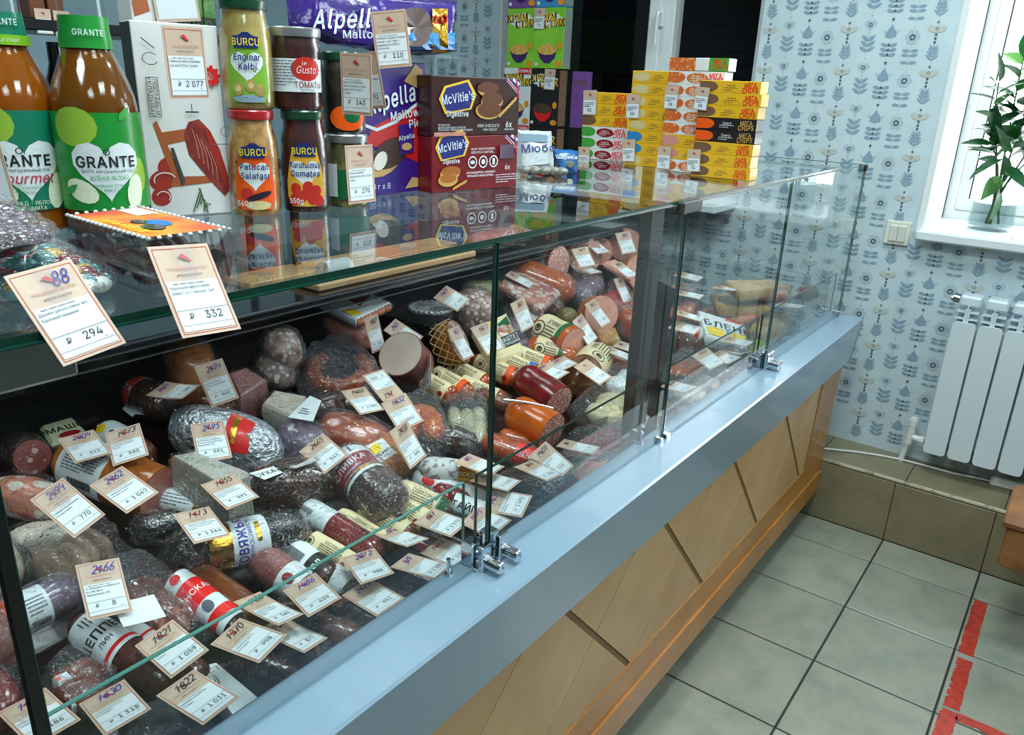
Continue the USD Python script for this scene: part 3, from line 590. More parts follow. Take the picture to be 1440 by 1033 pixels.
def sausage(label, c0, c1, rpx, m, lift=.05, cut=None, cut0=None, sleeve=None, film=None, bend=0, sag=0, catg='sausage', name='sausage', group=None, n=18, flat=1.0, lift1=None, end=.9):
    """c0, c1: ends of the axis in the photograph's frame (placed on the bed); rpx: radius there; cut: material of a cut face at c1."""
    a, b = at(*c0, lift), at(*c1, lift if lift1 is None else lift1); R = rpx*depth((a+b)/2)/FPX
    R = min(R, .062); L = np.linalg.norm(b-a); k = 22; t = np.linspace(0, 1, k); side = unit(np.cross(b-a, [0, 0, 1]))
    path = a+(b-a)*t[:, None]+side*(bend*L*4*t*(1-t))[:, None]+np.array([0, 0, 1])*(sag*4*t*(1-t))[:, None]
    e = np.minimum(1, R*end/L*1.2)
    def prof(s): return np.sqrt(np.clip(1-(1-np.clip(s/e, 0, 1))**2.4, 0, 1))
    # resample so that the rounded ends get enough rings
    t2 = np.unique(np.r_[np.linspace(0, e, 6), np.linspace(e, 1-e, 10), np.linspace(1-e, 1, 6)]) if e < .5 else t
    path = np.stack([np.interp(t2, t, path[:, j]) for j in range(3)], 1)
    r = np.ones(len(t2))
    if not cut0: r *= np.maximum(prof(t2), .12)
    if not cut: r *= np.maximum(prof(1-t2), .12)
    r = r*R*(1+.03*np.sin(t2*9+c0[0]))
    p = thing(name, label, catg, tuple((a+b)/2-[0, 0, R]), group)
    V, F = tube(path, r, n); obj(p, 'casing', (V, F), m)
    for mm, i in ((cut, -1), (cut0, 0)):
        if mm:
            tt = frames(path)[0][i]*(1 if i == -1 else -1); s = unit(np.cross(tt, [0, 0, 1])); u = np.cross(s, tt); an = 2*PI*np.arange(24)/24
            q = np.array([path[i]+tt*.0006+r[i]*.965*(math.cos(w)*u+math.sin(w)*s) for w in an]); c = path[i]+tt*.003
            obj(p, 'cut_face', (np.vstack([q, c]), np.array([(j, (j+1) % 24, 24) for j in range(24)])), mm, smooth=True)
    if not cut and not cut0 and end < .95:
        for i in (0, -1):
            tt = frames(path)[0][i]*(1 if i == -1 else -1)
            obj(p, 'end_knot', tube([path[i]-tt*R*.1, path[i]+tt*R*.12, path[i]+tt*R*.3], [R*.2, R*.10, R*.2], 7), m)
    if sleeve:
        s0, s1, sm, items = sleeve
        i0, i1 = s0, s1; tt = np.linspace(i0, i1, 9); sp = np.stack([np.interp(tt, t2, path[:, j]) for j in range(3)], 1); sr = np.interp(tt, t2, r)+.0011
        th = camth(sp); w = 2.5
        lab = obj(p, 'label', tube(sp, sr, 18, cap=False, a0=th-w, a1=th+w), sm); mp = tube_map(sp, sr, th); SL = np.linalg.norm(sp[-1]-sp[0])
        if items: decal(lab, mp, items(SL, float(sr.mean())))
    if film: wrap(p, V, film if isinstance(film, str) else 'film', .0025, .004)
    return p
def cream(title, accent='label_green', seed=0, flip=False):
    """Cream paper sleeve: ring emblem, title, small print and a coloured end band with a round seal."""
    def f(L, R):
        s = -1 if flip else 1; o = []
        o.append(('end_band', accent, rect(L*.34*s, -R*1.9, L*.5*s, R*1.9, 2, 16))); o.append(('print', 'ink_black', [ring(-L*.33*s, 0, R*.46, R*.40), ring(-L*.33*s, 0, R*.22, R*.14), ell(-L*.33*s, R*.05, R*.10, R*.16), *lines(-L*.14 if s > 0 else -L*.3, R*.25, L*.42, 6, R*.19, seed), text(title, R*.34, L*.08*s, R*.62, sx=min(1, L*.42/(R*.36*.8*max(len(title), 1))))]))
        o.append(('seal', 'label_maroon', [ell(L*.36*s, -R*.35, R*.26)])); return o
    return f
def plain(title, col='ink_black', h=.9, band=None, extra=None, rot=0, seed=3):
    def f(L, R):
        o = []
        if band: o += [('end_band', band, [rect(L*.26, -R*1.9, L*.42, R*1.9, 2, 16)])]
        ll = max(len(title), 1); hh = min(R*h, .85*(L if not rot else 2*R)/(ll*.72))
        o.append(('lettering', col, [text(title, hh, -L*.04, 0, rot=rot, bold=True)]+(lines(-L*.4, -R*.75, L*.6, 2, R*.22, seed) if not rot else [])))
        if extra: o += extra(L, R)
        return o
    return f
def lump(label, c, rx, ry, ang, m, lift=.05, amp=.13, film=None, catg='meat', name='smoked_meat', hz=1.0, sq=.9, cutface=None, k=3, fr=1.6, cap=.075):
    """A lump: c centre, rx and ry half sizes as seen, ang direction of the long axis in the photograph (degrees)."""
    p0 = at(*c, lift); w = depth(p0)/FPX; an = math.radians(ang); q = at(c[0]+20*math.cos(an), c[1]+20*math.sin(an), lift)
    e1 = unit(q-p0); e2 = unit(np.cross([0, 0, 1], e1)); a, b = min(rx*w*(1.1 if abs(math.sin(an)) < .5 else 1.25), .16), min(ry*w, cap)
    p = thing(name, label, catg, tuple(p0-[0, 0, b*.9])); V, F = blob(p0, e1*a, e2*b, np.array([0, 0, 1.0])*b*hz, amp, fr, nseed(), k, sq); obj(p, 'body', (V, F), m)
    if film: wrap(p, V, film if isinstance(film, str) else 'film', .003, .006)
    return p, p0, e1*a, e2*b, V
def quad(pts, lift, lifts=None): return [at(x, y, lift+(lifts[i] if lifts else 0)) for i, (x, y) in enumerate(pts)]
def quad_map(Q):
    Q = np.array(Q); N = unit(np.cross(Q[1]-Q[0], Q[3]-Q[0])); N = N if N[2] > 0 else -N
    def f(u, v, n):                                           # u to the right from 0, v downwards from 0, both in units of the sides
        u, v = u[:, None], v[:, None]; return (1-u)*(1-v)*Q[0]+u*(1-v)*Q[1]+u*v*Q[2]+(1-u)*v*Q[3]+n*N
    return f
def qtext(Q, s, h, x, y, **k):                                # text in a quad: heights in units of its depth; keeps the letters' shape
    Q = np.array(Q); W, D = np.linalg.norm(Q[1]-Q[0]), np.linalg.norm(Q[3]-Q[0]); v, f = text(s, h*D, 0, 0, **k); return np.c_[x+v[:, 0]/W, y-v[:, 1]/D], f
def block(label, pts, hgt, lift, m, catg='meat', name='meat_block', film=None, taper=.92, items=None, bev=.006, top=None, lifts=None):
    """pts: the four corners of its upper side (left-back, right-back, right-front, left-front) as seen; hgt: thickness."""
    Q = quad(pts, lift, lifts); c = np.mean(Q, 0); P = []
    for q in Q:
        d = unit((c-q)*[1, 1, 0]); P += [q+d*bev, q-np.array([0, 0, bev]), q-np.array([0, 0, hgt*.5])-d*bev*.3, c+(q-c)*taper-np.array([0, 0, hgt])]
    V, F = hull(P); p = thing(name, label, catg, tuple(c-[0, 0, hgt])); body = obj(p, 'body', (V, F), m, smooth=25)
    if items: decal(body, quad_map([q+(c-q)*.04 for q in Q]), items(Q), n0=.0009)
    if film: wrap(p, V, film if isinstance(film, str) else 'film', .002, .004)
    return p, Q, V
def bag(label, pts, hgt, lift, inner, catg='bag', name='filled_bag', m='bag_film'):
    """A clear bag: outline as seen (placed at lift), its contents made by inner(p, centre, e1, e2, half sizes)."""
    P = [at(x, y, lift) for x, y in pts]; c = np.mean(P, 0); X = []
    for q in P: X += [c+(q-c)*1.0-[0, 0, hgt*.5], c+(q-c)*.72+[0, 0, hgt*.25], c+(q-c)*.85-[0, 0, hgt]]
    p = thing(name, label, catg, tuple(c-[0, 0, hgt])); i = int(np.argmax([np.linalg.norm(q-c) for q in P])); e1 = unit((P[i]-c)*[1, 1, .3]); e2 = unit(np.cross([0, 0, 1], e1))
    a = max(abs((q-c)@e1) for q in P); b = max(abs((q-c)@e2) for q in P)
    inner(p, c-[0, 0, hgt*.35], e1, e2, a, b, hgt); wrap(p, X, m, .002, .009, l=max(.0075, a*.09), name='clear_bag'); return p
def sticks(n, rr, m, along=.8, nm='frankfurter', rows=1):
    def f(p, c, e1, e2, a, b, h):
        for j in range(rows):
            for i in range(n):
                o = c+e2*(b*.72*((i+.5)/n*2-1))+np.array([0, 0, rr*(1.7*j-.4)])+e1*rng.uniform(-.06, .06)*a; d = unit(e1+e2*rng.uniform(-.08, .08)); l = a*along
                tt = np.linspace(-1, 1, 9); obj(p, nm, tube([o+d*l*q+np.array([0, 0, .004])*(1-q*q) for q in tt], rr*np.sqrt(np.clip(1-np.abs(tt)**7, .02, 1)), 10), m)
    return f
def lumps(n, rr, m, nm='piece', sq=.9):
    def f(p, c, e1, e2, a, b, h):
        for i in range(n):
            o = c+e1*a*.55*((i+.5)/n*2-1)+e2*rng.uniform(-.25, .25)*b; V, F = blob(o, e1*min(rr, a*.8/n*1.1), e2*min(rr, b*.72), np.array([0, 0, 1])*min(rr, h*.6), .16, 1.7, nseed(), 2, sq); obj(p, nm, (V, F), m)
    return f
exec_goods = True
S, Lm, Bk, Bg = sausage, lump, block, bag

# --- left bay, back rows
S('cut log of marbled cured meat in wrinkled film by the black left joint', (22, 634), (46, 642), 25, 'smoked_dark', .05, lift1=.09, cut='cut_marbled', film=True, catg='cured meat', name='cured_meat_log')
p, o, A, B, V = Lm('pale fatty bacon roll stacked at the far left under tag 770', (40, 700), 46, 30, 10, 'bacon', .05, film=True, catg='bacon', name='bacon_roll')
Lm('second pale bacon roll lying below the one with tag 770', (62, 760), 44, 26, -8, 'lard_white', .035, film=True, catg='bacon', name='bacon_roll')
p = S('large smoked loaf with tan rind and a wide white barcode label', (84, 640), (222, 692), 38, 'smoked_tan', .06, lift1=.07, cut='pork_pink', catg='smoked loaf', name='smoked_loaf', film=False,
      sleeve=(.16, .60, 'label_white', lambda L, R: [('print', 'ink_grey', lines(-L*.38, R*.65, L*.75, 10, R*.11, 4)), ('barcode', 'ink_black', barcode(-L*.2, -R*.95, L*.55, R*.35, 2))]))
Bk('flat grey-green sachet printed in Cyrillic behind the tag 204', ((56, 598), (102, 585), (126, 608), (72, 622)), .015, .055, 'label_sage', catg='sachet', name='meat_sachet', items=lambda Q: [('lettering', 'ink_black', [qtext(Q, 'ДОМАШНЯЯ', .24, .5, .45, bold=True)]), ('red_print', 'label_maroon', [ell(.55, .82, .3, .14)])])
S('sausage with white label and yellow oval emblem behind tag 580', (142, 602), (214, 646), 20, 'smoked_brown', .045, catg='sausage', sleeve=(.0, .48, 'label_white', lambda L, R: [('emblem', 'label_yellow', [ell(-L*.2, 0, R*.5, R*.4)]), ('lettering', 'ink_black', [text('9', R*.7, L*.25, 0, bold=True)]+lines(-L*.4, -R*.9, L*.7, 2, R*.2, 1))]))
S('dark wrapped smoked piece with red and white end label under tag 2164', (180, 544), (246, 578), 24, 'smoked_dark', .05, film=True, catg='smoked meat', name='smoked_piece', sleeve=(.0, .30, 'label_white', lambda L, R: [('red_band', 'label_red', [rect(-L*.1, -R*1.6, L*.5, R*1.6, 2, 12)]), ('lettering', 'label_white', [text('СТАР', R*.4, L*.2, 0, bold=True)])]))
q = thing('paper_scrap', 'small folded scrap of white label paper on the dark tray', 'paper scrap', tuple(at(188, 576, .03))); obj(q, 'paper', cat([(np.array(quad(((172, 575), (180, 564), (190, 582), (186, 586)), .03)), np.array([(0, 1, 2), (0, 2, 3)])), (np.array(quad(((180, 564), (198, 567), (206, 583), (190, 582)), .03, [0, .012, .002, 0])), np.array([(0, 1, 2), (0, 2, 3)]))]), 'label_white', smooth=False)
Lm('tall brown smoked meat lump in film behind tag 462', (268, 516), 34, 34, 70, 'smoked_tan', .075, amp=.2, film=True, hz=1.2)
Bk('pinkish brown block of liver pâté right of tag 462', ((320, 524), (346, 516), (375, 532), (338, 556)), .07, .125, 'liver_pink', catg='pâté', name='pate_block', film=True)
Lm('brown smoked ham piece lying under tag 462', (300, 575), 44, 24, 15, 'smoked_brown', .045, film=True, name='smoked_ham')
p, o, A, B, V = Lm('big oval loaf wrapped in crinkled silver foil with a red label', (318, 618), 74, 42, 14, 'foil', .06, amp=.06, sq=.85, catg='foil-wrapped loaf', name='foil_loaf', k=4)
def onblob(o, A, B, V, u0, u1, v0, v1, n=6):
    """A label patch over a lump: u along its long axis, v around it towards the viewer (radians from the top)."""
    R = np.linalg.norm(B); P = []
    for i in range(n+1):
        for j in range(n+1):
            u = u0+(u1-u0)*i/n; w = v0+(v1-v0)*j/n; bb = math.sqrt(max(.05, 1-abs(u)**2.2)); s = -1 if unit(B)@(CAM-o) < 0 else 1
            P.append(o+A*u+(s*B*math.sin(w)+np.array([0, 0, R])*math.cos(w))*bb*1.13)
    return np.array(P), np.array([t for i in range(n) for j in range(n) for t in ((i*(n+1)+j, i*(n+1)+j+1, (i+1)*(n+1)+j+1), (i*(n+1)+j, (i+1)*(n+1)+j+1, (i+1)*(n+1)+j))])
obj(p, 'red_label', onblob(o, A, B, V, .18, .58, .1, 1.35), 'label_red'); obj(p, 'white_label', onblob(o, A, B, V, -.02, .18, .5, 1.4), 'label_white'); obj(p, 'gold_print', onblob(o, A*1.01, B*1.012, V, .27, .36, .2, 1.1), 'gold_foil')
Bk('large wedge of grey-white salted lard under tag 1055', ((240, 640), (272, 634), (350, 662), (318, 684)), .10, .135, 'lard_grey', catg='lard', name='lard_wedge', taper=1.05, film=True)
S('sausage under a wide white paper label beside the lard wedge', (222, 700), (296, 716), 19, 'smoked_tan', .04, sleeve=(.05, .8, 'label_white', lambda L, R: [('print', 'ink_grey', lines(-L*.4, R*.5, L*.7, 4, R*.25, 8)), ('gold_edge', 'gold_foil', [rect(L*.42, -R*1.5, L*.5, R*1.5, 1, 10)])]))
S('shorter black sausage in shiny film left of tag 1264', (184, 744), (262, 730), 22, 'black_sausage', .05, film=True, catg='black sausage', name='black_sausage', bend=.08)
S('long black sausage with broad white and gold label below tag 1264', (228, 782), (432, 738), 32, 'black_sausage', .06, film=True, catg='black sausage', name='black_sausage', end=1.1, bend=.04,
  sleeve=(.27, .66, 'label_white', lambda L, R: [('gold_band', 'gold_foil', [rect(-L*.5, -R*1.8, -L*.12, R*1.8, 3, 14), rect(L*.28, -R*.1, L*.36, R*.8, 1, 6)]), ('lettering', 'ink_blue', [text('ГОВЯЖЬЯ', R*.36, L*.04, 0, rot=PI/2, bold=True), text('С ЧЕРНОСЛИВОМ', R*.17, L*.18, 0, rot=PI/2)])]))
p, o, A, B, V = Lm('dark glossy smoked meat roll with a thin white edge label', (412, 682), 58, 38, -8, 'smoked_dark', .06, amp=.12, film=True, name='smoked_roll', sq=.8)
Bk('narrow white paper label lying across the dark smoked roll', ((350, 665), (385, 655), (398, 664), (372, 674)), .001, .115, 'label_white', catg='label', name='paper_label', bev=.0002, items=lambda Q: [('lettering', 'ink_black', [qtext(Q, 'СУХАЯ', .4, .5, .5)])])
Bg('wrinkled clear bag of pale chicken at the left edge below tag 770', ((28, 775), (80, 742), (150, 736), (182, 758), (170, 786), (90, 810), (36, 812)), .07, .055, lumps(4, .055, 'raw_grey', 'chicken_piece'), catg='bag of meat')
Lm('dark wrapped meat piece at the very left edge beyond the black joint', (-14, 905), 34, 40, 80, 'salami_brown', .05, film='bag_film', name='wrapped_meat')
Lm('pale ham piece at the left edge above the dark wrapped one, beyond the black joint', (-16, 800), 34, 40, 80, 'lard_white', .05, film=True, name='wrapped_meat')
Lm('dark red smoked piece at the left edge low beyond the black joint', (-10, 985), 36, 32, 60, 'salami_red', .045, film=True, name='wrapped_meat')
# --- left bay, front rows
p = S('white and purple wrapped roll with orange end at the lower left', (-6, 880), (112, 826), 30, 'pack_violet', .06, film='bag_film', catg='wrapped roll', name='wrapped_roll', end=1.0,
      sleeve=(.02, .56, 'label_white', lambda L, R: [('orange_end', 'label_orange', [rect(-L*.5, -R*1.8, -L*.1, R*1.8, 3, 14)]), ('print', 'ink_grey', lines(L*.02, R*.5, L*.4, 5, R*.2, 12)), ('barcode', 'ink_black', barcode(L*.02, -R*1.0, L*.4, R*.35, 9))]))
Bg('large clear bag of frosted brown sausages beside the blank note', ((150, 785), (205, 772), (232, 806), (292, 868), (258, 892), (200, 880), (150, 840)), .06, .06, sticks(3, .018, 'salami_brown', .75, 'sausage'), catg='bag of sausages')
def zepp(L, R): return [('red_stripe', 'label_red', [rect(L*.36, -R*2, L*.43, R*2, 1, 16)]), ('lettering', 'ink_black', [text('ЦЕППЕ', R*.5, -L*.02, 0, rot=PI/2, bold=True), text('ЛИН', R*.28, L*.2, 0, rot=PI/2)]+lines(-L*.42, R*.3, L*.2, 3, R*.2, 5))]
S('brown sausage whose white sleeve carries one red stripe, bottom left', (104, 872), (252, 968), 27, 'salami_dark', .05, sleeve=(.10, .52, 'label_white', zepp), end=1.0)
S('dark sausage with red and white stripe half hidden by the blank note', (176, 888), (292, 960), 22, 'salami_dark', .035, sleeve=(.0, .30, 'label_white', lambda L, R: [('red_stripe', 'label_red', [rect(L*.28, -R*2, L*.38, R*2, 1, 16)])]), end=1.0)
Bg('grey clear bag with a wrapped piece at the bottom left under tag 1318', ((62, 938), (122, 905), (166, 926), (180, 970), (120, 1010), (74, 985)), .05, .045, lumps(2, .05, 'salami_brown', 'meat_piece'), catg='bag of meat')
Bk('small pack with a pale printed label beside the black joint, lower left', ((72, 950), (92, 940), (128, 972), (100, 990)), .03, .055, 'label_white', catg='pack', name='meat_pack', items=lambda Q: [('print', 'ink_grey', lines(.15, .8, .7, 6, .1, 3)), ('orange_mark', 'label_orange', [rect(.1, .05, .35, .25)])])
Bg('dark bag of black sausages at the bottom edge below tag 1031', ((178, 1012), (232, 990), (262, 1030), (232, 1062), (170, 1060)), .05, .05, sticks(3, .017, 'black_sausage', .7, 'sausage'), catg='bag of sausages')
S('sausage with bright red and white label reading МИНСКАЯ', (236, 808), (346, 892), 21, 'salami_dark', .05, end=1.0, sleeve=(.12, .86, 'label_white', lambda L, R: [('red_field', 'label_red', [rect(-L*.30, -R*2, L*.06, R*2, 4, 16), rect(L*.26, -R*2, L*.40, R*2, 2, 16)]), ('lettering', 'label_white', [text('МИНСКАЯ', R*.42, -L*.12, 0, rot=PI/2, bold=True)]), ('emblem', 'ink_grey', [ell(L*.16, 0, R*.45, R*.35)]), ('top_mark', 'label_red', [ell(-L*.42, 0, R*.35)])]))
S('lumpy brown glazed sausage right of the red-labelled one', (272, 800), (366, 868), 20, 'smoked_brown', .042, end=1.0, name='glazed_sausage')
Lm('pinkish brown sausage lump in the clear bag behind tag 1059', (228, 852), 36, 15, 40, 'salami_brown', .035, film=True, catg='sausage', name='sausage_piece')
S('pink-red salami pack with a small round white label', (356, 778), (438, 836), 25, 'liver_pink', .045, film=True, end=1.0, name='salami', sleeve=(.58, .86, 'label_white', lambda L, R: [('emblem', 'label_maroon', [ell(0, 0, L*.3, R*.3)])]))
S('dark salami with white barcode label and black script band', (402, 772), (474, 822), 23, 'salami_dark', .045, name='salami', end=1.0, sleeve=(.05, .78, 'label_white', lambda L, R: [('black_band', 'label_black', [rect(L*.12, -R*1.9, L*.5, R*1.9, 3, 14)]), ('barcode', 'ink_black', barcode(-L*.4, -R*.3, L*.42, R*.7, 4)), ('lettering', 'label_white', [text('Мол', R*.45, L*.3, 0, rot=PI/2, bold=True)])]))
S('slim sausage in cream label with ring emblem behind tag 988', (430, 756), (508, 804), 17, 'smoked_brown', .045, sleeve=(.0, .9, 'label_cream', cream('ОСОБАЯ', 'label_cream', 2)))
S('grey film sausage with red strip reading ГАР left of tag 988', (446, 800), (520, 852), 22, 'salami_dark', .04, film=True, end=1.0, sleeve=(.0, .6, 'label_white', lambda L, R: [('red_strip', 'label_red', [rect(-L*.5, -R*1.8, -L*.1, R*1.8, 3, 14)]), ('lettering', 'label_white', [text('ГАР', R*.4, -L*.3, 0, rot=PI/2, bold=True)])]))
S('purple-red salami in film with white end label', (424, 712), (536, 782), 20, 'salami_red', .045, film=True, end=1.0, name='salami', sleeve=(.02, .40, 'label_white', lambda L, R: [('print', 'ink_grey', barcode(-L*.4, -R*.2, L*.4, R*.4, 6))]))
for i, (a, b, t, nm) in enumerate((((470, 724), (552, 772), 'ЗЕРНИСТАЯ', 'nearest'), ((505, 712), (584, 758), 'КРЕСТЬЯНСКАЯ', 'middle'), ((536, 700), (612, 742), 'БРАУНШВЕЙГСКАЯ', 'farthest'))):
    S('cream-labelled sausage, %s of the three left of tag 1190' % nm, a, b, 17, 'smoked_brown', .04+.005*i, sleeve=(.08, .85, 'label_cream', cream(t, 'label_cream', i)), group=None)
S('fat dark meat stick in a clear bag with maroon label', (478, 642), (560, 722), 34, 'smoked_dark', .075, film='bag_film', end=.8, name='meat_stick', sleeve=(.02, .52, 'label_white', lambda L, R: [('maroon_field', 'label_maroon', [rect(-L*.02, -R*1.5, L*.36, R*1.5, 4, 14)]), ('gold_line', 'gold_foil', [rect(L*.38, -R*1.6, L*.43, R*1.6, 1, 14)]), ('lettering', 'label_white', [text('СЛИВКА', R*.3, L*.12, 0, rot=PI/2, bold=True), text('ГОВЯДИНА', R*.13, L*.28, 0, rot=PI/2)]), ('small_print', 'ink_grey', lines(-L*.45, R*.5, L*.36, 4, R*.25, 2))]))
Lm('orange-brown meat lump wrapped in wrinkled film right of tag 543', (500, 615), 50, 32, 12, 'sausage_rust', .06, amp=.15, film='bag_film', name='wrapped_meat')
Bk('block of layered pork belly with white label and yellow emblem', ((508, 626), (548, 606), (578, 628), (524, 664)), .06, .095, 'ham_skin', catg='pork belly', name='pork_block', film=True, items=lambda Q: [('white_label', 'label_white', [rect(.04, .1, .66, .9)]), ('emblem', 'label_yellow', [ell(.3, .36, .16, .2)]), ('lettering', 'ink_black', [qtext(Q, 'СИБИРЬ', .12, .36, .62, bold=True), qtext(Q, 'МЯСНОЙ ПРОДУКТ', .06, .36, .78)])])
Lm('dark wrapped lumps with a white paper label behind tag 543', (428, 622), 34, 30, 30, 'pack_violet', .06, amp=.18, film='bag_film', name='wrapped_meat')
Bk('white paper label leaning on the wrapped lumps', ((436, 556), (452, 563), (440, 592), (405, 586)), .002, .12, 'label_white', catg='label', name='paper_label', bev=.0003, items=lambda Q: [('print', 'ink_grey', lines(.2, .75, .5, 3, .1, 7))])
S('short purple salami end in cling film left of tag 1580', (436, 580), (492, 564), 19, 'salami_dark', .085, film=True, name='salami_end')
Bk('pale slab of pork fat with brown rind beside the foil loaf', ((385, 548), (432, 556), (420, 588), (368, 566)), .05, .10, 'lard_white', catg='pork fat', name='fat_slab', film=True)
Lm('upper ball of twisted cling film around a grey meat', (398, 490), 24, 26, 60, 'jellied', .115, amp=.12, film='bag_film', name='wrapped_ball', catg='wrapped meat')
Lm('lower ball of twisted cling film around a grey meat', (388, 522), 24, 22, 40, 'jellied', .07, amp=.12, film='bag_film', name='wrapped_ball', catg='wrapped meat')
# ring sausage in its bag
def ring_in(a0, a1, m, rr, R1, R2):
    def f(p, c, e1, e2, a, b, h):
        t = np.linspace(a0, a1, 30); P = [c+e1*R1*math.cos(q)*a+e2*R2*math.sin(q)*b for q in t]; s = np.linspace(-1, 1, 30); obj(p, 'ring', tube(P, rr*np.sqrt(np.clip(1-np.abs(s)**9, .05, 1))*(1+.05*np.sin(np.arange(30)*1.9)), 14), m)
    return f
Bg('curved brown ring sausage in a shiny lilac bag', ((412, 500), (446, 478), (478, 464), (512, 488), (546, 524), (520, 546), (470, 552), (425, 536)), .055, .085, ring_in(.5, 2*PI-.6, 'ring_brown', .021, .60, .55), catg='ring sausage', name='ring_sausage')
Bg('thick golden ring sausage in a clear bag right of tag 850', ((560, 560), (590, 545), (622, 566), (628, 605), (606, 636), (574, 634), (556, 600)), .06, .085, ring_in(-2.2, 2.2, 'sausage_orange', .027, .5, .5), catg='ring sausage', name='ring_sausage')
p, Q, V = Bk('flat tray of frankfurters with cream and maroon card under tag 1057', ((446, 420), (492, 398), (550, 424), (500, 448)), .028, .150, 'label_white', catg='tray', name='frankfurter_tray', taper=.9, items=lambda Q: [('red_field', 'label_maroon', [poly([(.45, .02), (.98, .25), (.9, .6), (.4, .75)])]), ('yellow_field', 'label_yellow', [poly([(.02, .6), (.25, .75), (.2, .97), (.02, .9)])])])
for i in range(5):
    a, b = Q[3]+(Q[2]-Q[3])*(i+.2)/5.2, Q[3]+(Q[2]-Q[3])*(i+.9)/5.2; o = np.array([0, 0, -.013]); obj(p, 'frankfurter', tube([a+o+(Q[0]-Q[3])*.02, (a+b)/2+o-(Q[0]-Q[3])*.02, b+o+(Q[0]-Q[3])*.02], .0095, 9), 'frankfurter')
wrap(p, V, 'clamshell', .006, .002, name='clear_tray')
Lm('pinkish ham lump under the frankfurter tray', (490, 464), 36, 26, 25, 'pork_pink', .075, amp=.12, film=True, name='ham_lump', catg='ham')
S('huge cut log of pale beige liver sausage', (590, 522), (563, 497), 32, 'liver_pink', .045, lift1=.125, cut='cut_beige', name='liver_sausage', catg='liver sausage', n=26)
# foil dish
c = at(606, 432, .105); r = .062; p = thing('foil_dish', 'round dish of pâté closed with silver foil under tag 2401', 'dish', tuple(c-[0, 0, .07]))
obj(p, 'bowl', lathe([(0, -.07), (r*.8, -.07), (r*.95, -.01), (r, 0)], c, 28), 'black_gloss'); obj(p, 'foil_lid', lathe([(r*1.04, -.004), (r*1.05, 0), (r*1.0, .003), (r*.85, -.002), (0, -.001)], c, 32), mat('foil_matte', (206, 210, 216), .3, metal=.3, coat=.3, b=(75, 1.0, .008)))
an = 2*PI*np.arange(26)/26; obj(p, 'crimped_rim', cat([blob(c+[r*1.0*math.cos(q), r*1.0*math.sin(q), .003], (.006, 0, 0), (0, .006, 0), (0, 0, .003), 0, 1, 0, 1) for q in an]), 'foil_smooth'); wrap(p, lathe([(r, -.06), (r*1.05, 0), (r*.8, .006)], c, 16)[0], 'film', .002, .003)
p = S('golden netted ham with a cut face, tag 352 on it', (612, 494), (646, 480), 37, 'net_ham', .065, lift1=.115, cut='jellied', name='netted_ham', catg='ham', n=24)
a, b = at(612, 494, .065), at(646, 480, .115); RR = min(37*depth((a+b)/2)/FPX, .062)*1.025; nets = []
pp = np.array([a+(b-a)*t for t in np.linspace(.30, .97, 9)]); tm = tube_map(pp, np.full(9, RR), camth(pp)); LL = np.linalg.norm(pp[-1]-pp[0])
for k in range(-3, 4):
    for sgn in (1, -1):
        t = np.linspace(-.5, .5, 8); nets.append(tube(tm(t*LL, (k*.42+sgn*t*.8)*RR, .001), .0013, 5))
obj(p, 'netting', cat(nets), 'net_cream')
Lm('block of clear jellied meat behind tag 181', (668, 438), 24, 27, 75, 'jellied', .085, amp=.08, sq=.7, film=True, name='jellied_meat', hz=1.1)
S('pale whitish sausage in film near the rear rail', (650, 410), (712, 408), 16, 'pale_sausage', .085, film=True, name='white_sausage', end=1.1)
p, Q, V = Bk('white vacuum pack of sliced bacon above tag 452', ((702, 398), (722, 376), (788, 408), (762, 432)), .03, .135, 'bacon', catg='bacon pack', name='bacon_pack', film='bag_film')
S('long thick orange-brown sausage with tag on it near the rear rail', (716, 378), (808, 414), 24, 'sausage_orange', .115, film=True, end=1.05, lift1=.10, name='thick_sausage')
p, Q, V = Bk('pâté tray with green and black printed card under tag 181', ((664, 462), (712, 440), (736, 488), (690, 506)), .045, .090, 'label_cream', catg='pâté tray', name='pate_tray', taper=.85, lifts=[.02, .02, 0, 0], items=lambda Q: [('green_picture', 'label_green', [poly([(.55, .02), (.98, .02), (.98, .3), (.7, .36)])]), ('photo', 'bacon', [ell(.72, .42, .2, .18)]), ('black_field', 'label_black', [rect(.52, .56, .99, .86)]), ('lettering', 'label_white', [qtext(Q, 'ПАШТЕТ', .12, .75, .66, bold=True), qtext(Q, 'ДОМАШНИЙ', .08, .75, .79)]), ('yellow_spot', 'label_yellow', [rect(.3, .03, .48, .12)])])
Bg('dark violet vacuum bag between the pâté tray and tag 452', ((700, 430), (716, 424), (745, 470), (752, 500), (734, 498), (716, 470)), .05, .06, lumps(2, .05, 'pack_violet', 'meat_piece'), catg='vacuum bag')
Lm('dark brown smoked pieces in film behind tag 452', (752, 420), 40, 22, 20, 'smoked_brown', .06, film=True, name='smoked_pieces')
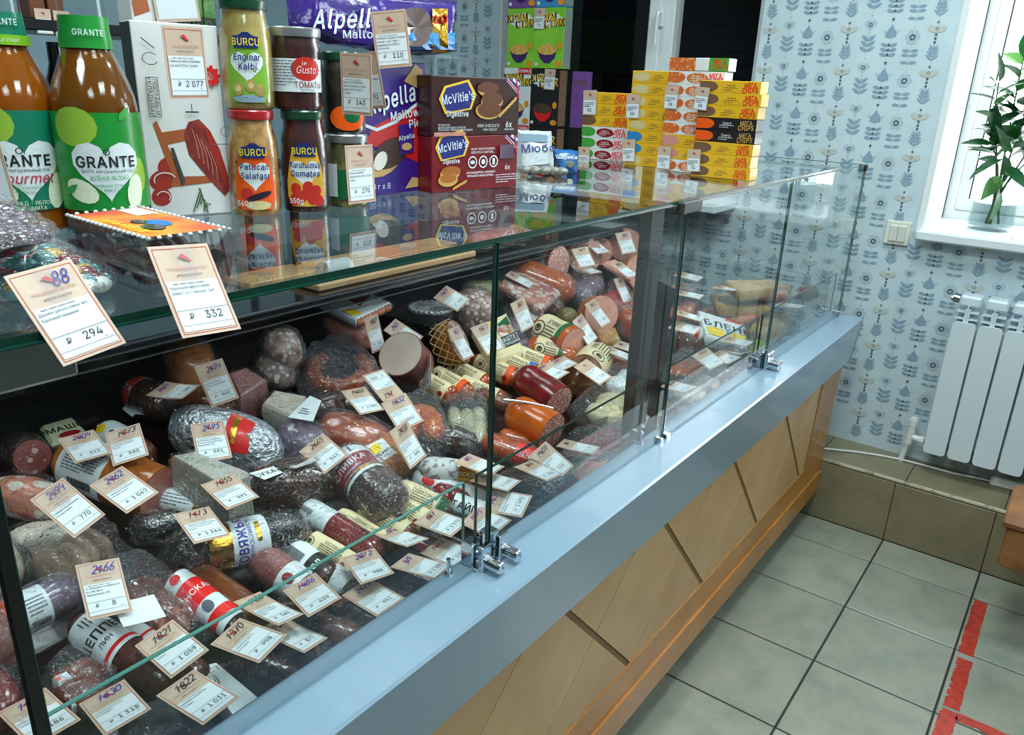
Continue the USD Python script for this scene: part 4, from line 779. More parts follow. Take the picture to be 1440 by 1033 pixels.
# --- middle bay: boiled hams and logs at the back
S('mortadella log with speckled pink cut face by the rear rail', (752, 366), (786, 370), 24, 'sausage_rust', .115, lift1=.150, cut='cut_mortadella', name='mortadella', catg='mortadella', sleeve=(.3, .85, 'label_white', lambda L, R: [('purple_band', 'label_purple', [rect(-L*.5, -R*1.3, L*.5, -R*.3, 4, 6)]), ('lettering', 'ink_black', [text('МОРТ', R*.3, 0, R*.1, bold=True)])]))
S('round boiled ham with pink cut face carrying tag 444', (810, 356), (822, 359), 25, 'ham_skin', .085, lift1=.145, cut='cut_mortadella', name='boiled_ham', catg='ham', film=True)
S('smaller pink ham slice behind the one with tag 444', (834, 350), (842, 353), 19, 'ham_skin', .085, lift1=.140, cut='cut_pink', name='boiled_ham', catg='ham')
S('largest pink ham at the back carrying tag 436', (866, 336), (879, 344), 27, 'ham_skin', .090, lift1=.155, cut='cut_pink', name='boiled_ham', catg='ham')
Bk('slanted pink ham slice with a tag lying on it', ((848, 368), (864, 364), (894, 384), (886, 390)), .02, .150, 'cut_pink', catg='ham', name='ham_slice')
S('tan boiled sausage end with pale cut side near the post', (880, 384), (900, 382), 24, 'ham_skin', .08, lift1=.125, cut='cut_pink', name='boiled_sausage')
Bg('wrinkled vacuum bag of grey meat behind the orange sausage', ((800, 384), (826, 372), (850, 386), (848, 414), (826, 424), (806, 412)), .06, .10, lumps(2, .06, 'pack_violet', 'meat_piece'), catg='vacuum bag')
p = Bg('clear bag with red print and sausages beside tag-laden ham slice', ((850, 402), (866, 384), (884, 404), (900, 440), (876, 456), (852, 440)), .06, .085, sticks(2, .020, 'frankfurter', .7, 'sausage'), catg='bag of sausages')
Lm('bright red film patch of a sausage bag above the brown loaf', (868, 430), 16, 22, 80, 'label_red', .06, amp=.08, film=True, name='red_pack', catg='pack')
Bg('bag of pale pink sausages close to the post', ((884, 398), (912, 390), (914, 428), (892, 432)), .05, .075, sticks(3, .016, 'frankfurter', .75, 'sausage'), catg='bag of sausages')
Lm('brown crusted meat loaf tied with string beside the post', (890, 458), 24, 24, 10, 'sausage_rust', .06, amp=.07, film=True, name='meat_loaf', sq=.8)
S('fat sausage with cream label, green band and pink cut face', (754, 458), (806, 484), 24, 'sausage_orange', .07, lift1=.092, cut='cut_pink', name='labelled_sausage', sleeve=(.22, .88, 'label_cream', cream('ВЕТЧИННАЯ', 'label_green', 3)))
S('orange sausage with cream label and green band lying below the cut one', (740, 484), (812, 506), 17, 'sausage_orange', .055, name='labelled_sausage', sleeve=(.18, .70, 'label_cream', cream('МОЛОЧНАЯ', 'label_green', 4)))
S('round ham half with tan rind and pink face carrying tag 495', (828, 440), (846, 441), 25, 'ham_skin', .055, lift1=.100, cut='cut_pink', name='boiled_ham', catg='ham')
Bk('small wrapped slab of layered pastry roll in front of tag 495', ((836, 464), (866, 460), (872, 474), (846, 480)), .03, .075, 'pastry', catg='roll', name='layered_roll', film=True)
S('short olive-brown sausage between the tags 452 and 362', (782, 446), (812, 448), 15, 'olive_wrap', .05, name='olive_sausage')
S('red-brown sausage with cream oval label under tag 278', (806, 540), (846, 496), 24, 'smoked_brown', .06, name='labelled_sausage', sleeve=(.42, .98, 'label_cream', cream('СЕРВЕЛАТ', 'label_cream', 5)))
Bk('torn piece of grey-brown kraft paper beside tag 362', ((806, 492), (846, 482), (852, 500), (812, 506)), .002, .075, 'kraft', catg='kraft paper', name='kraft_paper', bev=.0003)
S('large dark red salami with grainy cut face', (730, 526), (786, 566), 25, 'salami_red', .085, lift1=.092, cut='cut_salami', name='salami', film=False)
p = S('large orange salami with grainy cut face and clear film seam', (716, 574), (776, 608), 28, 'sausage_orange', .075, lift1=.085, cut='cut_salami', name='salami', n=24)
obj(p, 'film_seam', tube([at(708+70*t, 562+8*t*t+4*t, .128) for t in np.linspace(0, 1, 8)], .0028, 6), 'foil_smooth')
# rows of cream-labelled smoked sausages in the middle
MID = [((662, 506), (734, 536), 'САЛЯМИ', 'label_orange', 'third row, beside the thin pane joint'), ((690, 500), (764, 530), 'ПРЯНАЯ', 'label_blue', 'with a blue end band'), ((716, 494), (782, 520), 'ФИНСКАЯ', 'label_orange', 'with an orange end band'), ((628, 512), (690, 544), 'ВЕНСКАЯ', 'label_cream', 'half in clear film, left of the joint'), ((606, 522), (664, 556), 'РУБЛЕНАЯ', 'label_orange', 'leftmost of the row, orange at its end'), ((592, 532), (640, 560), 'ТМИННАЯ', 'label_cream', 'short one beside the edge-on tag'), ((640, 536), (712, 566), 'ДАЧНАЯ', 'label_cream', 'second row, under the thin joint')]
for i, (a, b, t, ac, w) in enumerate(MID): S('smoked sausage in cream label, '+w, a, b, 14, 'sausage_rust', .045+.004*(i % 3), name='labelled_sausage', sleeve=(.12, .82, 'label_cream', cream(t, ac, i+20)))
S('thin rust-coloured smoked sausage just left of the dark red salami', (664, 548), (722, 572), 13, 'smoked_brown', .045, film=True)
S('thin brown sausage half hidden under the orange salami', (700, 612), (762, 628), 14, 'sausage_rust', .04, sleeve=(.72, .9, 'label_white', None))
S('brown sausage with a bright red wrap below the orange salami', (676, 618), (766, 652), 16, 'sausage_rust', .05, film=True, end=1.0, sleeve=(.55, 1.0, 'label_red', lambda L, R: [('lettering', 'label_white', [text('КЛАССИКА', R*.4, 0, 0, bold=True)])]))
Bg('crumpled bag of pale sausages with cream paper label', ((622, 560), (652, 545), (688, 566), (690, 612), (660, 620), (630, 600)), .06, .07, sticks(3, .018, 'pale_sausage', .7, 'sausage'), catg='bag of sausages')
Lm('dark smoked piece in film left of the red-wrapped sausage', (640, 618), 36, 20, 10, 'smoked_dark', .04, film=True, name='smoked_piece')
S('white mould-covered salami with gold label behind tag 795', (588, 658), (674, 668), 19, 'white_mould', .055, name='mould_salami', catg='salami', end=1.0, sleeve=(.62, .92, 'gold_foil', lambda L, R: [('lettering', 'label_cream', [text('Тоскана', R*.4, 0, 0)])]))
S('white sleeve sausage with small red marks under the mould salami', (580, 668), (690, 706), 13, 'label_white', .035, film=True, end=1.0, sleeve=(.05, .9, 'label_white', lambda L, R: [('red_mark', 'label_red', [ell(-L*.3, 0, R*.7, R*.5), ell(L*.2, 0, R*.7, R*.5)])]))
S('frosted sausage with cream label, green band and maroon seal', (552, 686), (632, 722), 19, 'smoked_brown', .05, film=True, end=1.0, sleeve=(.05, .95, 'label_cream', cream('СОВХОЗНАЯ', 'label_green', 9)))
Lm('coarse dark red cured meat behind tag 1073', (640, 702), 32, 17, 28, 'salami_red', .035, amp=.16, name='cured_meat', fr=3)
S('sausage with white label and grey round seal right of the dark cured meat', (628, 704), (692, 724), 15, 'salami_dark', .04, sleeve=(.15, .85, 'label_white', plain('ТАЙГА', 'ink_black', .6)))
Lm('row of thin dark beef sticks under tag 1190', (580, 760), 34, 15, 28, 'salami_red', .03, amp=.16, name='beef_sticks', catg='dried meat', fr=3)
# long dark sticks and bags along the front glass, left and middle bays
FR = [((536, 838), (622, 872), 'dark film-wrapped sausage tip under tag 951'), ((420, 872), (512, 898), 'greyish dark salami pack close to the front glass under tag 635'), ((330, 920), (420, 952), 'dark sausage lying under tag 958 at the front glass'), ((570, 812), (646, 838), 'dark purple packed sausage under tag 1180'), ((470, 840), (540, 878), 'dark sausage between the tags 635 and 951'), ((388, 850), (452, 892), 'thin dark salami below tag 545')]
for i, (a, b, t) in enumerate(FR): S(t, a, b, 19, ('salami_dark', 'salami_brown', 'salami_dark')[i % 3], .035, film=True, name='salami', end=1.0)
Bk('white waxed paper pack with a round brown seal next to tag 1031', ((276, 936), (302, 928), (362, 976), (330, 1010)), .04, .045, 'label_white', catg='paper pack', name='paper_pack', items=lambda Q: [('seal', 'ink_brown', [ring(.22, .28, .2, .16), ring(.22, .28, .1, .08)]), ('lettering', 'ink_brown', [qtext(Q, 'КАЧЕСТВА', .09, .24, .16)])])
Bg('clear bag of pinkish bits between tag 875 and the front glass', ((380, 908), (440, 892), (462, 906), (420, 936), (386, 938)), .03, .04, lumps(2, .03, 'pork_pink', 'meat_piece'), catg='bag of meat')
Bk('dark plastic tray under the two crossed tags 526 and 364', ((700, 668), (752, 640), (812, 668), (772, 694)), .05, .075, 'black_gloss', catg='tray', name='black_tray', film=True)
Bg('bag of small pinkish frankfurters against the front glass near the post', ((782, 668), (812, 646), (866, 640), (884, 646), (850, 668), (806, 692)), .045, .045, sticks(5, .012, 'frankfurter', .7, 'frankfurter'), catg='bag of frankfurters')
Bg('clear bag of brown meat sticks behind tag 267', ((795, 612), (850, 592), (900, 590), (900, 618), (850, 636), (806, 634)), .05, .05, sticks(3, .02, 'salami_red', .75, 'sausage'), catg='bag of sausages')
Bg('clear pouch with cream label left of the post', ((800, 566), (840, 540), (895, 550), (900, 580), (840, 596)), .045, .055, lumps(2, .05, 'label_cream', 'wrapped_piece'), catg='pouch', name='clear_pouch')
Bg('bluish clear pouch higher up beside the post', ((846, 522), (880, 512), (905, 520), (904, 548), (862, 550)), .045, .06, lumps(2, .05, 'label_white', 'wrapped_piece'), catg='pouch', name='clear_pouch')
S('red-brown thin sausage beside the post under the two small tags', (846, 502), (904, 522), 12, 'sausage_rust', .045)
# --- right bay behind the post
RB = [('pale flatbread pack at the far end, upper', ((1020, 394), (1086, 392), (1112, 402), (1040, 410)), 'cheese_pale', .185), ('yellowish flatbread pack below the upper one', ((1000, 412), (1070, 414), (1085, 432), (1010, 430)), 'cheese_pale', .12)]
for t, q, m_, lf in RB: Bk(t, q, .035, lf+.04, m_, catg='pack', name='flat_pack', film='bag_film')
Lm('wrinkled pack of pink poultry at the far right end', (1084, 414), 30, 11, 5, 'pork_pink', .19, film='bag_film', name='poultry_pack', catg='poultry pack')
Lm('small dark red pack next to the end pane', (1136, 411), 11, 9, 0, 'salami_red', .19, film=True, name='small_pack', catg='pack')
Bg('wide clear bag of pinkish sausages behind the yellow-printed pack', ((975, 424), (1000, 412), (1060, 430), (1070, 450), (1030, 462), (980, 446)), .05, .115, sticks(4, .02, 'frankfurter', .8, 'sausage'), catg='bag of sausages')
p, Q, V = Bk('pack with yellow star label and the word РУБЛЕНЫЕ', ((980, 436), (1048, 456), (1052, 484), (992, 470)), .04, .135, 'label_white', catg='pack', name='printed_pack', lifts=[.02, .02, 0, 0], items=lambda Q: [('red_edge', 'label_red', [rect(.0, .0, 1, .1)]), ('lettering', 'ink_black', [qtext(Q, 'РУБЛЕНЫЕ', .26, .5, .42, bold=True)]), ('yellow_star', 'label_yellow', [poly([(.05, .66), (.3, .58), (.52, .66), (.46, .98), (.08, .98)]), poly([(.6, .66), (.95, .62), (.98, .98), (.62, .98)])]), ('blue_print', 'label_blue', [rect(.53, .6, .6, .8)])], film=True)
Bk('second pack with yellow-green print close to the steel clamp', ((1032, 474), (1076, 478), (1084, 494), (1040, 494)), .03, .11, 'apple_green', catg='pack', name='printed_pack', items=lambda Q: [('blue_print', 'label_blue', [ell(.4, .3, .2, .2)]), ('white_print', 'label_white', [rect(.1, .1, .25, .8)])], film=True)
Lm('glossy brown cooked sausage lumps right of the post', (966, 482), 24, 18, 10, 'smoked_brown', .075, amp=.1, film=True, name='brown_sausages', catg='sausage', sq=.8)
S('purple-white wrapped sausage above the brown ones right of the post', (945, 462), (992, 476), 13, 'label_white', .105, film=True, sleeve=(.2, .9, 'label_white', lambda L, R: [('red_mark', 'label_red', [rect(L*.1, -R, L*.3, R, 2, 8)]), ('purple_mark', 'label_purple', [rect(-L*.4, -R, -L*.1, R, 2, 8)])]))
Bg('bag of round orange frankfurter rings right of the post', ((938, 508), (958, 490), (992, 496), (1004, 512), (976, 530), (944, 526)), .05, .07, sticks(4, .017, 'sausage_orange', .6, 'frankfurter'), catg='bag of frankfurters')
Bg('bag of pink chicken pieces seen just right of the post', ((948, 424), (966, 418), (985, 430), (974, 446), (950, 444)), .045, .10, lumps(3, .03, 'frankfurter', 'meat_piece'), catg='bag of meat')
Bg('large wrinkled bag of pale dumplings near the end pane', ((1056, 444), (1084, 428), (1120, 438), (1128, 462), (1100, 484), (1064, 474)), .07, .12, lumps(4, .05, 'cheese_pale', 'dumpling'), catg='bag of dumplings')
Bg('clear bag of whitish fillets at the front glass right of the post', ((940, 540), (985, 520), (1018, 526), (1000, 552), (960, 572)), .04, .05, lumps(2, .05, 'lard_white', 'fillet'), catg='bag of meat')
S('greenish-yellow sausage end by the steel clamp', (1056, 490), (1080, 482), 9, 'apple_green', .085)
Bg('grey clear bag at the front glass between the pane clamp and tag row', ((1000, 528), (1036, 508), (1064, 512), (1040, 532), (1010, 548)), .03, .04, lumps(2, .04, 'jellied', 'meat_piece'), catg='bag of meat')
Bg('folded clear bag of meat lying on the rear worktop edge', ((706, 338), (742, 330), (778, 330), (784, 346), (746, 354)), .04, .30, lumps(3, .04, 'pork_pink', 'meat_piece'), catg='bag of meat', name='worktop_bag') if False else None
# on the rear worktop
for i, (y, x0, x1, z) in enumerate(((1.475, 1.20, 1.80, 1.0605), (1.60, 1.10, 1.86, 1.0605))):
    b = thing('wooden_board', ('front' if not i else 'rear')+' wooden cutting board lying on the rear worktop under the glass shelf', 'cutting board', ((x0+x1)/2, y+.05, z)); obj(b, 'board', bx(x0, x1, y-.01, y+.10, z, z+.018, .004), 'wood_oak_b', smooth=False)
p = thing('worktop_bag', 'clear bag of pale meat lying at the edge of the rear worktop', 'bag of meat', (1.95, 1.50, 1.06)); Vb = []
for i in range(3): v, f = blob((1.88+.08*i, 1.50, 1.092), (.055, 0, 0), (0, .05, 0), (0, 0, .03), .15, 1.6, 77+i, 2); obj(p, 'meat_piece', (v, f), 'pork_pink'); Vb.append(v)
wrap(p, np.vstack(Vb), 'bag_film', .004, .006, name='clear_bag')

# roll of cling film lying on the rear worktop
A_, B_ = on_z(412, 374, 1.092), on_z(534, 388, 1.092); B_[1] = A_[1] = (A_[1]+B_[1])/2
p = thing('film_roll', 'grey-white roll of cling film lying on the rear worktop under the shelf', 'film roll', tuple((A_+B_)/2-[0, 0, .031])); obj(p, 'film', tube([A_, A_+(B_-A_)*.96], .031, 18), 'label_white'); obj(p, 'core', tube([A_+(B_-A_)*.955, B_], .019, 14), 'kraft')

# ---------------------------------------------------------------- price tags
mat('tag_card', (208, 182, 160), .45, n=(30, (198, 172, 150), .4, .65)); mat('tag_paper', (228, 234, 238), .4); mat('tag_red', (196, 74, 60), .5); mat('bird_red', (214, 52, 42), .5); mat('tag_soft', (196, 132, 116), .5); mat('ink_violet', (82, 44, 150), .5); mat('note_white', (236, 238, 238), .55)
clear_mat('tape_clear', (.96, .96, .97), 1.9, .06, .1, (250, 250, 252))
def arc(cx, cy, rx, ry, a0, a1, n=9): t = np.radians(np.linspace(a0, a1, n)); return [(cx+rx*math.cos(q), cy+ry*math.sin(q)) for q in t]
DIG = {'0': [arc(.3, .5, .25, .5, 60, 420, 12)], '1': [[(.05, .68), (.35, 1), (.22, 0)]], '2': [arc(.3, .72, .24, .28, 160, -40)+[(.05, .04), (.2, .1), (.58, .02)]], '3': [arc(.28, .76, .22, .24, 150, -80)+arc(.28, .26, .26, .26, 80, -150)],
       '4': [[(.15, 1), (.05, .45), (.55, .5)], [(.5, .85), (.4, 0)]], '5': [[(.55, 1), (.2, .98), (.14, .58)]+arc(.28, .3, .26, .3, 100, -140)], '6': [[(.48, 1), (.2, .7)]+arc(.3, .27, .22, .27, 160, 520, 11)],
       '7': [[(.05, .95), (.55, 1), (.25, 0)], [(.18, .5), (.5, .52)]], '8': [arc(.3, .75, .2, .25, -90, 270, 10)+arc(.28, .25, .24, .25, 90, -270, 10)], '9': [arc(.3, .72, .22, .27, 0, 340, 10)+[(.5, .75), (.3, 0)]]}
def hand(s, h, x, y, seed):
    r = random.Random(seed); out = []; w = 0
    for ch in s:
        for p in DIG.get(ch, []):
            q = np.array(p)*[h*.95, h]; q[:, 0] += q[:, 1]*.28+w*h+r.uniform(-.02, .02)*h; q[:, 1] += r.uniform(-.06, .06)*h+w*h*.06; out.append(stroke(q+[x, y], h*.115))
        w += .62
    v, f = cat2(out); v[:, 0] -= w*h/2; return v, f
TW, TH = .058, .087
UP = ('591', '1 264', '436', '444', '398', '495', '352', '580', '462', '592', '1 062', '410', '181', '452', '612')
FAR = ('296', '305')
def rotm(v):
    th = float(np.linalg.norm(v)); k = np.asarray(v)/max(th, 1e-9); K = np.array([[0, -k[2], k[1]], [k[2], 0, -k[0]], [-k[1], k[0], 0]]); return np.eye(3)+math.sin(th)*K+(1-math.cos(th))*K@K
def tag_map(c, R, bend):
    def f(u, v, n): return np.asarray(c)+np.outer(u, R[:, 0])+np.outer(v, R[:, 1])+np.outer(n+bend*(v**2+.6*u*u)*4, R[:, 2])
    return f
def tag(pose, hnd, price, txt, ink, label, bend=.06):
    c, R = np.array(pose[:3]), rotm(pose[3:]); blank = label == 'blank'
    if c[2] < 1.2 and c[1] > .9: c = c+(CAM-c)*(.055 if price in UP else .09 if price in FAR else .03)                 # lies on the goods, not in them
    p = thing('paper_note' if blank else 'price_tag', 'blank white paper note lying by the tag 2166' if blank else label, 'paper note' if blank else 'price tag', tuple(c), None)
    mp = tag_map(c, R, bend*(4 if blank else 1)); w, h = (TW*.98, TH*.66) if blank else (TW, TH)
    v, f = rect(-w/2, -h/2, w/2, h/2, 3, 8); m = len(v)
    V = np.vstack([mp(v[:, 0], v[:, 1], .0), mp(v[:, 0], v[:, 1], -.0007)]); ed = trimesh.Trimesh(np.c_[v, np.zeros(m)], f, process=False); E = ed.edges_sorted; u, ct = np.unique(E, axis=0, return_counts=True); B = u[ct == 1]
    S = np.array([q for a, b in B for q in ((a, b, b+m), (a, b+m, a+m))]); obj(p, 'card', (V, np.vstack([f, f[:, ::-1]+m, S])), 'note_white' if blank else 'tag_card', smooth=False)
    if blank: return p
    it = [('frame_line', 'tag_red', border(-w*.455, -h*.47, w*.455, h*.465, .0006)), ('paper', 'tag_paper', rect(-w*.43, -h*.445, w*.43, h*.10, 3, 5))]
    it.append(('bird', 'bird_red', [poly([(-.003, .0335), (.0008, .0345), (.0045, .0305), (.0075, .0268), (.004, .0275), (.0, .0285), (-.0025, .031)])]))
    bl = [stroke([(-.0055, .0315), (-.001, .0295), (.0045, .0258)], .0009)]
    it.append(('shop_name', 'tag_soft', [text('ТРАДИЦИИ ВКУСА', .0029, 0, .0205, sx=1.02)]))
    bl.append(text('добрые продукты', .0021, 0, .0145, sx=.95)); bl += lines(-w*.34, h*.068, w*.68, 1, .0016, 5)
    for i, s in enumerate((txt or '').split('|')): bl.append(text(s, .0029, -w*.41, h*.015-i*.0051, al='l', sx=min(.92, w*.82/(.0029*max(len(s), 1)*.68))))
    bl += [text('Р', .0052, -w*.22, -h*.285), stroke([(-w*.22-.0034, -h*.305), (-w*.22+.001, -h*.305)], .0006), text(price, .0072, w*.14, -h*.285, sx=.95), text('кг', .002, w*.30, -h*.355), rect(-w*.43, -h*.222, w*.43, -h*.217, 3, 1), rect(-w*.43, -h*.385, w*.43, -h*.381, 3, 1)]
    it.append(('printed_text', 'ink_black', bl))
    if hnd: it.append(('handwriting', {'b': 'ink_blue', 'v': 'ink_violet', 'k': 'label_black'}.get(ink, 'ink_blue'), [hand(hnd, .0125, .004+(.006 if price == '294' else 0), .024, int(hnd)+3)]))
    decal(p, mp, it, n0=.0003, step=.00018)
    if price in ('294', '332', '770'): v, f = rect(-.008, .006, .009, .041, 2, 3); obj(p, 'tape', (mp(v[:, 0], v[:, 1], .0016), f), 'tape_clear', smooth=False)
    return p
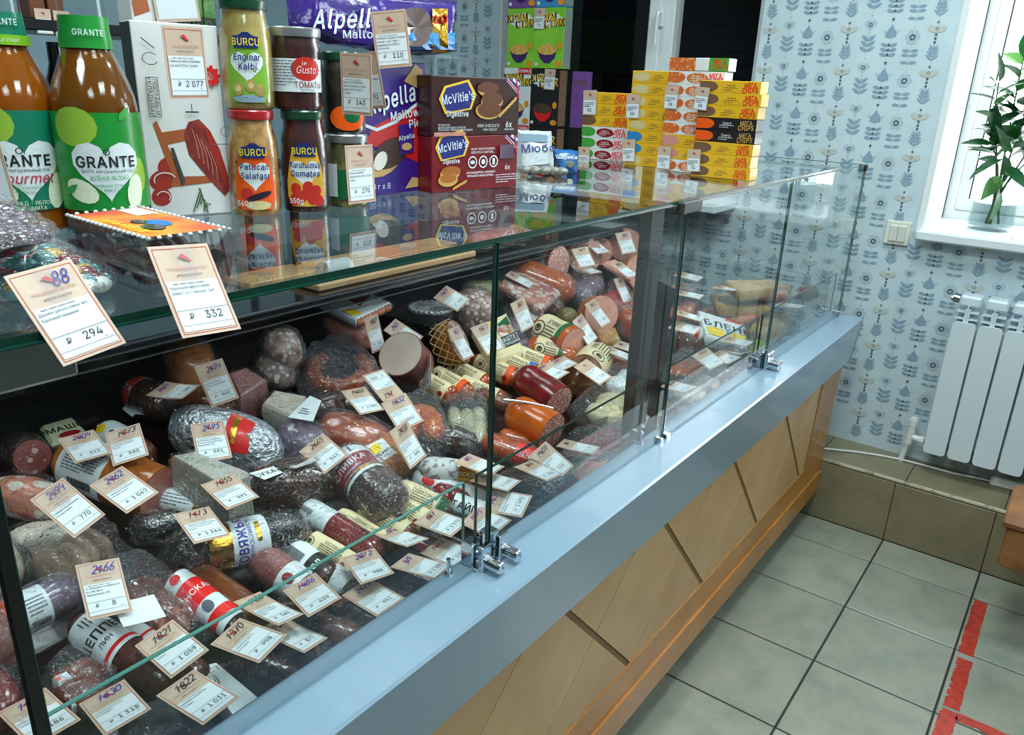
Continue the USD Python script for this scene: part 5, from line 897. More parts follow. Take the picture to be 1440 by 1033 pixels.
TAGS = [
    ([0.289, 0.68, 1.356, -5.277, 0.17, -0.885], '88', '294', 'Драже Цитрусовое вес|Красный пищевик', 'b', 'front price tag 294 taped to the shelf edge in front of the candy bags', 0.05),
    ([0.378, 0.63, 1.368, 0.957, 0.069, -0.032], '', '332', 'Чурчхела фруктовая|(пласт.уп.) Экохат 1шт.', 'b', 'front price tag 332 taped to the shelf edge below the clear fruit box', 0.06),
    ([0.457, 1.181, 0.905, -5.038, 0.689, -2.228], '2794', '770', 'Говядина Деревенская|с/к мал Гродно', 'v', 'tag 770 on the bacon rolls at far left', 0.06),
    ([0.55, 1.19, 0.895, 0.287, -0.175, 0.117], '2962', '1 062', 'Говядина натуральная|с/к мал Гродно', 'b', 'tag 1 062 on the big smoked loaf', 0.06),
    ([0.636, 1.341, 0.899, 0.285, -0.239, -0.388], '1073', '580', 'Колбаса с/в Диалог|Гродно', 'k', 'tag 580 behind the big smoked loaf', 0.06),
    ([0.582, 1.387, 0.9, -4.368, 0.908, 4.091], '2204', '612', 'Сервелат с/к|Гродно', 'b', 'tag 2204 tucked behind the big smoked loaf', 0.06),
    ([0.429, 1.036, 0.838, 0.579, 0.117, -0.252], '2166', '8', 'От Бабушки колбаса с/в|в/у МК Вкус|Черноземья, РФ', 'b', 'tag 2166 partly covered by the blank note', 0.06),
    ([0.285, 0.936, 0.769, 0.025, 0.042, 0.036], '1147', '186', 'Колбаса с/в|Гродно', 'v', 'tag 186 cut by the left corner joint at the bottom', 0.06),
    ([0.347, 0.863, 0.783, -0.099, -0.057, -0.106], '1630', '1 318', 'От Бабушки с/к в/с|газ Гродно', 'b', 'tag 1 318 behind the low guard glass, lower left', 0.06),
    ([0.867, 1.399, 0.94, -5.175, 0.789, 0.376], '2194', '462', 'Ветчина свиная к/в|МК Вкус Черноземья|РФ', 'b', 'tag 462 standing before the tall smoked lump', 0.06),
    ([0.785, 1.424, 0.938, -0.052, -0.172, 0.328], '2164', '486', 'Колбаса к/в|МК Вкус Черноземья', 'b', 'curled tag 2164 on the dark wrapped piece', 0.35),
    ([0.759, 1.264, 0.886, 0.518, -0.079, -0.418], '2195', '591', 'Буженина из свинины|запеченная в/у МК Вкус|Черноземья РФ', 'b', 'tag 2195 with price 591 on the foil loaf', 0.06),
    ([0.696, 1.116, 0.857, 0.125, -0.037, -0.107], '1055', '591', 'Шпик белорусский|мал в/к Беловежский|Гродно', 'k', 'tag 1055 with price 591 on the lard wedge', 0.06),
    ([0.617, 1.082, 0.839, 0.141, 0.099, -0.195], '1113', '1 264', 'Говядина с черносливом|с/к в/с Беловежский|Гродно', 'k', 'tag 1 264 on the black sausages', 0.06),
    ([0.438, 0.879, 0.808, 0.092, -0.173, -0.0], '1821', '1 059', 'Панское колбаса с/к в/с|Гродно', 'k', 'tag 1 059 crossed by the low guard glass edge', 0.06),
    ([0.515, 0.814, 0.807, -0.018, -0.093, 0.212], '1370', '958', 'Панское с/к в/с в/к|газ Гродно', 'k', 'tag 958 behind the low guard glass', 0.06),
    ([0.581, 0.86, 0.797, 0.077, 0.312, 0.196], '1436', '545', 'Колбаса с/к Минская|Сервелат халяль в/с|Гродно', 'k', 'curled tag 545 above tag 958', 0.3),
    ([0.6, 0.831, 0.754, 0.078, 0.252, 0.217], '1381', '875', 'Колбаса с/к|Гродно', 'k', 'tag 875 half under tag 545', 0.2),
    ([0.414, 0.78, 0.8, 0.028, 0.017, 0.119], '1822', '1 031', 'Премиум с/к в/с газ|Гродно', 'k', 'tag 1 031 lowest by the ledge', 0.06),
    ([0.912, 1.122, 0.849, 0.154, -0.475, -0.164], '2165', '543', 'Грудинка с шкурой|в/к МК Вкус Черноземья|РФ', 'k', 'tag 543 on the dark wrapped lumps', 0.06),
    ([1.093, 1.204, 0.884, 0.302, 0.017, -0.232], '1760', '1 580', 'Бастурма из говядины|с/к Беловежский', 'k', 'tag 1 580 below the bagged ring sausage', 0.06),
    ([1.189, 1.238, 0.884, -0.133, -0.691, 2.917], '252', '426', 'Колбаса п/к|Гродно', 'k', 'upside-down tag 426 below the ring sausage', 0.06),
    ([1.136, 1.125, 0.865, 0.382, -0.368, -0.352], '1832', '850', 'Колбаса с/к вяленая|Вес Гродно', 'b', 'tag 850 on the golden ring sausage', 0.06),
    ([1.063, 1.037, 0.842, 1.057, -0.038, 0.201], '2958', '464', 'Шпик Граньский|мал Беловежский|Гродно', 'k', 'tag 464 standing below tag 850', 0.06),
    ([0.655, 0.851, 0.787, -0.039, -0.162, -0.217], '1486', '635', 'Панское с/к в/с газ|Гродно', 'b', 'tag 635 under the low guard glass edge', 0.06),
    ([0.757, 0.834, 0.794, -0.027, -0.036, -0.376], '2212', '988', 'Сервелат с/к колбаса|в/у МК Вкус вес РФ', 'b', 'tag 988 with handwritten 2212 behind the low guard glass', 0.06),
    ([0.73, 0.793, 0.767, -0.036, -0.068, -0.052], '2119', '951', 'Останкино с/к салями|вяленая в/с в/к|газ Гродно', 'b', 'tag 951 with handwritten 2119 by the front glass', 0.06),
    ([0.822, 0.773, 0.786, -0.056, 0.108, 0.209], '379', '1 180', 'Колбаса с/к|Гродно', 'b', 'tag 1 180 near the steel clamp', 0.06),
    ([0.881, 0.881, 0.77, -0.07, 0.174, 0.012], '2213', '1 190', 'Джерки с/в|Гродно', 'v', 'curled tag 1 190 on the dark beef sticks', 0.3),
    ([0.95, 0.843, 0.784, -0.02, -0.102, 0.065], '687', '1 073', 'Брауншвейгская с/к в/с|Гродно', 'k', 'tag 1 073 with handwritten 687 above the steel clamp', 0.06),
    ([0.923, 0.803, 0.75, -0.097, -0.114, -0.037], '1716', '1 061', 'Российская с/к|Гродно', 'k', 'tag 1 061 behind the steel clamp', 0.06),
    ([1.031, 0.804, 0.763, 2.092, 5.018, 2.505], '1295', '1 045', 'Сервелат с/к|Гродно', 'v', 'tag 1 045 right behind the pane joint', 0.06),
    ([1.104, 0.807, 0.771, -0.051, -0.4, 0.218], '1931', '1 491', 'Колбаса с/к Преображенская|Черкизово', 'v', 'tag 1 491 right of the pane joint', 0.06),
    ([1.13, 0.857, 0.792, -0.015, 0.028, 0.134], '815', '1 313', 'Тоскана с/к вес|Гродно', 'k', 'tag 1 313 above tag 1 491', 0.06),
    ([1.159, 0.924, 0.795, 0.064, 0.062, 0.135], '795', '986', 'Салями с/к с плесенью|Гродно', 'v', 'tag 795 on the mould-covered salami', 0.06),
    ([1.305, 0.841, 0.774, 0.349, -0.529, -0.166], '1409', '526', 'Сервелат Финский|п/к Гродно', 'k', 'upright tag 526 on the black tray', 0.06),
    ([1.236, 0.824, 0.785, 0.026, 0.083, -0.051], '210', '364', 'Колбаса п/к|Гродно', 'k', 'tag 364 crossing tag 526', 0.06),
    ([1.388, 0.822, 0.786, -0.002, 0.104, 0.243], '267', '392', 'Сосиски вес|Гродно', 'k', 'tag 267 on the bagged meat sticks', 0.06),
    ([1.83, 1.308, 0.906, 1.168, -0.216, 0.027], '235', '452', 'Рулет из свинины|Гродно', 'k', 'tag 452 standing on the violet vacuum bag', 0.06),
    ([1.946, 1.344, 0.88, 0.411, -0.051, -0.259], '250', '478', 'Рулет к/в|Гродно', 'k', 'tag 250 half hidden behind tag 452', 0.06),
    ([1.624, 1.277, 0.887, 0.733, -0.232, -0.171], '1213', '181', 'Паштет домашний|вес Гродно', 'k', 'tag 181 on the pâté tray', 0.06),
    ([1.947, 1.159, 0.864, 0.945, -0.161, 0.169], '1857', '362', 'Колбаса вареная|Докторская', 'v', 'tag 362 right of the cut labelled sausage', 0.06),
    ([2.105, 1.21, 0.873, 0.804, -0.109, 0.047], '2703', '495', 'Ветчина вареная|Гродно', 'k', 'tag 495 on the round ham half', 0.06),
    ([1.731, 0.996, 0.829, 0.349, -0.149, -0.035], '', '278', 'Сарделька говяжья|п/к Гродно', 'k', 'tag 278 without handwriting on the red-brown sausage', 0.06),
    ([1.655, 1.085, 0.829, -1.917, 5.628, 1.644], '1320', '836', 'Колбаса п/к|Гродно', 'k', 'tag 836 behind the dark red salami', 0.06),
    ([1.736, 1.101, 0.825, 1.505, 2.758, 4.714], '1247', '624', 'Колбаса п/к|Краковская', 'v', 'tag 1247 right behind tag 836', 0.06),
    ([2.689, 1.445, 0.989, 0.816, -0.421, -0.523], '658', '436', 'Вареная колбаса|Гродно', 'v', 'tag 436 on the largest pink ham', 0.06),
    ([2.365, 1.435, 0.981, -3.476, 2.071, 3.629], '719', '444', 'Ветчина вареная|Останкино', 'k', 'tag 444 on the round boiled ham', 0.06),
    ([2.556, 1.494, 0.982, 0.306, -0.116, -0.368], '1453', '398', 'Вареная|Гродно', 'k', 'tag 1453 on the smaller ham slice', 0.06),
    ([2.439, 1.308, 0.945, -5.454, 0.698, 2.052], '1825', '410', 'Вареная|Гродно', 'k', 'tag on the slanted ham slice', 0.06),
    ([2.349, 1.259, 0.897, 1.032, -0.009, 0.017], '412', '236', 'Сосиски|Гродно', 'k', 'narrow tag standing on the red-printed sausage bag', 0.06),
    ([2.207, 1.424, 0.928, 0.107, -0.01, -0.056], '530', '512', 'Сардельки|Гродно', 'k', 'tag on the long orange sausage', 0.06),
    ([2.001, 1.446, 0.96, 0.395, 0.004, 0.327], '661', '356', 'Бекон|Гродно', 'v', 'tag on the white bacon pack', 0.06),
    ([2.398, 1.434, 0.93, 0.075, -0.021, -0.232], '502', '468', 'Мясо к/в|Гродно', 'k', 'tag lying on the grey vacuum bag', 0.06),
    ([1.423, 1.601, 0.987, -1.802, 5.036, -2.506], '1057', '407', 'Сосиски в/к|Гродно', 'k', 'tag 1057 on the frankfurter tray', 0.06),
    ([1.327, 1.408, 0.94, 1.292, 0.149, 0.155], '1059', '536', 'Рулет из индейки|к/в вес', 'k', 'tall tag 1059 below the frankfurter tray', 0.06),
    ([1.423, 1.401, 0.92, 0.511, -0.238, 0.272], '2405', '614', 'Колбаса ливерная|Гродно', 'b', 'tag 2405 behind the beige liver sausage', 0.06),
    ([1.7, 1.474, 0.949, 0.31, -0.498, 0.017], '2401', '592', 'Зельц домашний|вес Гродно', 'v', 'tag 2401 on the foil dish', 0.06),
    ([1.524, 1.288, 0.895, 0.936, 0.167, 0.157], '1231', '352', 'Рулет в сетке|вес Гродно', 'v', 'tag 352 on the netted ham', 0.06),
    ([1.363, 1.262, 0.858, -0.381, 3.467, 2.751], '', '318', 'Колбаса|Гродно', 'k', 'tag seen edge-on beside the liver sausage', 0.06),
    ([2.566, 1.117, 0.932, 0.08, -0.1, 0.038], '1502', '318', 'Колбаса|Гродно', 'k', 'rearmost tag seen right of the post', 0.06),
    ([2.577, 1.129, 0.891, -0.04, -0.171, -0.154], '1503', '327', 'Сосиски|Гродно', 'k', 'second tag from the rear right of the post', 0.06),
    ([2.436, 1.051, 0.902, 0.048, -0.042, 0.148], '1504', '341', 'Сосиски|Гродно', 'k', 'third tag from the rear right of the post', 0.06),
    ([2.59, 0.984, 0.91, -0.083, -0.055, -0.11], '1510', '289', 'Хлебцы|Гродно', 'k', 'tag on the yellowish flatbread packs', 0.06),
    ([2.265, 0.968, 0.88, 0.121, 0.037, 0.11], '1511', '402', 'Сардельки|Гродно', 'k', 'tag on the purple-white wrapped sausage', 0.06),
    ([2.222, 0.96, 0.852, 0.036, -0.188, 0.026], '1512', '388', 'Колбаса|Гродно', 'k', 'tag above the glossy brown sausages', 0.06),
    ([2.946, 0.826, 0.866, -0.411, -0.508, -0.631], '1520', '296', 'Цыпленок|Гродно', 'k', 'farthest tag at the end pane', 0.06),
    ([2.941, 0.807, 0.845, -0.183, -0.348, -0.529], '1521', '305', 'Цыпленок|Гродно', 'k', 'tag just in front of the farthest one', 0.06),
    ([2.679, 0.783, 0.868, -0.075, -0.009, -0.057], '1522', '272', 'Пельмени|Гродно', 'k', 'tag on the bag of pale dumplings', 0.06),
    ([2.071, 0.814, 0.823, 0.145, -0.35, -0.449], '1530', '344', 'Сосиски|Гродно', 'k', 'left tag over the orange frankfurters', 0.06),
    ([2.157, 0.799, 0.808, -0.118, -0.223, -0.333], '1531', '366', 'Сосиски|Гродно', 'k', 'middle tag below the yellow-label pack', 0.06),
    ([2.237, 0.795, 0.84, -0.03, -0.048, -0.056], '1532', '352', 'Купаты|Гродно', 'k', 'tag partly over the yellow-label pack', 0.06),
    ([2.237, 0.795, 0.809, -0.169, -0.04, -0.333], '1533', '377', 'Купаты|Гродно', 'k', 'tag under the yellow-green pack', 0.06),
    ([1.868, 0.806, 0.796, -0.106, -0.072, -0.215], '1540', '415', 'Филе|Гродно', 'k', 'front tag on the bag of whitish fillets', 0.06),
    ([2.04, 1.052, 0.809, 0.127, -0.024, 0.149], '821', '366', 'Сосиски|Гродно', 'k', 'upper of two tags left of the post', 0.06),
    ([1.964, 1.05, 0.812, 0.165, 0.083, 0.096], '822', '374', 'Колбаса|Гродно', 'k', 'lower of two tags left of the post', 0.06),
    ([1.674, 0.834, 0.757, -0.181, -0.85, -0.463], '233', '512', 'Колбаса|Гродно', 'k', 'tag in the clear pouch beside the post', 0.06),
    ([0.859, 1.147, 0.84, -0.262, 0.056, 0.009], '1402', '655', 'Рулет|Гродно', 'k', 'flat tag on the dark smoked roll, seen nearly edge-on', 0.06),
    ([0.457, 0.999, 0.8, 0.083, 0.138, -0.232], None, None, None, None, 'blank'),
    ([0.616, 0.992, 1.56, 1.566, -0.002, 0.03], '', '2 077', 'Хамон из мяса свинины|с/к мал 890гр Гродно', '', 'price tag 2 077 on the white ham box', 0.06),
    ([0.995, 1.0, 1.612, -3.659, 2.133, 1.715], '', '110', 'Печенье-сэндвич Alpella|покрыт. шок. глаз. с|маршмеллоу 300гр.|Казахстан', '', 'price tag 110 hanging on the purple biscuit bag', 0.06),
    ([0.858, 0.937, 1.541, 1.309, -1.095, -1.094], '', '143', 'Перец ХАЛАПЕНЬО|маринованный, в стекл.|банке 210гр. Burcu|Турция', '', 'price tag 143 on the dark pepper jar', 0.06),
    ([0.942, 1.0, 1.546, 1.27, -1.33, -1.037], '', '192', 'Печенье-сэндвич Alpella|в шок. гл. с 240гр.', '', 'price tag half hidden between tags 143 and 110', 0.06),
    ([0.852, 0.927, 1.411, 1.515, 0.022, 0.022], '', '270', 'Оливки зеленые|жареные на гриле 350гр.|Cypac', '', 'price tag 270 on the green olive jar', 0.06),
]
for t in TAGS: tag(*t)
# the same tag, standing on the packs of the upper shelf: corner pixels (top-left, top-right, bottom-left), height in metres
def tag_up(tl, tr, bl, w, hnd, price, txt, label):
    if isinstance(w, tuple): P = [(on_x if w[0] == 'x' else on_y)(q[0], q[1], w[1]) for q in (tl, tr, bl)]; w = float(np.linalg.norm(P[1]-P[0]))
    else: d = w*FPX/math.hypot(tr[0]-tl[0], tr[1]-tl[1]); P = [CAM+ray(*q)*d for q in (tl, tr, bl)]
    U = unit(P[1]-P[0]); c = (P[1]+P[2])/2; V = unit(np.array([0, 0, 1])-U*U[2]); N = np.cross(U, V); p = thing('price_tag', label, 'price tag', tuple(c)); hh = TH*w/TW; k = w/TW
    mp0 = tag_map(c, np.stack([U, V, N], 1), .03); mp = lambda u, v, n: mp0(u*k, v*k, n)
    v, f = rect(-TW/2, -TH/2, TW/2, TH/2, 2, 4); m = len(v); B = trimesh.Trimesh(np.c_[v, np.zeros(m)], f, process=False); u_, ct = np.unique(B.edges_sorted, axis=0, return_counts=True)
    S = np.array([q for a, b in u_[ct == 1] for q in ((a, b, b+m), (a, b+m, a+m))]); obj(p, 'card', (np.vstack([mp(v[:, 0], v[:, 1], 0), mp(v[:, 0], v[:, 1], -.0007)]), np.vstack([f, f[:, ::-1]+m, S])), 'tag_card', smooth=False)
    bl_ = lines(-TW*.38, -.002, TW*.7, 3, .006, 4)+[text(price, .011, 0, -TH*.30)]
    decal(p, mp, [('paper', 'tag_paper', rect(-TW*.44, -TH*.46, TW*.44, TH*.1, 1, 3)), ('bird', 'bird_red', [poly([(-.004, .0315), (.001, .033), (.006, .028), (.009, .024), (.004, .0255), (-.001, .027)])]), ('printed_text', 'ink_black', bl_+[stroke([(-.006, .029), (.006, .022)], .001)])])
    return p

# ---------------------------------------------------------------- goods on the glass shelf
def frame_of(a, b):                                   # front face of a box between two base points: U to the right as seen, V up
    U = unit((b-a)*[1, 1, 0]); V = np.array([0, 0, 1.0]); return U, V, np.cross(U, V)
def carton(label, a, b, h, d, m, items=None, name='carton', catg='box', spine=None, group=None, bev=.0015, lean=0):
    """Box standing with its front bottom edge from a to b (seen left to right), height h, depth d behind the front."""
    a, b = np.asarray(a, float), np.asarray(b, float); U, V, N = frame_of(a, b); w = np.linalg.norm((b-a)[:2]); V = unit(V-N*lean)
    c = a+U*w/2+V*h/2-N*d/2; p = thing(name, label, catg, tuple(a+U*w/2-N*d/2), group); body = obj(p, 'body', obox(c, U*w/2, V*h/2, N*d/2, bev), m, smooth=False)
    if spine: obj(p, 'side_panel', obox(a-U*.0006+V*h/2-N*d/2, U*.0006, V*h*.495, N*d*.495), spine, smooth=False)
    if items: decal(body, plane_map(a, U, V), items(w, h))
    return p
S0 = SZ+.0005
def shelf_pt(px, py): return on_z(px, py, S0)
mat('card_white', (232, 230, 228), .5); mat('ham_red', (132, 38, 36), .5, n=(50, (160, 66, 56), .5, .65)); mat('ham_rind', (172, 46, 34), .5); mat('stand_wood', (176, 92, 48), .5); mat('rosemary', (62, 92, 58), .6)
# ham box
a, b = shelf_pt(214, 306), shelf_pt(327, 299)
def ham_art(w, h):
    k = h; return [('ham_slice', 'ham_rind', [ell(w*.18, k*.20, w*.17, k*.055, .3), ell(w*.24, k*.27, w*.12, k*.045, .9), ell(w*.14, k*.11, w*.12, k*.05, .2)]), ('stand', 'stand_wood', [poly([(w*.26, k*.16), (w*.80, k*.18), (w*.80, k*.215), (w*.30, k*.215)]), poly([(w*.13, k*.495), (w*.18, k*.51), (w*.40, k*.22), (w*.32, k*.17)]), poly([(w*.22, k*.45), (w*.52, k*.47), (w*.52, k*.41), (w*.24, k*.385)])]),
        ('ham', 'ham_red', [poly([(w*.48, k*.44), (w*.55, k*.505), (w*.68, k*.52), (w*.80, k*.46), (w*.90, k*.36), (w*.985, k*.20), (w*.98, k*.13), (w*.92, k*.10), (w*.84, k*.14), (w*.70, k*.22), (w*.52, k*.33)])]), ('rind', 'ham_rind', [poly([(w*.72, k*.50), (w*.80, k*.46), (w*.90, k*.36), (w*.985, k*.20), (w*.97, k*.12), (w*.91, k*.19), (w*.80, k*.34)])]),
        ('marbling', 'pork_pink', [stroke([(w*(.58+.05*i), k*(.47-.03*i)), (w*(.62+.055*i), k*(.40-.035*i)), (w*(.64+.05*i), k*(.31-.03*i))], .0011) for i in range(5)]), ('slice_fat', 'card_white', [stroke(arc(w*.20, k*.20, w*.13, k*.04, 20, 200), .0018), stroke(arc(w*.16, k*.11, w*.08, k*.03, -40, 160), .0015)]), ('knife', 'steel', [poly([(w*.30, k*.37), (w*.34, k*.37), (w*.44, k*.19), (w*.40, k*.17)])]), ('herb', 'rosemary', [stroke([(w*.60+i*w*.018, k*.13-i*.004), (w*.50+i*w*.045, k*(.02+.02*(i % 3)))], .0018) for i in range(6)]+[stroke([(w*.60, k*.15), (w*.68, k*.01)], .0022)]),
        ('seal', 'ink_red', [ring(w*.86, k*.745, w*.10, w*.05)]+[ell(w*.86+w*.105*math.cos(q), k*.745+w*.105*math.sin(q), w*.022) for q in np.arange(0, 6.2, .7)]), ('seal_letter', 'ink_red', [text('М', k*.032, w*.86, k*.745, bold=True)]), ('handwriting', 'ink_black', [stroke([(w*.10, k*.92), (w*.24, k*.87)], .0012), stroke(arc(w*.18, k*.82, w*.09, k*.03, 40, 330), .0009), stroke([(w*.60, k*.60), (w*.60, k*.56)], .001), stroke([(w*.52, k*.557), (w*.68, k*.557)], .002), border(w*.10, k*.53, w*.24, k*.73, .0008), text('ПОСТАВЬ И', k*.022, w*.20, k*.63, rot=-PI/2), text('УКЛАДЫВАЙ', k*.022, w*.14, k*.63, rot=-PI/2)]), ('seam', 'ink_grey', [rect(w*.80, k*.385, w, k*.389), ring(w*.985, k*.455, .007, .0062)])]
carton('white dry-cured ham box with a black spine, ham and knife pictured', a, b, .268, .055, 'card_white', ham_art, name='ham_box', spine='label_black')
# jars
def jar(label, px, py, r, h, food, lid, art, z=S0, neck=.82, catg='jar', y_off=0, th_off=0, lidh=.014, body='j'):
    c = on_z(px, py, z) if z == S0 else np.array([px, py, z]); c = np.array(c, float)
    p = thing('food_jar', label, catg, tuple(c)); n = r*neck
    if body == 'j': prof = [(0, 0), (r*.9, 0), (r*.98, .004), (r, .012), (r*1.0, h*.56), (r*.97, h*.70), (n*1.02, h*.84), (n, h*.90), (n, h-lidh)]
    else: prof = [(0, 0), (r*.92, 0), (r, .006), (r*1.0, h*.74), (r*.95, h*.82), (n, h*.88), (n, h-lidh)]
    obj(p, 'contents', lathe(prof+[(0, h-lidh)], c, 28), food); obj(p, 'lid', lathe([(n*1.0, h-lidh), (n*1.1, h-lidh), (n*1.12, h-lidh*.8), (n*1.12, h-.0025), (n*1.07, h-.0005), (n*.98, h-.0015), (0, h-.002)], c, 32), lid)
    pr = np.array(prof)[1:]*[1.022, 1]+[.0008, 0]; obj(p, 'glass_wall', lathe(pr, c, 28), 'clear_glass')
    d = CAM-c; th = math.atan2(d[1], d[0])+th_off; rr = r*1.022+.001
    decal(p, cyl_map(c, rr, th), art(r, h), n0=.0004); return c
mat('food_salad', (168, 116, 58), .4, n=(55, (196, 152, 88), .45, .62), v=(38, (150, 54, 26), .22), coat=.6); mat('food_tomato', (66, 14, 12), .4, n=(40, (42, 10, 10), .45, .6), coat=.6); mat('food_artichoke', (186, 164, 92), .4, n=(16, (148, 124, 58), .4, .6), coat=.6); mat('food_dark', (34, 26, 18), .4, n=(40, (52, 44, 24), .5, .6), coat=.6); mat('food_olive', (92, 90, 48), .4, v=(45, (120, 122, 66), .4), coat=.6)
mat('lid_red', (176, 28, 34), .3, coat=.4); mat('lid_green', (18, 66, 44), .3, coat=.4); mat('lid_silver', (176, 180, 182), .3, metal=.8); mat('brand_navy', (28, 44, 110), .4); mat('brand_yellow', (240, 214, 60), .4); mat('tomato_red', (200, 40, 30), .4); mat('aubergine', (40, 26, 44), .4); mat('salad_cream', (214, 196, 140), .5); mat('label_lime', (128, 178, 52), .4); mat('label_amber', (226, 168, 54), .4)
def burcu(col, lines2, pic):
    def f(r, h):
        W = r*.86; sh = [(-W*.55, h*.66), (W*.55, h*.66), (W*.72, h*.55), (W*.98, h*.32), (W*.98, h*.16), (W*.72, h*.065), (-W*.72, h*.065), (-W*.98, h*.16), (-W*.98, h*.32), (-W*.72, h*.55)]
        Ls = [[(-W*.98, h*.10)]]
        def grid(poly_, n=14): # strips so that the print follows the glass
            P = Polygon(poly_); out = []
            xs = np.linspace(P.bounds[0], P.bounds[2], n+1)
            for x0, x1 in zip(xs[:-1], xs[1:]):
                g = P.intersection(sbox(x0, -1, x1, 1))
                for q in getattr(g, 'geoms', [g]):
                    if q.geom_type == 'Polygon' and q.area > 1e-9: out.append(poly(list(q.exterior.coords)[:-1]))
            return out
        o = [('label', col, grid(sh)), ('heart_field', 'label_white', [heart(0, h*.405, W*.80)])]
        o += pic(W, h)
        o += [('brand_field', 'brand_navy', grid([(-W*.5, h*.56), (W*.5, h*.56), (W*.56, h*.66), (W*.3, h*.67), (W*.1, h*.70), (-W*.1, h*.70), (-W*.3, h*.67), (-W*.56, h*.66)], 6)), ('brand_lettering', 'brand_yellow', [text('BURCU', h*.062, 0, h*.615, bold=True, sx=.78)]), ('lettering', 'brand_navy', [text(s, h*.055, 0, h*(.48-.085*i), bold=True, sx=.82*min(1, 8/len(s)), shear=.08) for i, s in enumerate(lines2)])]
        return o
    return f
j1 = jar('red-lidded jar with orange label reading Patlıcan Salatası', 362, 299, .0365, .155, 'food_salad', 'lid_red', burcu('label_orange', ['Patlıcan', 'Salatası'], lambda W, h: [('bowl', 'salad_cream', [ell(W*.1, h*.11, W*.6, h*.045)]), ('pepper', 'tomato_red', [ell(-W*.4, h*.22, W*.28, h*.06, .3)]), ('aubergine', 'aubergine', [ell(W*.15, h*.2, W*.62, h*.03, .3)]), ('weight', 'label_white', [text('560g', h*.05, -W*.55, h*.13, bold=True, sx=.8)])]))
j2 = jar('green-lidded jar of dried tomatoes with yellow-red label', 432, 294, .0365, .155, 'food_tomato', 'lid_green', burcu('label_amber', ['Kurutulmuş', 'Domates'], lambda W, h: [('tomatoes', 'tomato_red', [ell(W*x, h*y, W*.26, h*.06) for x, y in ((-.5, .24), (.1, .26), (.5, .22), (-.3, .15), (.3, .14), (0, .19), (-.6, .13), (.62, .12))]), ('weight', 'label_white', [text('550g', h*.05, -W*.5, h*.12, bold=True, sx=.8)])]))
jar('tall jar of artichoke hearts with lime-green label, stacked on a red-lidded jar', j1[0]+.004, j1[1]+.004, .0365, .150, 'food_artichoke', 'lid_green', burcu('label_lime', ['Enginar', 'Kalbi'], lambda W, h: [('dish', 'leaf_blue', [ell(0, h*.10, W*.75, h*.035)]), ('hearts', 'food_artichoke', [ell(-W*.45, h*.19, W*.25, h*.06), ell(W*.1, h*.22, W*.25, h*.06), ell(W*.5, h*.18, W*.25, h*.06)]), ('hearts_inner', 'salad_cream', [ell(-W*.45, h*.19, W*.12, h*.03), ell(W*.1, h*.22, W*.12, h*.03)])]), z=j1[2]+.1555)
def gusto(r, h):
    W = r*2.2; return [('label', 'label_white', rect(-W, h*.22, W*.55, h*.62, 16, 1)), ('emblem', 'tomato_red', [ell(W*.18, h*.5, r*.62, h*.145)]), ('brand_lettering', 'label_white', [text('le', h*.05, W*.14, h*.57, shear=.2), text('Gusto', h*.085, W*.18, h*.49, shear=.2, sx=.8)]), ('lettering', 'label_maroon', [text('ТОМАТЫ', h*.075, W*.22, h*.31, sx=.8)]), ('print', 'ink_grey', lines(-W*.55, h*.585, r*1.15, 9, h*.036, 6)+[text('вяленые', h*.03, W*.2, h*.25)])]
jar('short dark tomato jar with silver lid and white label', j2[0]-.002, j2[1]+.006, .0375, .118, 'food_tomato', 'lid_silver', gusto, z=j2[2]+.1555, neck=.93, body='s')
j5 = jar('jar of green olives with a silver lid behind tag 270', 490, 288, .0335, .118, 'food_olive', 'lid_silver', lambda r, h: [('label', 'label_green', rect(-r*1.6, h*.12, r*1.3, h*.52, 12, 1)), ('print', 'label_white', [rect(-r*1.5, h*.15, -r*.5, h*.6, 4, 1)])], neck=.95, body='s')
jar('dark pepper jar with green lid stacked on the olive jar', j5[0], j5[1]+.003, .034, .125, 'food_dark', 'lid_green', lambda r, h: [('label', 'label_orange', [ell(r*.2, h*.2, r*.9, h*.16)]), ('print', 'label_green', [ell(r*.4, h*.22, r*.4, h*.08)])], z=j5[2]+.1185, neck=.9, body='s')
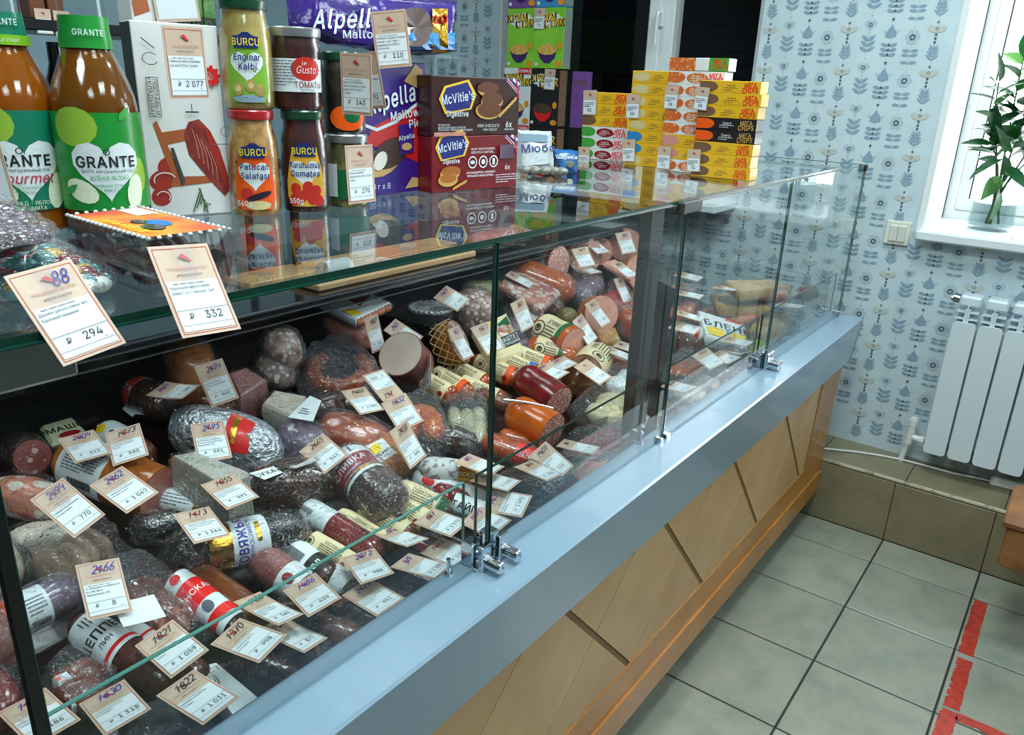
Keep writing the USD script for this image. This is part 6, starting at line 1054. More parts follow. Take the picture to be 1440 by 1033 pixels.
# bottles
mat('juice_orange', (176, 92, 6), .12, n=(9, (186, 104, 12), .4, .6), coat=.8, trl=.35); mat('juice_brown', (132, 76, 4), .12, n=(8, (144, 86, 10), .4, .6), coat=.8, trl=.35); mat('bottle_green', (24, 142, 52), .35, coat=.2); mat('bottle_teal', (14, 122, 92), .35, coat=.2); mat('label_lime2', (134, 196, 38), .35, coat=.2); mat('apple_skin', (146, 186, 60), .35); mat('apple_flesh', (232, 236, 206), .4); mat('gourmet_red', (190, 36, 70), .4); mat('leaf_print', (60, 160, 70), .4)
def bottle(label, px, d, juice, lab, art, collar, collar_art, tho=0):
    c = CAM+ray(px, 325)*d; c[2] = S0; p = thing('juice_bottle', label, 'juice bottle', tuple(c)); r = .0505
    obj(p, 'juice', lathe([(0, .004), (r*.9, .004), (r*.985, .014), (r*.985, .158), (r*.95, .170), (r*.84, .188), (r*.68, .208), (r*.55, .224), (r*.52, .236), (0, .236)], c, 32), juice)
    obj(p, 'glass_wall', lathe([(0, .0), (r*.92, 0), (r, .012), (r*1.0, .160), (r*.965, .172), (r*.86, .190), (r*.70, .210), (r*.57, .226), (r*.54, .262), (r*.52, .29), (r*.42, .31), (r*.40, .325)], c, 32), 'clear_glass'); obj(p, 'cap', lathe([(r*.40, .302), (r*.46, .302), (r*.46, .328), (r*.44, .332), (0, .332)], c, 24), lab)
    th = math.atan2(CAM[1]-c[1], CAM[0]-c[0])+tho; mp0 = cyl_map(c+[0, 0, .0], r+.0012, th); mp = lambda u, v, n: mp0(u*1.13, .033+(v-.012)*1.13, n)
    mp.sub = .010
    decal(p, mp, [('label', lab, rect(-r*2.5, .012, r*2.5, .118, 40, 1))]+art(r/1.13))
    obj(p, 'neck_label', lathe([(r*.605, .227), (r*.59, .239), (r*.57, .251), (r*.55, .264)], c, 28), collar); mq = cyl_map(c+[0, 0, -.035], r*.61, th); decal(p, mq, collar_art(r), n0=.0016)
    return c
def grante_art(kind):
    def f(r):
        o = [('apple', 'apple_skin', [ell(-r*.55, .103, r*.55, .021), ell(r*.9, .05, r*.3, .02)]), ('heart_field', 'label_white', [heart(r*.10, .060, r*.86)]), ('apple_half', 'apple_flesh', [ell(-r*.55, .034, r*.42, .012, -.5), ell(r*.72, .032, r*.22, .02, -.2)])]
        if kind == 0: o += [('leaf', 'leaf_print', [leaf2(-r*1.0, .03, .02, .008, .6), leaf2(r*.5, .11, .02, .008, .8)]), ('lettering', 'ink_black', [text('GRANTE', .0115, r*.10, .066, bold=True, sx=.9), text('100% натуральный сок', .0034, r*.12, .056), ring(r*.12, .0765, .0035, .0026)]), ('green_lettering', 'bottle_green', [text('ЗЕЛЁНОЕ ЯБЛОКО', .0046, r*.12, .0485, sx=.68), text('ПРЯМОЙ ОТЖИМ', .0030, r*.16, .040), text('С МЯКОТЬЮ', .0030, r*.16, .035)])]
        else: o += [('lettering', 'ink_black', [text('GRANTE', .0115, -r*.02, .066, bold=True, sx=.9), text('100% натуральный сок', .0034, 0, .056), ring(0, .0765, .0035, .0026)]), ('script_lettering', 'gourmet_red', [text('Gourmet', .0110, r*.02, .047, shear=.28, sx=.9)]), ('green_lettering', 'leaf_print', [text('ИЗЫСКАННАЯ', .0032, 0, .037), text('ПОЛЬЗА', .0032, 0, .032)]), ('base_lettering', 'apple_flesh', [text('ВИНОГРАД - ЯБЛОКО', .0042, 0, .0205, sx=.9), text('АЙВА - МЯТА', .0042, 0, .0145, sx=.9)])]
        return o
    return f
bottle('green-labelled apple juice bottle next to the ham box', 157, 1.06, 'juice_brown', 'bottle_green', grante_art(0), 'bottle_green', lambda r: [('neck_lettering', 'label_white', [text('GRANTE', .0068, .004, .280, bold=True, sx=.85)])])
bottle('teal-labelled orange juice bottle with red script, leftmost', 46, 1.04, 'juice_orange', 'bottle_teal', grante_art(1), 'bottle_teal', lambda r: [('neck_lettering', 'label_white', [text('GRANTE', .0068, .004, .288, bold=True, sx=.85)]), ('lime_band', 'label_lime2', rect(-r*1.2, .262, r*1.2, .2735, 16, 1)), ('script_lettering', 'apple_flesh', [text('Gourmet', .0055, .004, .268, shear=.25)])])
# purple biscuit box and bag
mat('alpella_violet', (58, 26, 128), .35, coat=.3); mat('alpella_red', (206, 34, 36), .35, coat=.3); mat('biscuit', (206, 166, 104), .5); mat('choc', (66, 34, 24), .35, coat=.4); mat('cream_white', (238, 232, 220), .5); mat('sky_blue', (38, 128, 190), .35, coat=.3)
a, b = shelf_pt(492, 279), shelf_pt(599, 267)
def alp(w, h):
    return [('red_field', 'alpella_red', [poly([(w*.30, h*.52), (w*.55, h*.60), (w*.8, h*.66), (w, h*.72), (w, h*.20), (w*.55, h*.33), (w*.2, h*.40)])]), ('swoosh', 'label_white', [stroke([(w*.1, h*.56), (w*.35, h*.50), (w*.6, h*.56), (w*.8, h*.66), (w, h*.74)], .006)]), ('cookie_base', 'biscuit', [ell(w*.42, h*.26, w*.24, h*.11, .3), poly([(w*.70, h*.03), (w*.80, h*.12), (w*.92, h*.10), (w*.95, h*.04)]), poly([(w*.7, h*.86), (w*.85, h*.99), (w*.95, h*.95), (w*.92, h*.8)])]), ('marshmallow', 'cream_white', [ell(w*.46, h*.30, w*.23, h*.09, .3)]), ('chocolate', 'choc', [ell(w*.52, h*.32, w*.25, h*.11, .3), ell(w*.12, h*.3, w*.2, h*.12)]), ('bite', 'cream_white', [ell(w*.38, h*.265, w*.10, h*.06, .8)]),
            ('small_pack', 'alpella_violet', [poly([(w*.63, h*.30), (w*.82, h*.32), (w*.81, h*.55), (w*.62, h*.53)])]), ('lettering', 'label_white', [text('Alpella', h*.13, w*.52, h*.73, rot=.22, bold=True, sx=.8, shear=.15), text('Mallow', h*.062, w*.70, h*.615, rot=.12, bold=True), text('Pie', h*.062, w*.83, h*.545, rot=.12, bold=True), text('30 г x 8', h*.045, w*.36, h*.07), text('Alpella', h*.035, w*.72, h*.44, rot=.12, bold=True)]), ('small_biscuit', 'biscuit', [ell(w*.72, h*.365, w*.07, h*.03)])]
pa = carton('violet and red chocolate biscuit box beside the jars', a, b, .235, .05, 'alpella_violet', alp, name='biscuit_box')
# bag lying on top
top = [CAM+ray(x, y)*d for x, y, d in ((412, -14, 1.24), (650, 2, 1.52), (642, 74, 1.50), (600, 78, 1.47), (470, 62, 1.30), (418, 40, 1.25))]
c = np.mean(top, 0); U = unit(top[1]-top[0]); Nn = unit(CAM-c-U*((CAM-c)@U)); P = []
for q in top: P += [q-Nn*.015, c+(q-c)*.82+Nn*.012, c+(q-c)*.82-Nn*.045]
p = thing('biscuit_bag', 'shiny violet and blue biscuit bag lying on the violet box', 'biscuit bag', tuple(c-[0, 0, .06])); mat('bag_violet', (58, 28, 130), .2, n=(14, (44, 20, 104), .4, .6), coat=.6, b=(30, .35, .006))
V, F = film_mesh(np.array(P), .001, .003, 91, .012); obj(p, 'body', (V, F), 'bag_violet', smooth=True)
def bagpt(px, py, n=.001):                                   # a print patch on the bag's front: nearest body point along the line of sight
    d = unit(ray(px, py)); w = V-CAM; t = w@d; off = np.linalg.norm(w-np.outer(t, d), axis=1); k = np.argsort(off)[:6]; return CAM+d*(t[k].min()-n)
def bagshape(nm, m, sh, n): v, f = cat2(sh); obj(p, nm, (np.array([bagpt(x, y, n) for x, y in v]), f), m, smooth=False)
bagshape('blue_field', 'sky_blue', [rect(560, 46, 640, 70, 8, 3)], .003); bagshape('gold_band', 'gold_foil', [rect(608, 12, 630, 74, 2, 6)], .005); bagshape('chocolate', 'choc', [ell(585, 38, 25, 28)], .005); bagshape('marshmallow', 'cream_white', [ell(568, 50, 7, 14, .5)], .006)
def flip(vf): return np.c_[vf[0][:, 0], -vf[0][:, 1]], vf[1]
def pxtext(s, h, x, y, **k): v, f = text(s, h, 0, 0, **k); return np.c_[v[:, 0]+x, y-v[:, 1]], f
bagshape('lettering', 'label_white', [pxtext('Alpella', 26, 488, 26, bold=True, sx=.72, shear=.15, rot=.02), pxtext('Mallow', 11, 510, 48, bold=True)], .006); bagshape('red_lettering', 'alpella_red', [pxtext('10', 12, 619, 27, bold=True)], .008)
q = thing('acrylic_stand', 'clear acrylic stand under the right end of the violet biscuit bag', 'stand', tuple(shelf_pt(622, 240))); bq = on_z(622, 195, S0)
# digestive boxes
mat('choc_light', (104, 60, 36), .35, coat=.3); mat('mcv_brown', (56, 22, 18), .35, coat=.3); mat('mcv_red', (124, 20, 28), .35, coat=.3); mat('mcv_yellow', (240, 196, 56), .4); mat('mcv_navy', (30, 40, 120), .4); mat('wheat', (206, 160, 80), .5); mat('flag_red', (200, 40, 50), .4)
a, b = shelf_pt(607, 272), shelf_pt(726, 262)
def union(w, h): return [('flag_field', 'mcv_navy', [poly([(w*.80, h*.99), (w*.99, h*.99), (w*.99, h*.62), (w*.93, h*.80)])]), ('flag_white', 'label_white', [stroke([(w*.84, h*.98), (w*.99, h*.74)], .006), stroke([(w*.91, h*.99), (w*.99, h*.90)], .006)]), ('flag_red', 'flag_red', [stroke([(w*.84, h*.98), (w*.99, h*.74)], .003), stroke([(w*.95, h*.99), (w*.985, h*.66)], .004)])]
def logo(x, y, k, w, h): hx = lambda s: [(x-s*.062, y), (x-s*.045, y+s*.03), (x+s*.035, y+s*.048), (x+s*.062, y+s*.012), (x+s*.045, y-s*.024), (x-s*.042, y-s*.036)]; return [('logo_border', 'mcv_yellow', [poly(hx(k*1.0))]), ('logo_field', 'mcv_navy', [poly(hx(k*.86))]), ('logo_lettering', 'label_white', [text("McVitie's", k*.021, x, y+k*.004, bold=True, rot=.14, sx=.78)])]
def mcv(dark):
    def f(w, h):
        o = union(w, h)
        if dark:
            o += logo(w*.28, h*.62, .76, w, h)+[('cookie', 'choc_light', [ell(w*.60, h*.80, w*.115, h*.13)]), ('cookie_edge', 'wheat', [ell(w*.62, h*.43, w*.15, h*.155), ell(w*.66, h*.60, w*.13, h*.14), poly([(w*.49, h*.77), (w*.53, h*.70), (w*.60, h*.67), (w*.66, h*.68), (w*.62, h*.73)])]), ('cookie_top', 'choc_light', [ell(w*.63, h*.45, w*.14, h*.14), ell(w*.66, h*.64, w*.125, h*.13), ell(w*.61, h*.83, w*.125, h*.10)]), ('ear_of_wheat', 'wheat', [ell(w*(.76+.034*i), h*(.36+.055*i), w*.028, h*.03, .8) for i in range(6)]), ('lettering', 'label_white', [text('Digestive', h*.095, w*.27, h*.38, bold=True, sx=.8), text('DARK CHOCOLATE', h*.05, w*.62, h*.17, sx=.85), text('WHEAT BISCUIT', h*.036, w*.64, h*.10, sx=.85), text('6x', h*.10, w*.86, h*.19, bold=True), text('DUO PACK', h*.032, w*.87, h*.10, bold=True)]+[text(s, h*.032, w*.06, h*(.17-.042*i), al='l') for i, s in enumerate(('ПЕЧЕНЬЕ ИЗ', 'ЦЕЛЬНОЗЕРНОВЫХ ЗЛАКОВ', 'ПОКРЫТЫХ ТЁМНЫМ ШОКОЛАДОМ'))]), ('sticker', 'pork_pink', [rect(w*.02, h*.0, w*.36, h*.065)])]
        else:
            o += logo(w*.22, h*.80, .70, w, h)+[('cookie_edge', 'wheat', [ell(w*.17, h*.22, w*.11, h*.12), ell(w*.19, h*.33, w*.11, h*.11)]), ('cookie_top', 'smoked_tan', [ell(w*.20, h*.38, w*.11, h*.09), ell(w*.17, h*.25, w*.09, h*.08)]), ('ear_of_wheat', 'wheat', [ell(w*(.24+.03*i), h*(.07+.025*i), w*.024, h*.024, .6) for i in range(5)]), ('badge', 'label_white', [ring(w*(.44+.125*i), h*.52, h*.115, h*.09) for i in range(3)]+[ell(w*.44, h*.52, h*.06, h*.035), ell(w*.565, h*.52, h*.05), rect(w*.675, h*.46, w*.705, h*.58)]), ('lettering', 'label_white', [text('Digestive', h*.075, w*.20, h*.56, bold=True, sx=.8), text('6x', h*.085, w*.86, h*.40, bold=True), text('ENJOY YOUR FAVOURITE', h*.036, w*.56, h*.76, bold=True, sx=.9), text('BISCUITS AT ANYTIME...', h*.036, w*.56, h*.70, bold=True, sx=.9), text('НАСЛАЖДАЙТЕСЬ ЛЮБИМЫМ', h*.036, w*.54, h*.33, bold=True, sx=.9), text('ПЕЧЕНЬЕМ В ЛЮБОЕ ВРЕМЯ...', h*.036, w*.54, h*.27, bold=True, sx=.9)]+lines(w*.72, h*.25, w*.26, 4, h*.045, 4)), ('sticker', 'pack_violet', [rect(w*.76, h*.56, w*.93, h*.82)])]
        return o
    return f
U = unit((b-a)*[1, 1, 0])
carton('dark red digestive biscuit box at the bottom of the pair', a, b, .106, .075, 'mcv_red', mcv(False), name='biscuit_box'); carton('dark brown chocolate digestive box on top of the red one', a+[0, 0, .1065]-U*.002, b+[0, 0, .1065], .108, .075, 'mcv_brown', mcv(True), name='biscuit_box')
# acrylic stand behind them
aa = a+np.array([.10, .10, 0]); hh = on_x(622, 80, aa[0])[2]-S0
obj(q, 'top_plate', obox((aa[0], aa[1], S0+hh), (.045, 0, 0), (0, .06, 0), (0, 0, .003)), 'clear_glass', smooth=False)
for dx in (-.035, .035): obj(q, 'leg', bx(aa[0]+dx-.004, aa[0]+dx+.004, aa[1]-.05, aa[1]+.05, S0, S0+hh-.003), 'clear_glass', smooth=False)
# cereal boxes stacked on the sill of the dark window
mat('cereal_green', (122, 196, 44), .45, n=(7, (150, 208, 60), .4, .6)); mat('cereal_white', (226, 230, 232), .45); mat('cereal_black', (30, 24, 24), .45); mat('cereal_violet', (120, 76, 150), .45); mat('cereal_blue', (58, 140, 196), .45); mat('cereal_yellow', (238, 196, 30), .45); mat('cereal_outline', (48, 30, 20), .5); mat('cereal_grain', (232, 186, 92), .5, n=(120, (198, 144, 56), .45, .6)); mat('cereal_choc', (96, 62, 48), .5, n=(120, (66, 40, 30), .45, .6)); mat('bowl_violet', (66, 34, 98), .45); mat('cereal_orange', (232, 146, 36), .45); mat('side_grey', (150, 158, 154), .5)
def cereal(bowl, grain, title=('ХРУМ', 'СТИК'), newtag=False):
    def f(w, h):
        o = [('splash', 'label_white', [poly([(w*(.5+.46*math.cos(q)*(1 if i % 2 else .86)), h*(.80+.13*math.sin(q)*(1 if i % 2 else .8))) for i, q in enumerate(np.arange(0, 2*PI, .28))])]), ('title_outline', 'cereal_outline', [text(title[0], h*.125, w*.36, h*.84, rot=.06, bold=True, sx=.85), text(title[1], h*.125, w*.66, h*.75, rot=.06, bold=True, sx=.85)]+[text(title[0], h*.125, w*.36+d, h*.84+e, rot=.06, bold=True, sx=.85) for d, e in ((.003, 0), (-.003, -.001))]+[text(title[1], h*.125, w*.66+d, h*.75+e, rot=.06, bold=True, sx=.85) for d, e in ((.003, 0), (-.003, -.001))]), ('title', 'cereal_yellow', [text(title[0], h*.12, w*.36, h*.845, rot=.06, bold=True, sx=.8), text(title[1], h*.12, w*.66, h*.755, rot=.06, bold=True, sx=.8)]), ('bowl', bowl, [poly([(w*.12, h*.30), (w*.80, h*.30), (w*.72, h*.17), (w*.55, h*.09), (w*.38, h*.09), (w*.22, h*.17)])]), ('cereal', grain, [ell(w*.46, h*.31, w*.34, h*.085), ell(w*.46, h*.35, w*.24, h*.06)]), ('sleeve_mark', 'cereal_orange', [ell(w*.86, h*.08, w*.12, h*.05), ell(w*.88, h*.38, w*.08, h*.06)]), ('small_mark', 'cereal_white', [ell(w*.10, h*.07, w*.06, h*.03)])]
        if newtag: o.append(('new_label', 'label_red', [rect(w*.55, h*.90, w, h)])); o.append(('new_lettering', 'label_white', [text('НОВИНКА', h*.05, w*.78, h*.95, bold=True, sx=.7)]))
        return o
    return f
XC = 3.0; ZC = 1.1345; Hc = .2415
def yc(px, py): return on_x(px, py, XC)[1]
rows = [('cereal_white', 'cereal_black', 2), ('cereal_white', 'cereal_black', 1), ('cereal_green', 'cereal_green', 0), ('cereal_violet', 'cereal_blue', 3)]
yl, ym, yr = 2.292, 2.142, 1.990
CL = {(0, 0): 'white cereal box at the bottom left of the cereal stack', (0, 1): 'black cereal box at the bottom right of the cereal stack', (1, 0): 'white cereal box with a red corner label, second row', (1, 1): 'black cereal box with brown bowl behind a small tag, second row', (2, 0): 'left one of the two green cereal boxes', (2, 1): 'right one of the two green cereal boxes', (3, 0): 'violet cereal box at the top of the stack', (3, 1): 'blue cereal box at the top of the stack'}
for r, (m0, m1, k) in enumerate(rows):
    z = ZC+r*(Hc+.0006)
    for s, (y0, y1, mm) in enumerate(((yl+.01*(r < 2), ym+.001+.01*(r < 2), m0), (ym+.01*(r < 2), yr+.001+.01*(r < 2), m1))):
        dk = mm == 'cereal_black'; p = carton(CL[(r, s)], (XC, y0, z), (XC, y1, z), Hc, .062, mm, cereal('bowl_violet' if mm != 'cereal_black' else 'label_red', 'cereal_choc' if dk else 'cereal_grain', newtag=(mm == 'cereal_white')), name='cereal_box', catg='cereal box')
        if s == 1: obj(p, 'side_panel', bx(XC+.003, XC+.059, y1-.0006, y1-.0001, z+.006, z+Hc-.006), 'kraft' if dk else 'side_grey', smooth=False)
carton('narrow violet cereal box behind the black ones', (XC+.075, 1.985, ZC+Hc+.001), (XC+.075, 1.90, ZC+Hc+.001), Hc*.97, .03, 'cereal_violet', lambda w, h: [('title', 'ink_brown', [text('СТИК', h*.1, w*.5, h*.8, bold=True, sx=.7)])], name='cereal_box', catg='cereal box')
carton('narrow dark cereal box standing on the sill under the narrow violet one', (XC+.075, 1.985, ZC), (XC+.075, 1.90, ZC), Hc, .03, 'cereal_black', None, name='cereal_box', catg='cereal box')
# stacks of snack boxes at the far end of the shelf
mat('snack_yellow', (236, 182, 28), .4, coat=.2); mat('snack_white', (228, 230, 230), .4, coat=.2); mat('snack_black', (30, 26, 26), .4, coat=.2); mat('snack_brown', (120, 84, 58), .5); mat('snack_green', (70, 160, 60), .45); mat('snack_orange', (214, 100, 40), .45, n=(90, (236, 180, 110), .5, .6)); mat('snack_pink', (214, 140, 130), .45); mat('snack_blue', (50, 130, 196), .45)
KINDS = {'Y': ('snack_yellow', 'snack_brown', 'snack_yellow', 'ink_brown', 'label_red', 'yellow with a round brown picture'), 'C': ('snack_yellow', 'salad_cream', 'snack_yellow', 'ink_brown', 'snack_brown', 'yellow with an oval cream picture'), 'W': ('snack_white', 'snack_green', 'label_maroon', 'label_white', 'label_red', 'white with a maroon oval'), 'N': ('snack_white', 'snack_orange', 'snack_orange', 'label_white', 'label_red', 'white with an orange noodle picture'), 'B': ('snack_black', 'label_orange', 'snack_black', 'label_white', 'wheat', 'black with a flame picture'), 'S': ('snack_yellow', 'snack_pink', 'snack_yellow', 'ink_brown', 'label_red', 'yellow with a pink picture'), 'L': ('snack_yellow', 'snack_blue', 'snack_yellow', 'ink_brown', 'label_red', 'yellow with a blue picture')}
ORD = ['top', 'second', 'third', 'fourth', 'fifth', 'sixth', 'seventh', 'eighth']
def snack_art(K, logo):
    def f(w, h):
        return [('picture', K[1], [ell(w*.16, h*.5, w*.15, h*.42), rect(0, h*.08, w*.14, h*.92)] if K[1] != 'salad_cream' else [ell(w*.2, h*.5, w*.18, h*.38)]), ('middle_field', K[2], [ell(w*.52, h*.48, w*.19, h*.40)]), ('print', K[3], [text('Онега', h*.22, w*.52, h*.62, sx=.9)]+lines(w*.40, h*.40, w*.24, 2, h*.16, 3)), ('logo', K[4], [text(logo[0], h*.36, w*.84, h*.68, bold=True, sx=.75, rot=.05), text(logo[1], h*.40, w*.84, h*.30, bold=True, sx=.75, rot=.05)])]
    return f
def stack(nm, px, x, kinds, py, logo=('МЕГА', 'CHIPS'), w=.155, sh=.0316):
    y0 = on_x(px, py, x)[1]; n = len(kinds)
    for i, k in enumerate(kinds[::-1]):
        K = KINDS[k]; j = rng.uniform(-.003, .003); z = S0+i*(sh+.0003)
        lg = ('CHIP', 'VKUS') if logo[0] == 'R' and i < 3 else (('МЕГА', 'CHIPS') if logo[0] == 'R' else logo)
        p = carton('%s snack box from the top in the %s stack, %s' % (ORD[n-1-i] if n-1-i else 'topmost', nm, K[5]) if n-1-i else 'topmost snack box in the %s stack, %s' % (nm, K[5]), (x, y0+j, z), (x, y0+j-w, z), sh, .050, K[0], snack_art(K, lg), name='snack_box', catg='snack box', bev=.0008)
stack('leftmost', 815, 2.10, 'YYYWWW', 233); stack('second', 878, 2.045, 'CCCCCLLC', 236, sh=.0312); stack('third', 927, 1.99, 'NNNNNSSN', 240, sh=.0312); stack('rightmost', 972, 1.935, 'YYYBBYYY', 243, logo=('R', ''), sh=.0286)
carton('long snack box with green end lying across the third stack', (1.99, on_x(940, 105, 1.99)[1], S0+8*.0315+.001), (1.99, on_x(1023, 107, 1.99)[1], S0+8*.0315+.001), .031, .05, 'snack_white', lambda w, h: [('picture', 'snack_orange', [rect(0, 0, w*.45, h)]), ('green_end', 'snack_green', [rect(w*.68, 0, w, h)]), ('logo', 'label_red', [text('МЕГА', h*.36, w*.85, h*.7, bold=True, sx=.8), text('CHIPS', h*.36, w*.85, h*.3, bold=True, sx=.8)])], name='snack_box', catg='snack box')
# small bags beside the digestive boxes
def pouch(label, pxs, d, th, m, items, name='snack_bag', catg='snack bag'):
    P = [CAM+ray(x, y)*d for x, y in pxs]; c = np.mean(P, 0); N = unit(CAM-c); pts = []
    for q in P: pts += [q, c+(q-c)*.7+N*th, c+(q-c)*.7-N*th]
    pts = np.array(pts); dz = S0+.001-pts[:, 2].min(); pts[:, 2] += dz if abs(dz) < .05 else 0
    p = thing(name, label, catg, tuple(c)); V, F = film_mesh(pts, .0005, .003, nseed(), .012); obj(p, 'body', (V, F), m, smooth=True)
    Q = [q+N*(th+.009)+[0, 0, dz if abs(dz) < .05 else 0] for q in (P[0], P[1], P[2], P[3])]; decal(p, quad_map([c+(q-c)*.8 for q in Q]), items(Q)); return p
mat('pouch_white', (206, 214, 218), .3, coat=.4); mat('pouch_blue', (36, 104, 170), .3, coat=.4); mat('pouch_grey', (150, 150, 140), .35, n=(40, (110, 108, 98), .45, .6), coat=.4)
pouch('white and pale blue snack bag with blue lettering behind the digestive boxes', ((728, 177), (774, 180), (778, 230), (730, 236)), 1.93, .02, 'pouch_white', lambda Q: [('blue_top', 'leaf_blue', [rect(0, 0, 1, .25)]), ('lettering', 'brand_navy', [qtext(Q, 'Мюба', .24, .62, .45, bold=True)])])
pouch('bright blue snack bag leaning beside the leftmost snack stack', ((778, 204), (814, 206), (810, 234), (788, 234)), 1.98, .012, 'pouch_blue', lambda Q: [('lettering', 'label_white', [qtext(Q, 'Шарики', .24, .5, .3, bold=True)]), ('picture', 'food_olive', [ell(.7, .75, .25, .2)])])
for i, (x, y) in enumerate(((738, 232), (752, 228), (766, 233), (779, 228), (768, 222), (790, 235))):
    o = CAM+ray(x, y)*1.88; o[2] = S0+.012; p = thing('wrapped_sweet', ['leftmost grey wrapped sweet in front of the white bag', 'second grey wrapped sweet, close behind the leftmost', 'third grey wrapped sweet in the front row', 'fourth grey wrapped sweet by the blue bag', 'grey wrapped sweet lying at the back of the little heap', 'rightmost grey wrapped sweet under the blue bag'][i], 'sweet', tuple(o-[0, 0, .012])); v, f = blob(o, (.012, .006, 0), (-.006, .016, 0), (0, 0, .010), .2, 1.7, i+5, 2); obj(p, 'wrapper', (v, f), 'pouch_grey')
# clear box of fruit sweets with a printed orange card
Tq = [on_z(x, y, S0+.055) for x, y in ((95, 304), (209, 338), (322, 324), (196, 292))]; c = np.mean(Tq, 0)
p = thing('fruit_sweet_box', 'clear ribbed plastic box of dark fruit sweets with an orange printed lid card', 'sweet box', tuple(c-[0, 0, .055])); mat('churchkhela', (62, 22, 30), .35, n=(22, (36, 12, 20), .4, .6), coat=.6); mat('card_orange', (226, 150, 34), .4, n=(10, (204, 62, 34), .42, .6))
e1, e2 = unit(Tq[1]-Tq[0]), unit(Tq[3]-Tq[0]); L1, L2 = np.linalg.norm(Tq[1]-Tq[0]), np.linalg.norm(Tq[3]-Tq[0])
for i in range(5):
    o = Tq[0]+e2*L2*(i+.5)/5-[0, 0, .032]; pts = [o+e1*L1*t+np.array([0, 0, .004*math.sin(t*20+i)]) for t in np.linspace(.08, .92, 12)]; obj(p, 'sweet_stick', tube(pts, .0125*(1+.15*np.sin(np.linspace(0, 22, 12)+i)), 10), 'churchkhela')
V, F = hull([q+[0, 0, 0] for q in Tq]+[c+(q-c)*1.08-[0, 0, .050] for q in Tq]+[c+(q-c)*1.02-[0, 0, .0545] for q in Tq]); obj(p, 'clear_shell', (V, F), 'clamshell', smooth=False)
obj(p, 'flange', cat([tube([c+(Tq[i]-c)*1.16-[0, 0, .030], c+(Tq[(i+1) % 4]-c)*1.16-[0, 0, .030]], .003, 6) for i in range(4)]), 'clamshell')
ribs, beads = [], []
for i in range(4):
    A_, B_ = Tq[i], Tq[(i+1) % 4]; n = int(np.linalg.norm(B_-A_)/.0095)
    for k in range(n+1): q = A_+(B_-A_)*k/n; ribs.append(tube([q+[0, 0, .001], c+(q-c)*1.085-[0, 0, .05]], .0019, 5)); beads.append(blob(q+[0, 0, .0015], (.0024, 0, 0), (0, .0024, 0), (0, 0, .002), 0, 1, 0, 1))
obj(p, 'rib', cat(ribs), 'clear_glass', kind='stuff'); mat('bead_gloss', (226, 228, 230), .12, coat=1.0); obj(p, 'rim_bead', cat(beads), 'bead_gloss', kind='stuff')
decal(p, quad_map([c+(q-c)*.93+[0, 0, .0015] for q in Tq]), [('lid_card', 'card_orange', rect(0, 0, 1, 1)), ('white_label', 'label_white', [rect(.02, .62, .30, .95)]), ('blue_print', 'label_blue', [ell(.62, .55, .12, .16)]), ('fruit_print', 'churchkhela', [ell(.74, .35, .10, .14), ell(.52, .4, .07, .1)]), ('lettering', 'label_yellow', [qtext([Tq[0], Tq[1], Tq[2], Tq[3]], 'ЧУРЧХЕЛА', .14, .62, .12, bold=True)])])
# bags of coated sweets at the left
def dragee(label, c0, rx, ry, h, cols, n, seed, hz):
    r = random.Random(seed); c = np.array(c0); p = thing('sweet_bag', label, 'bag of sweets', tuple(c-[0, 0, h])); P = []; by = {m: [] for m in cols}
    for i in range(n):
        a = r.uniform(0, 2*PI); q = math.sqrt(r.random()); o = c+[rx*q*math.cos(a), ry*q*math.sin(a), -h+.010+r.random()*(1.55*h-.01)*(1-q*q)]; s = r.uniform(.008, .011); by[r.choice(cols)].append(blob(o, (s*1.25, 0, 0), (0, s, 0), (0, 0, s*.9), .04, 1, i, 1)); P.append(o)
    for m, b in by.items():
        if b: obj(p, 'sweets', cat(b), m, kind='stuff')
    P = np.array(P); X = np.vstack([P+[.012, 0, .004], P-[.012, 0, 0], P+[0, .012, .012], P-[0, .012, 0]]); X = np.vstack([X, [c+[rx*1.5, -ry*.5, -h*.6], c+[-rx*1.4, 0, -h*.5]]]); wrap(p, X, 'bag_film', .001, .007, .014, name='clear_bag')
mat('dragee_dark', (74, 54, 60), .3, coat=.6); mat('dragee_violet', (88, 62, 82), .3, coat=.6); mat('dragee_red', (120, 22, 44), .25, coat=.7); mat('dragee_white', (206, 214, 206), .3, coat=.5); mat('dragee_teal', (72, 132, 132), .3, coat=.5); mat('dragee_yellow', (196, 160, 60), .3, coat=.5)
b2 = on_z(95, 415, S0); dragee('clear bag of red and mixed coloured sugared sweets under tag 294', (b2[0]-.01, b2[1]+.045, S0+.024), .052, .085, .023, ['dragee_red', 'dragee_red', 'dragee_white', 'dragee_teal', 'dragee_yellow'], 150, 5, 1)
b1 = on_z(45, 345, S0+.05); dragee('clear bag of dark violet sweets lying on the mixed ones', (b1[0]-.03, b1[1]+.045, S0+.072), .045, .080, .021, ['dragee_dark', 'dragee_violet'], 110, 8, 1)
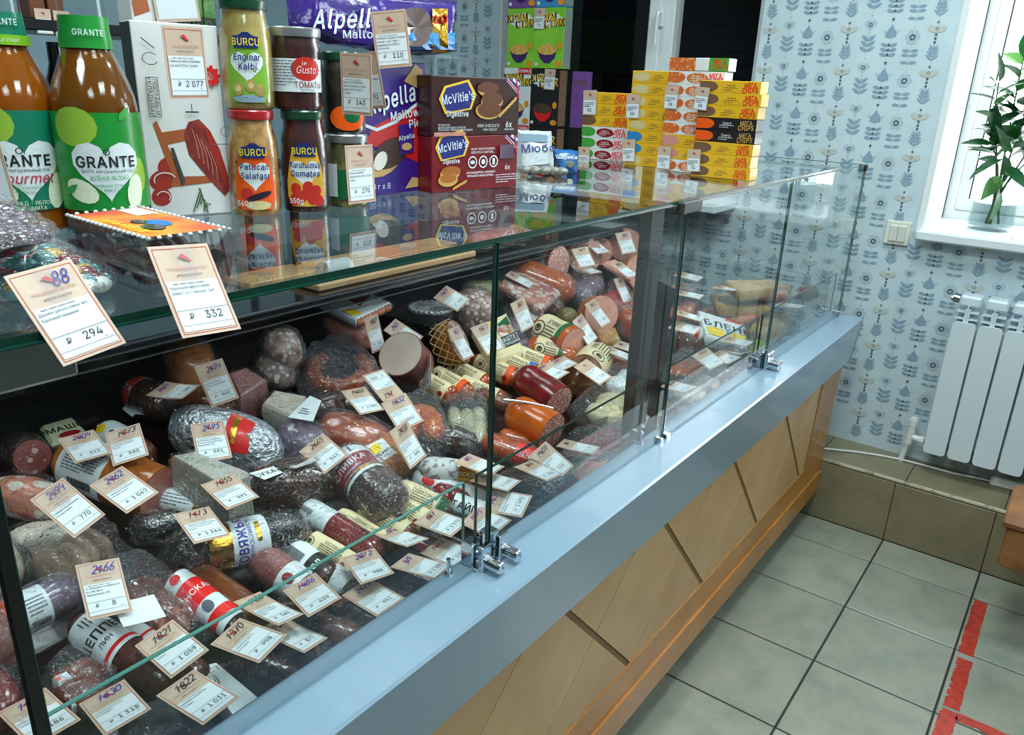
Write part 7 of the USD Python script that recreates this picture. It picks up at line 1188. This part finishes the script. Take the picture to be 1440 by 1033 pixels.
# rack behind the shelf with small packs
rk = thing('display_rack', 'black two-tier display rack standing on the rear worktop behind the bottles', 'display rack', (.85, 1.70, 1.0605))
obj(rk, 'upper_board', bx(.50, 1.32, 1.66, 1.90, 1.612, 1.632, .002), 'black_metal', smooth=False); obj(rk, 'lower_board', bx(.50, 1.32, 1.66, 1.90, 1.33, 1.345, .002), 'black_metal', smooth=False)
for x in (.51, 1.31):
    for y in (1.68, 1.88): obj(rk, 'leg', bx(x-.008, x+.008, y-.008, y+.008, 1.0605, 1.63), 'black_metal', smooth=False)
mat('pack_brown', (112, 62, 40), .4); mat('spice_green', (62, 120, 58), .4, n=(40, (120, 150, 80), .45, .6)); mat('wine_glass', (24, 22, 14), .15, coat=.8)
zt = 1.6325; g = lambda px, x=None: on_y(px, 26, 1.665)[0]
carton('white snack pack with a small blue weight label on the upper rack', (g(186), 1.665, zt), (g(250), 1.668, zt), .16, .05, 'card_white', lambda w, h: [('blue_label', 'label_blue', [rect(w*.50, .0, w*.75, h*.12)]), ('weight', 'label_white', [text('130 г', h*.045, w*.62, h*.08)]), ('picture', 'stand_wood', [poly([(w*.05, h*.12), (w*.4, h*.2), (w*.35, h*.38), (w*.02, h*.3)])])], name='snack_pack', catg='snack pack')
for i in range(3): carton('%s green spice sachet on the upper rack' % ['left', 'middle', 'right'][i], (g(252+i*18), 1.665, zt), (g(268+i*18), 1.665, zt), .10, .02, 'spice_green', lambda w, h: [('black_field', 'label_black', [rect(w*.05, h*.05, w*.95, h*.3)]), ('emblem', 'spice_green', [ring(w*.3, h*.17, h*.07, h*.05)])], name='spice_sachet', catg='spice sachet')
for i in range(2): carton('%s brown pack above a rack tag behind the bottles' % ['left', 'right'][i], (g(44+i*26), 1.665, zt), (g(66+i*26), 1.665, zt), .11, .05, 'pack_brown', lambda w, h: [('dark_top', 'label_black', [rect(0, h*.55, w, h)])], name='snack_pack', catg='snack pack')
for i in range(3):
    x = .60+.10*i; w_ = thing('wine_bottle', '%s dark bottle with a beige label on the lower rack' % ['left', 'middle', 'right'][i], 'bottle', (x, 1.75, 1.3455)); obj(w_, 'glass', lathe([(0, 0), (.034, 0), (.036, .004), (.036, .15), (.02, .19), (.014, .21), (.014, .25), (0, .25)], (x, 1.75, 1.3455), 20), 'wine_glass'); v, f = rect(-.03, .04, .03, .11, 8, 1); mp = cyl_map((x, 1.75, 1.3455), .0362, math.atan2(-1.75, -x)); obj(w_, 'label', (mp(v[:, 0], v[:, 1], .0005), f), 'label_cream', smooth=False)
tag_up((49, 11), (72, 13), (51, 47), ('y', 1.662), '', '136', '', 'small tag 136 on the rack between the two bottles'); tag_up((74, 14), (97, 16), (79, 51), ('y', 1.662), '', '182', '', 'small tag 182 on the rack, right of tag 136'); tag_up((206, -62), (270, -60), (213, 9), ('y', 1.662), '', '', '', 'tag cut by the top edge above the ham box')
tag_up((-75, 178), (0, 172), (-60, 292), .058, '', '268', '', 'tag cut by the left edge in front of the orange juice bottle')
for tl, tr, bl, w, pr, lb in (((752, 12), (767, 12), (750, 40), ('x', 2.996), '76', 'small tag 76 between the two green cereal boxes'), ((766, 96), (781, 97), (765, 126), ('x', 2.996), '79', 'small tag 79 on the black cereal box'), ((728, 194), (744, 194), (732, 223), .036, '77', 'small tag 77 on the white snack bag'),
    ((821, 129), (840, 129), (819, 159), ('x', 2.095), '58', 'upper tag on the leftmost snack stack'), ((814, 210), (830, 211), (812, 231), ('x', 2.095), '57', 'lower tag on the leftmost snack stack'), ((882, 135), (901, 135), (879, 164), ('x', 2.040), '58', 'upper tag on the second snack stack'), ((876, 200), (894, 200), (874, 223), ('x', 2.040), '57', 'lower tag on the second snack stack'), ((936, 121), (955, 122), (933, 151), ('x', 1.985), '58', 'upper tag on the third snack stack'), ((925, 204), (944, 205), (923, 238), ('x', 1.985), '31', 'lower tag on the third snack stack'), ((979, 122), (998, 124), (975, 153), ('x', 1.930), '58', 'upper tag on the rightmost snack stack'), ((967, 211), (986, 211), (965, 240), ('x', 1.930), '31', 'lower tag on the rightmost snack stack')): tag_up(tl, tr, bl, w, '', pr, '', lb)
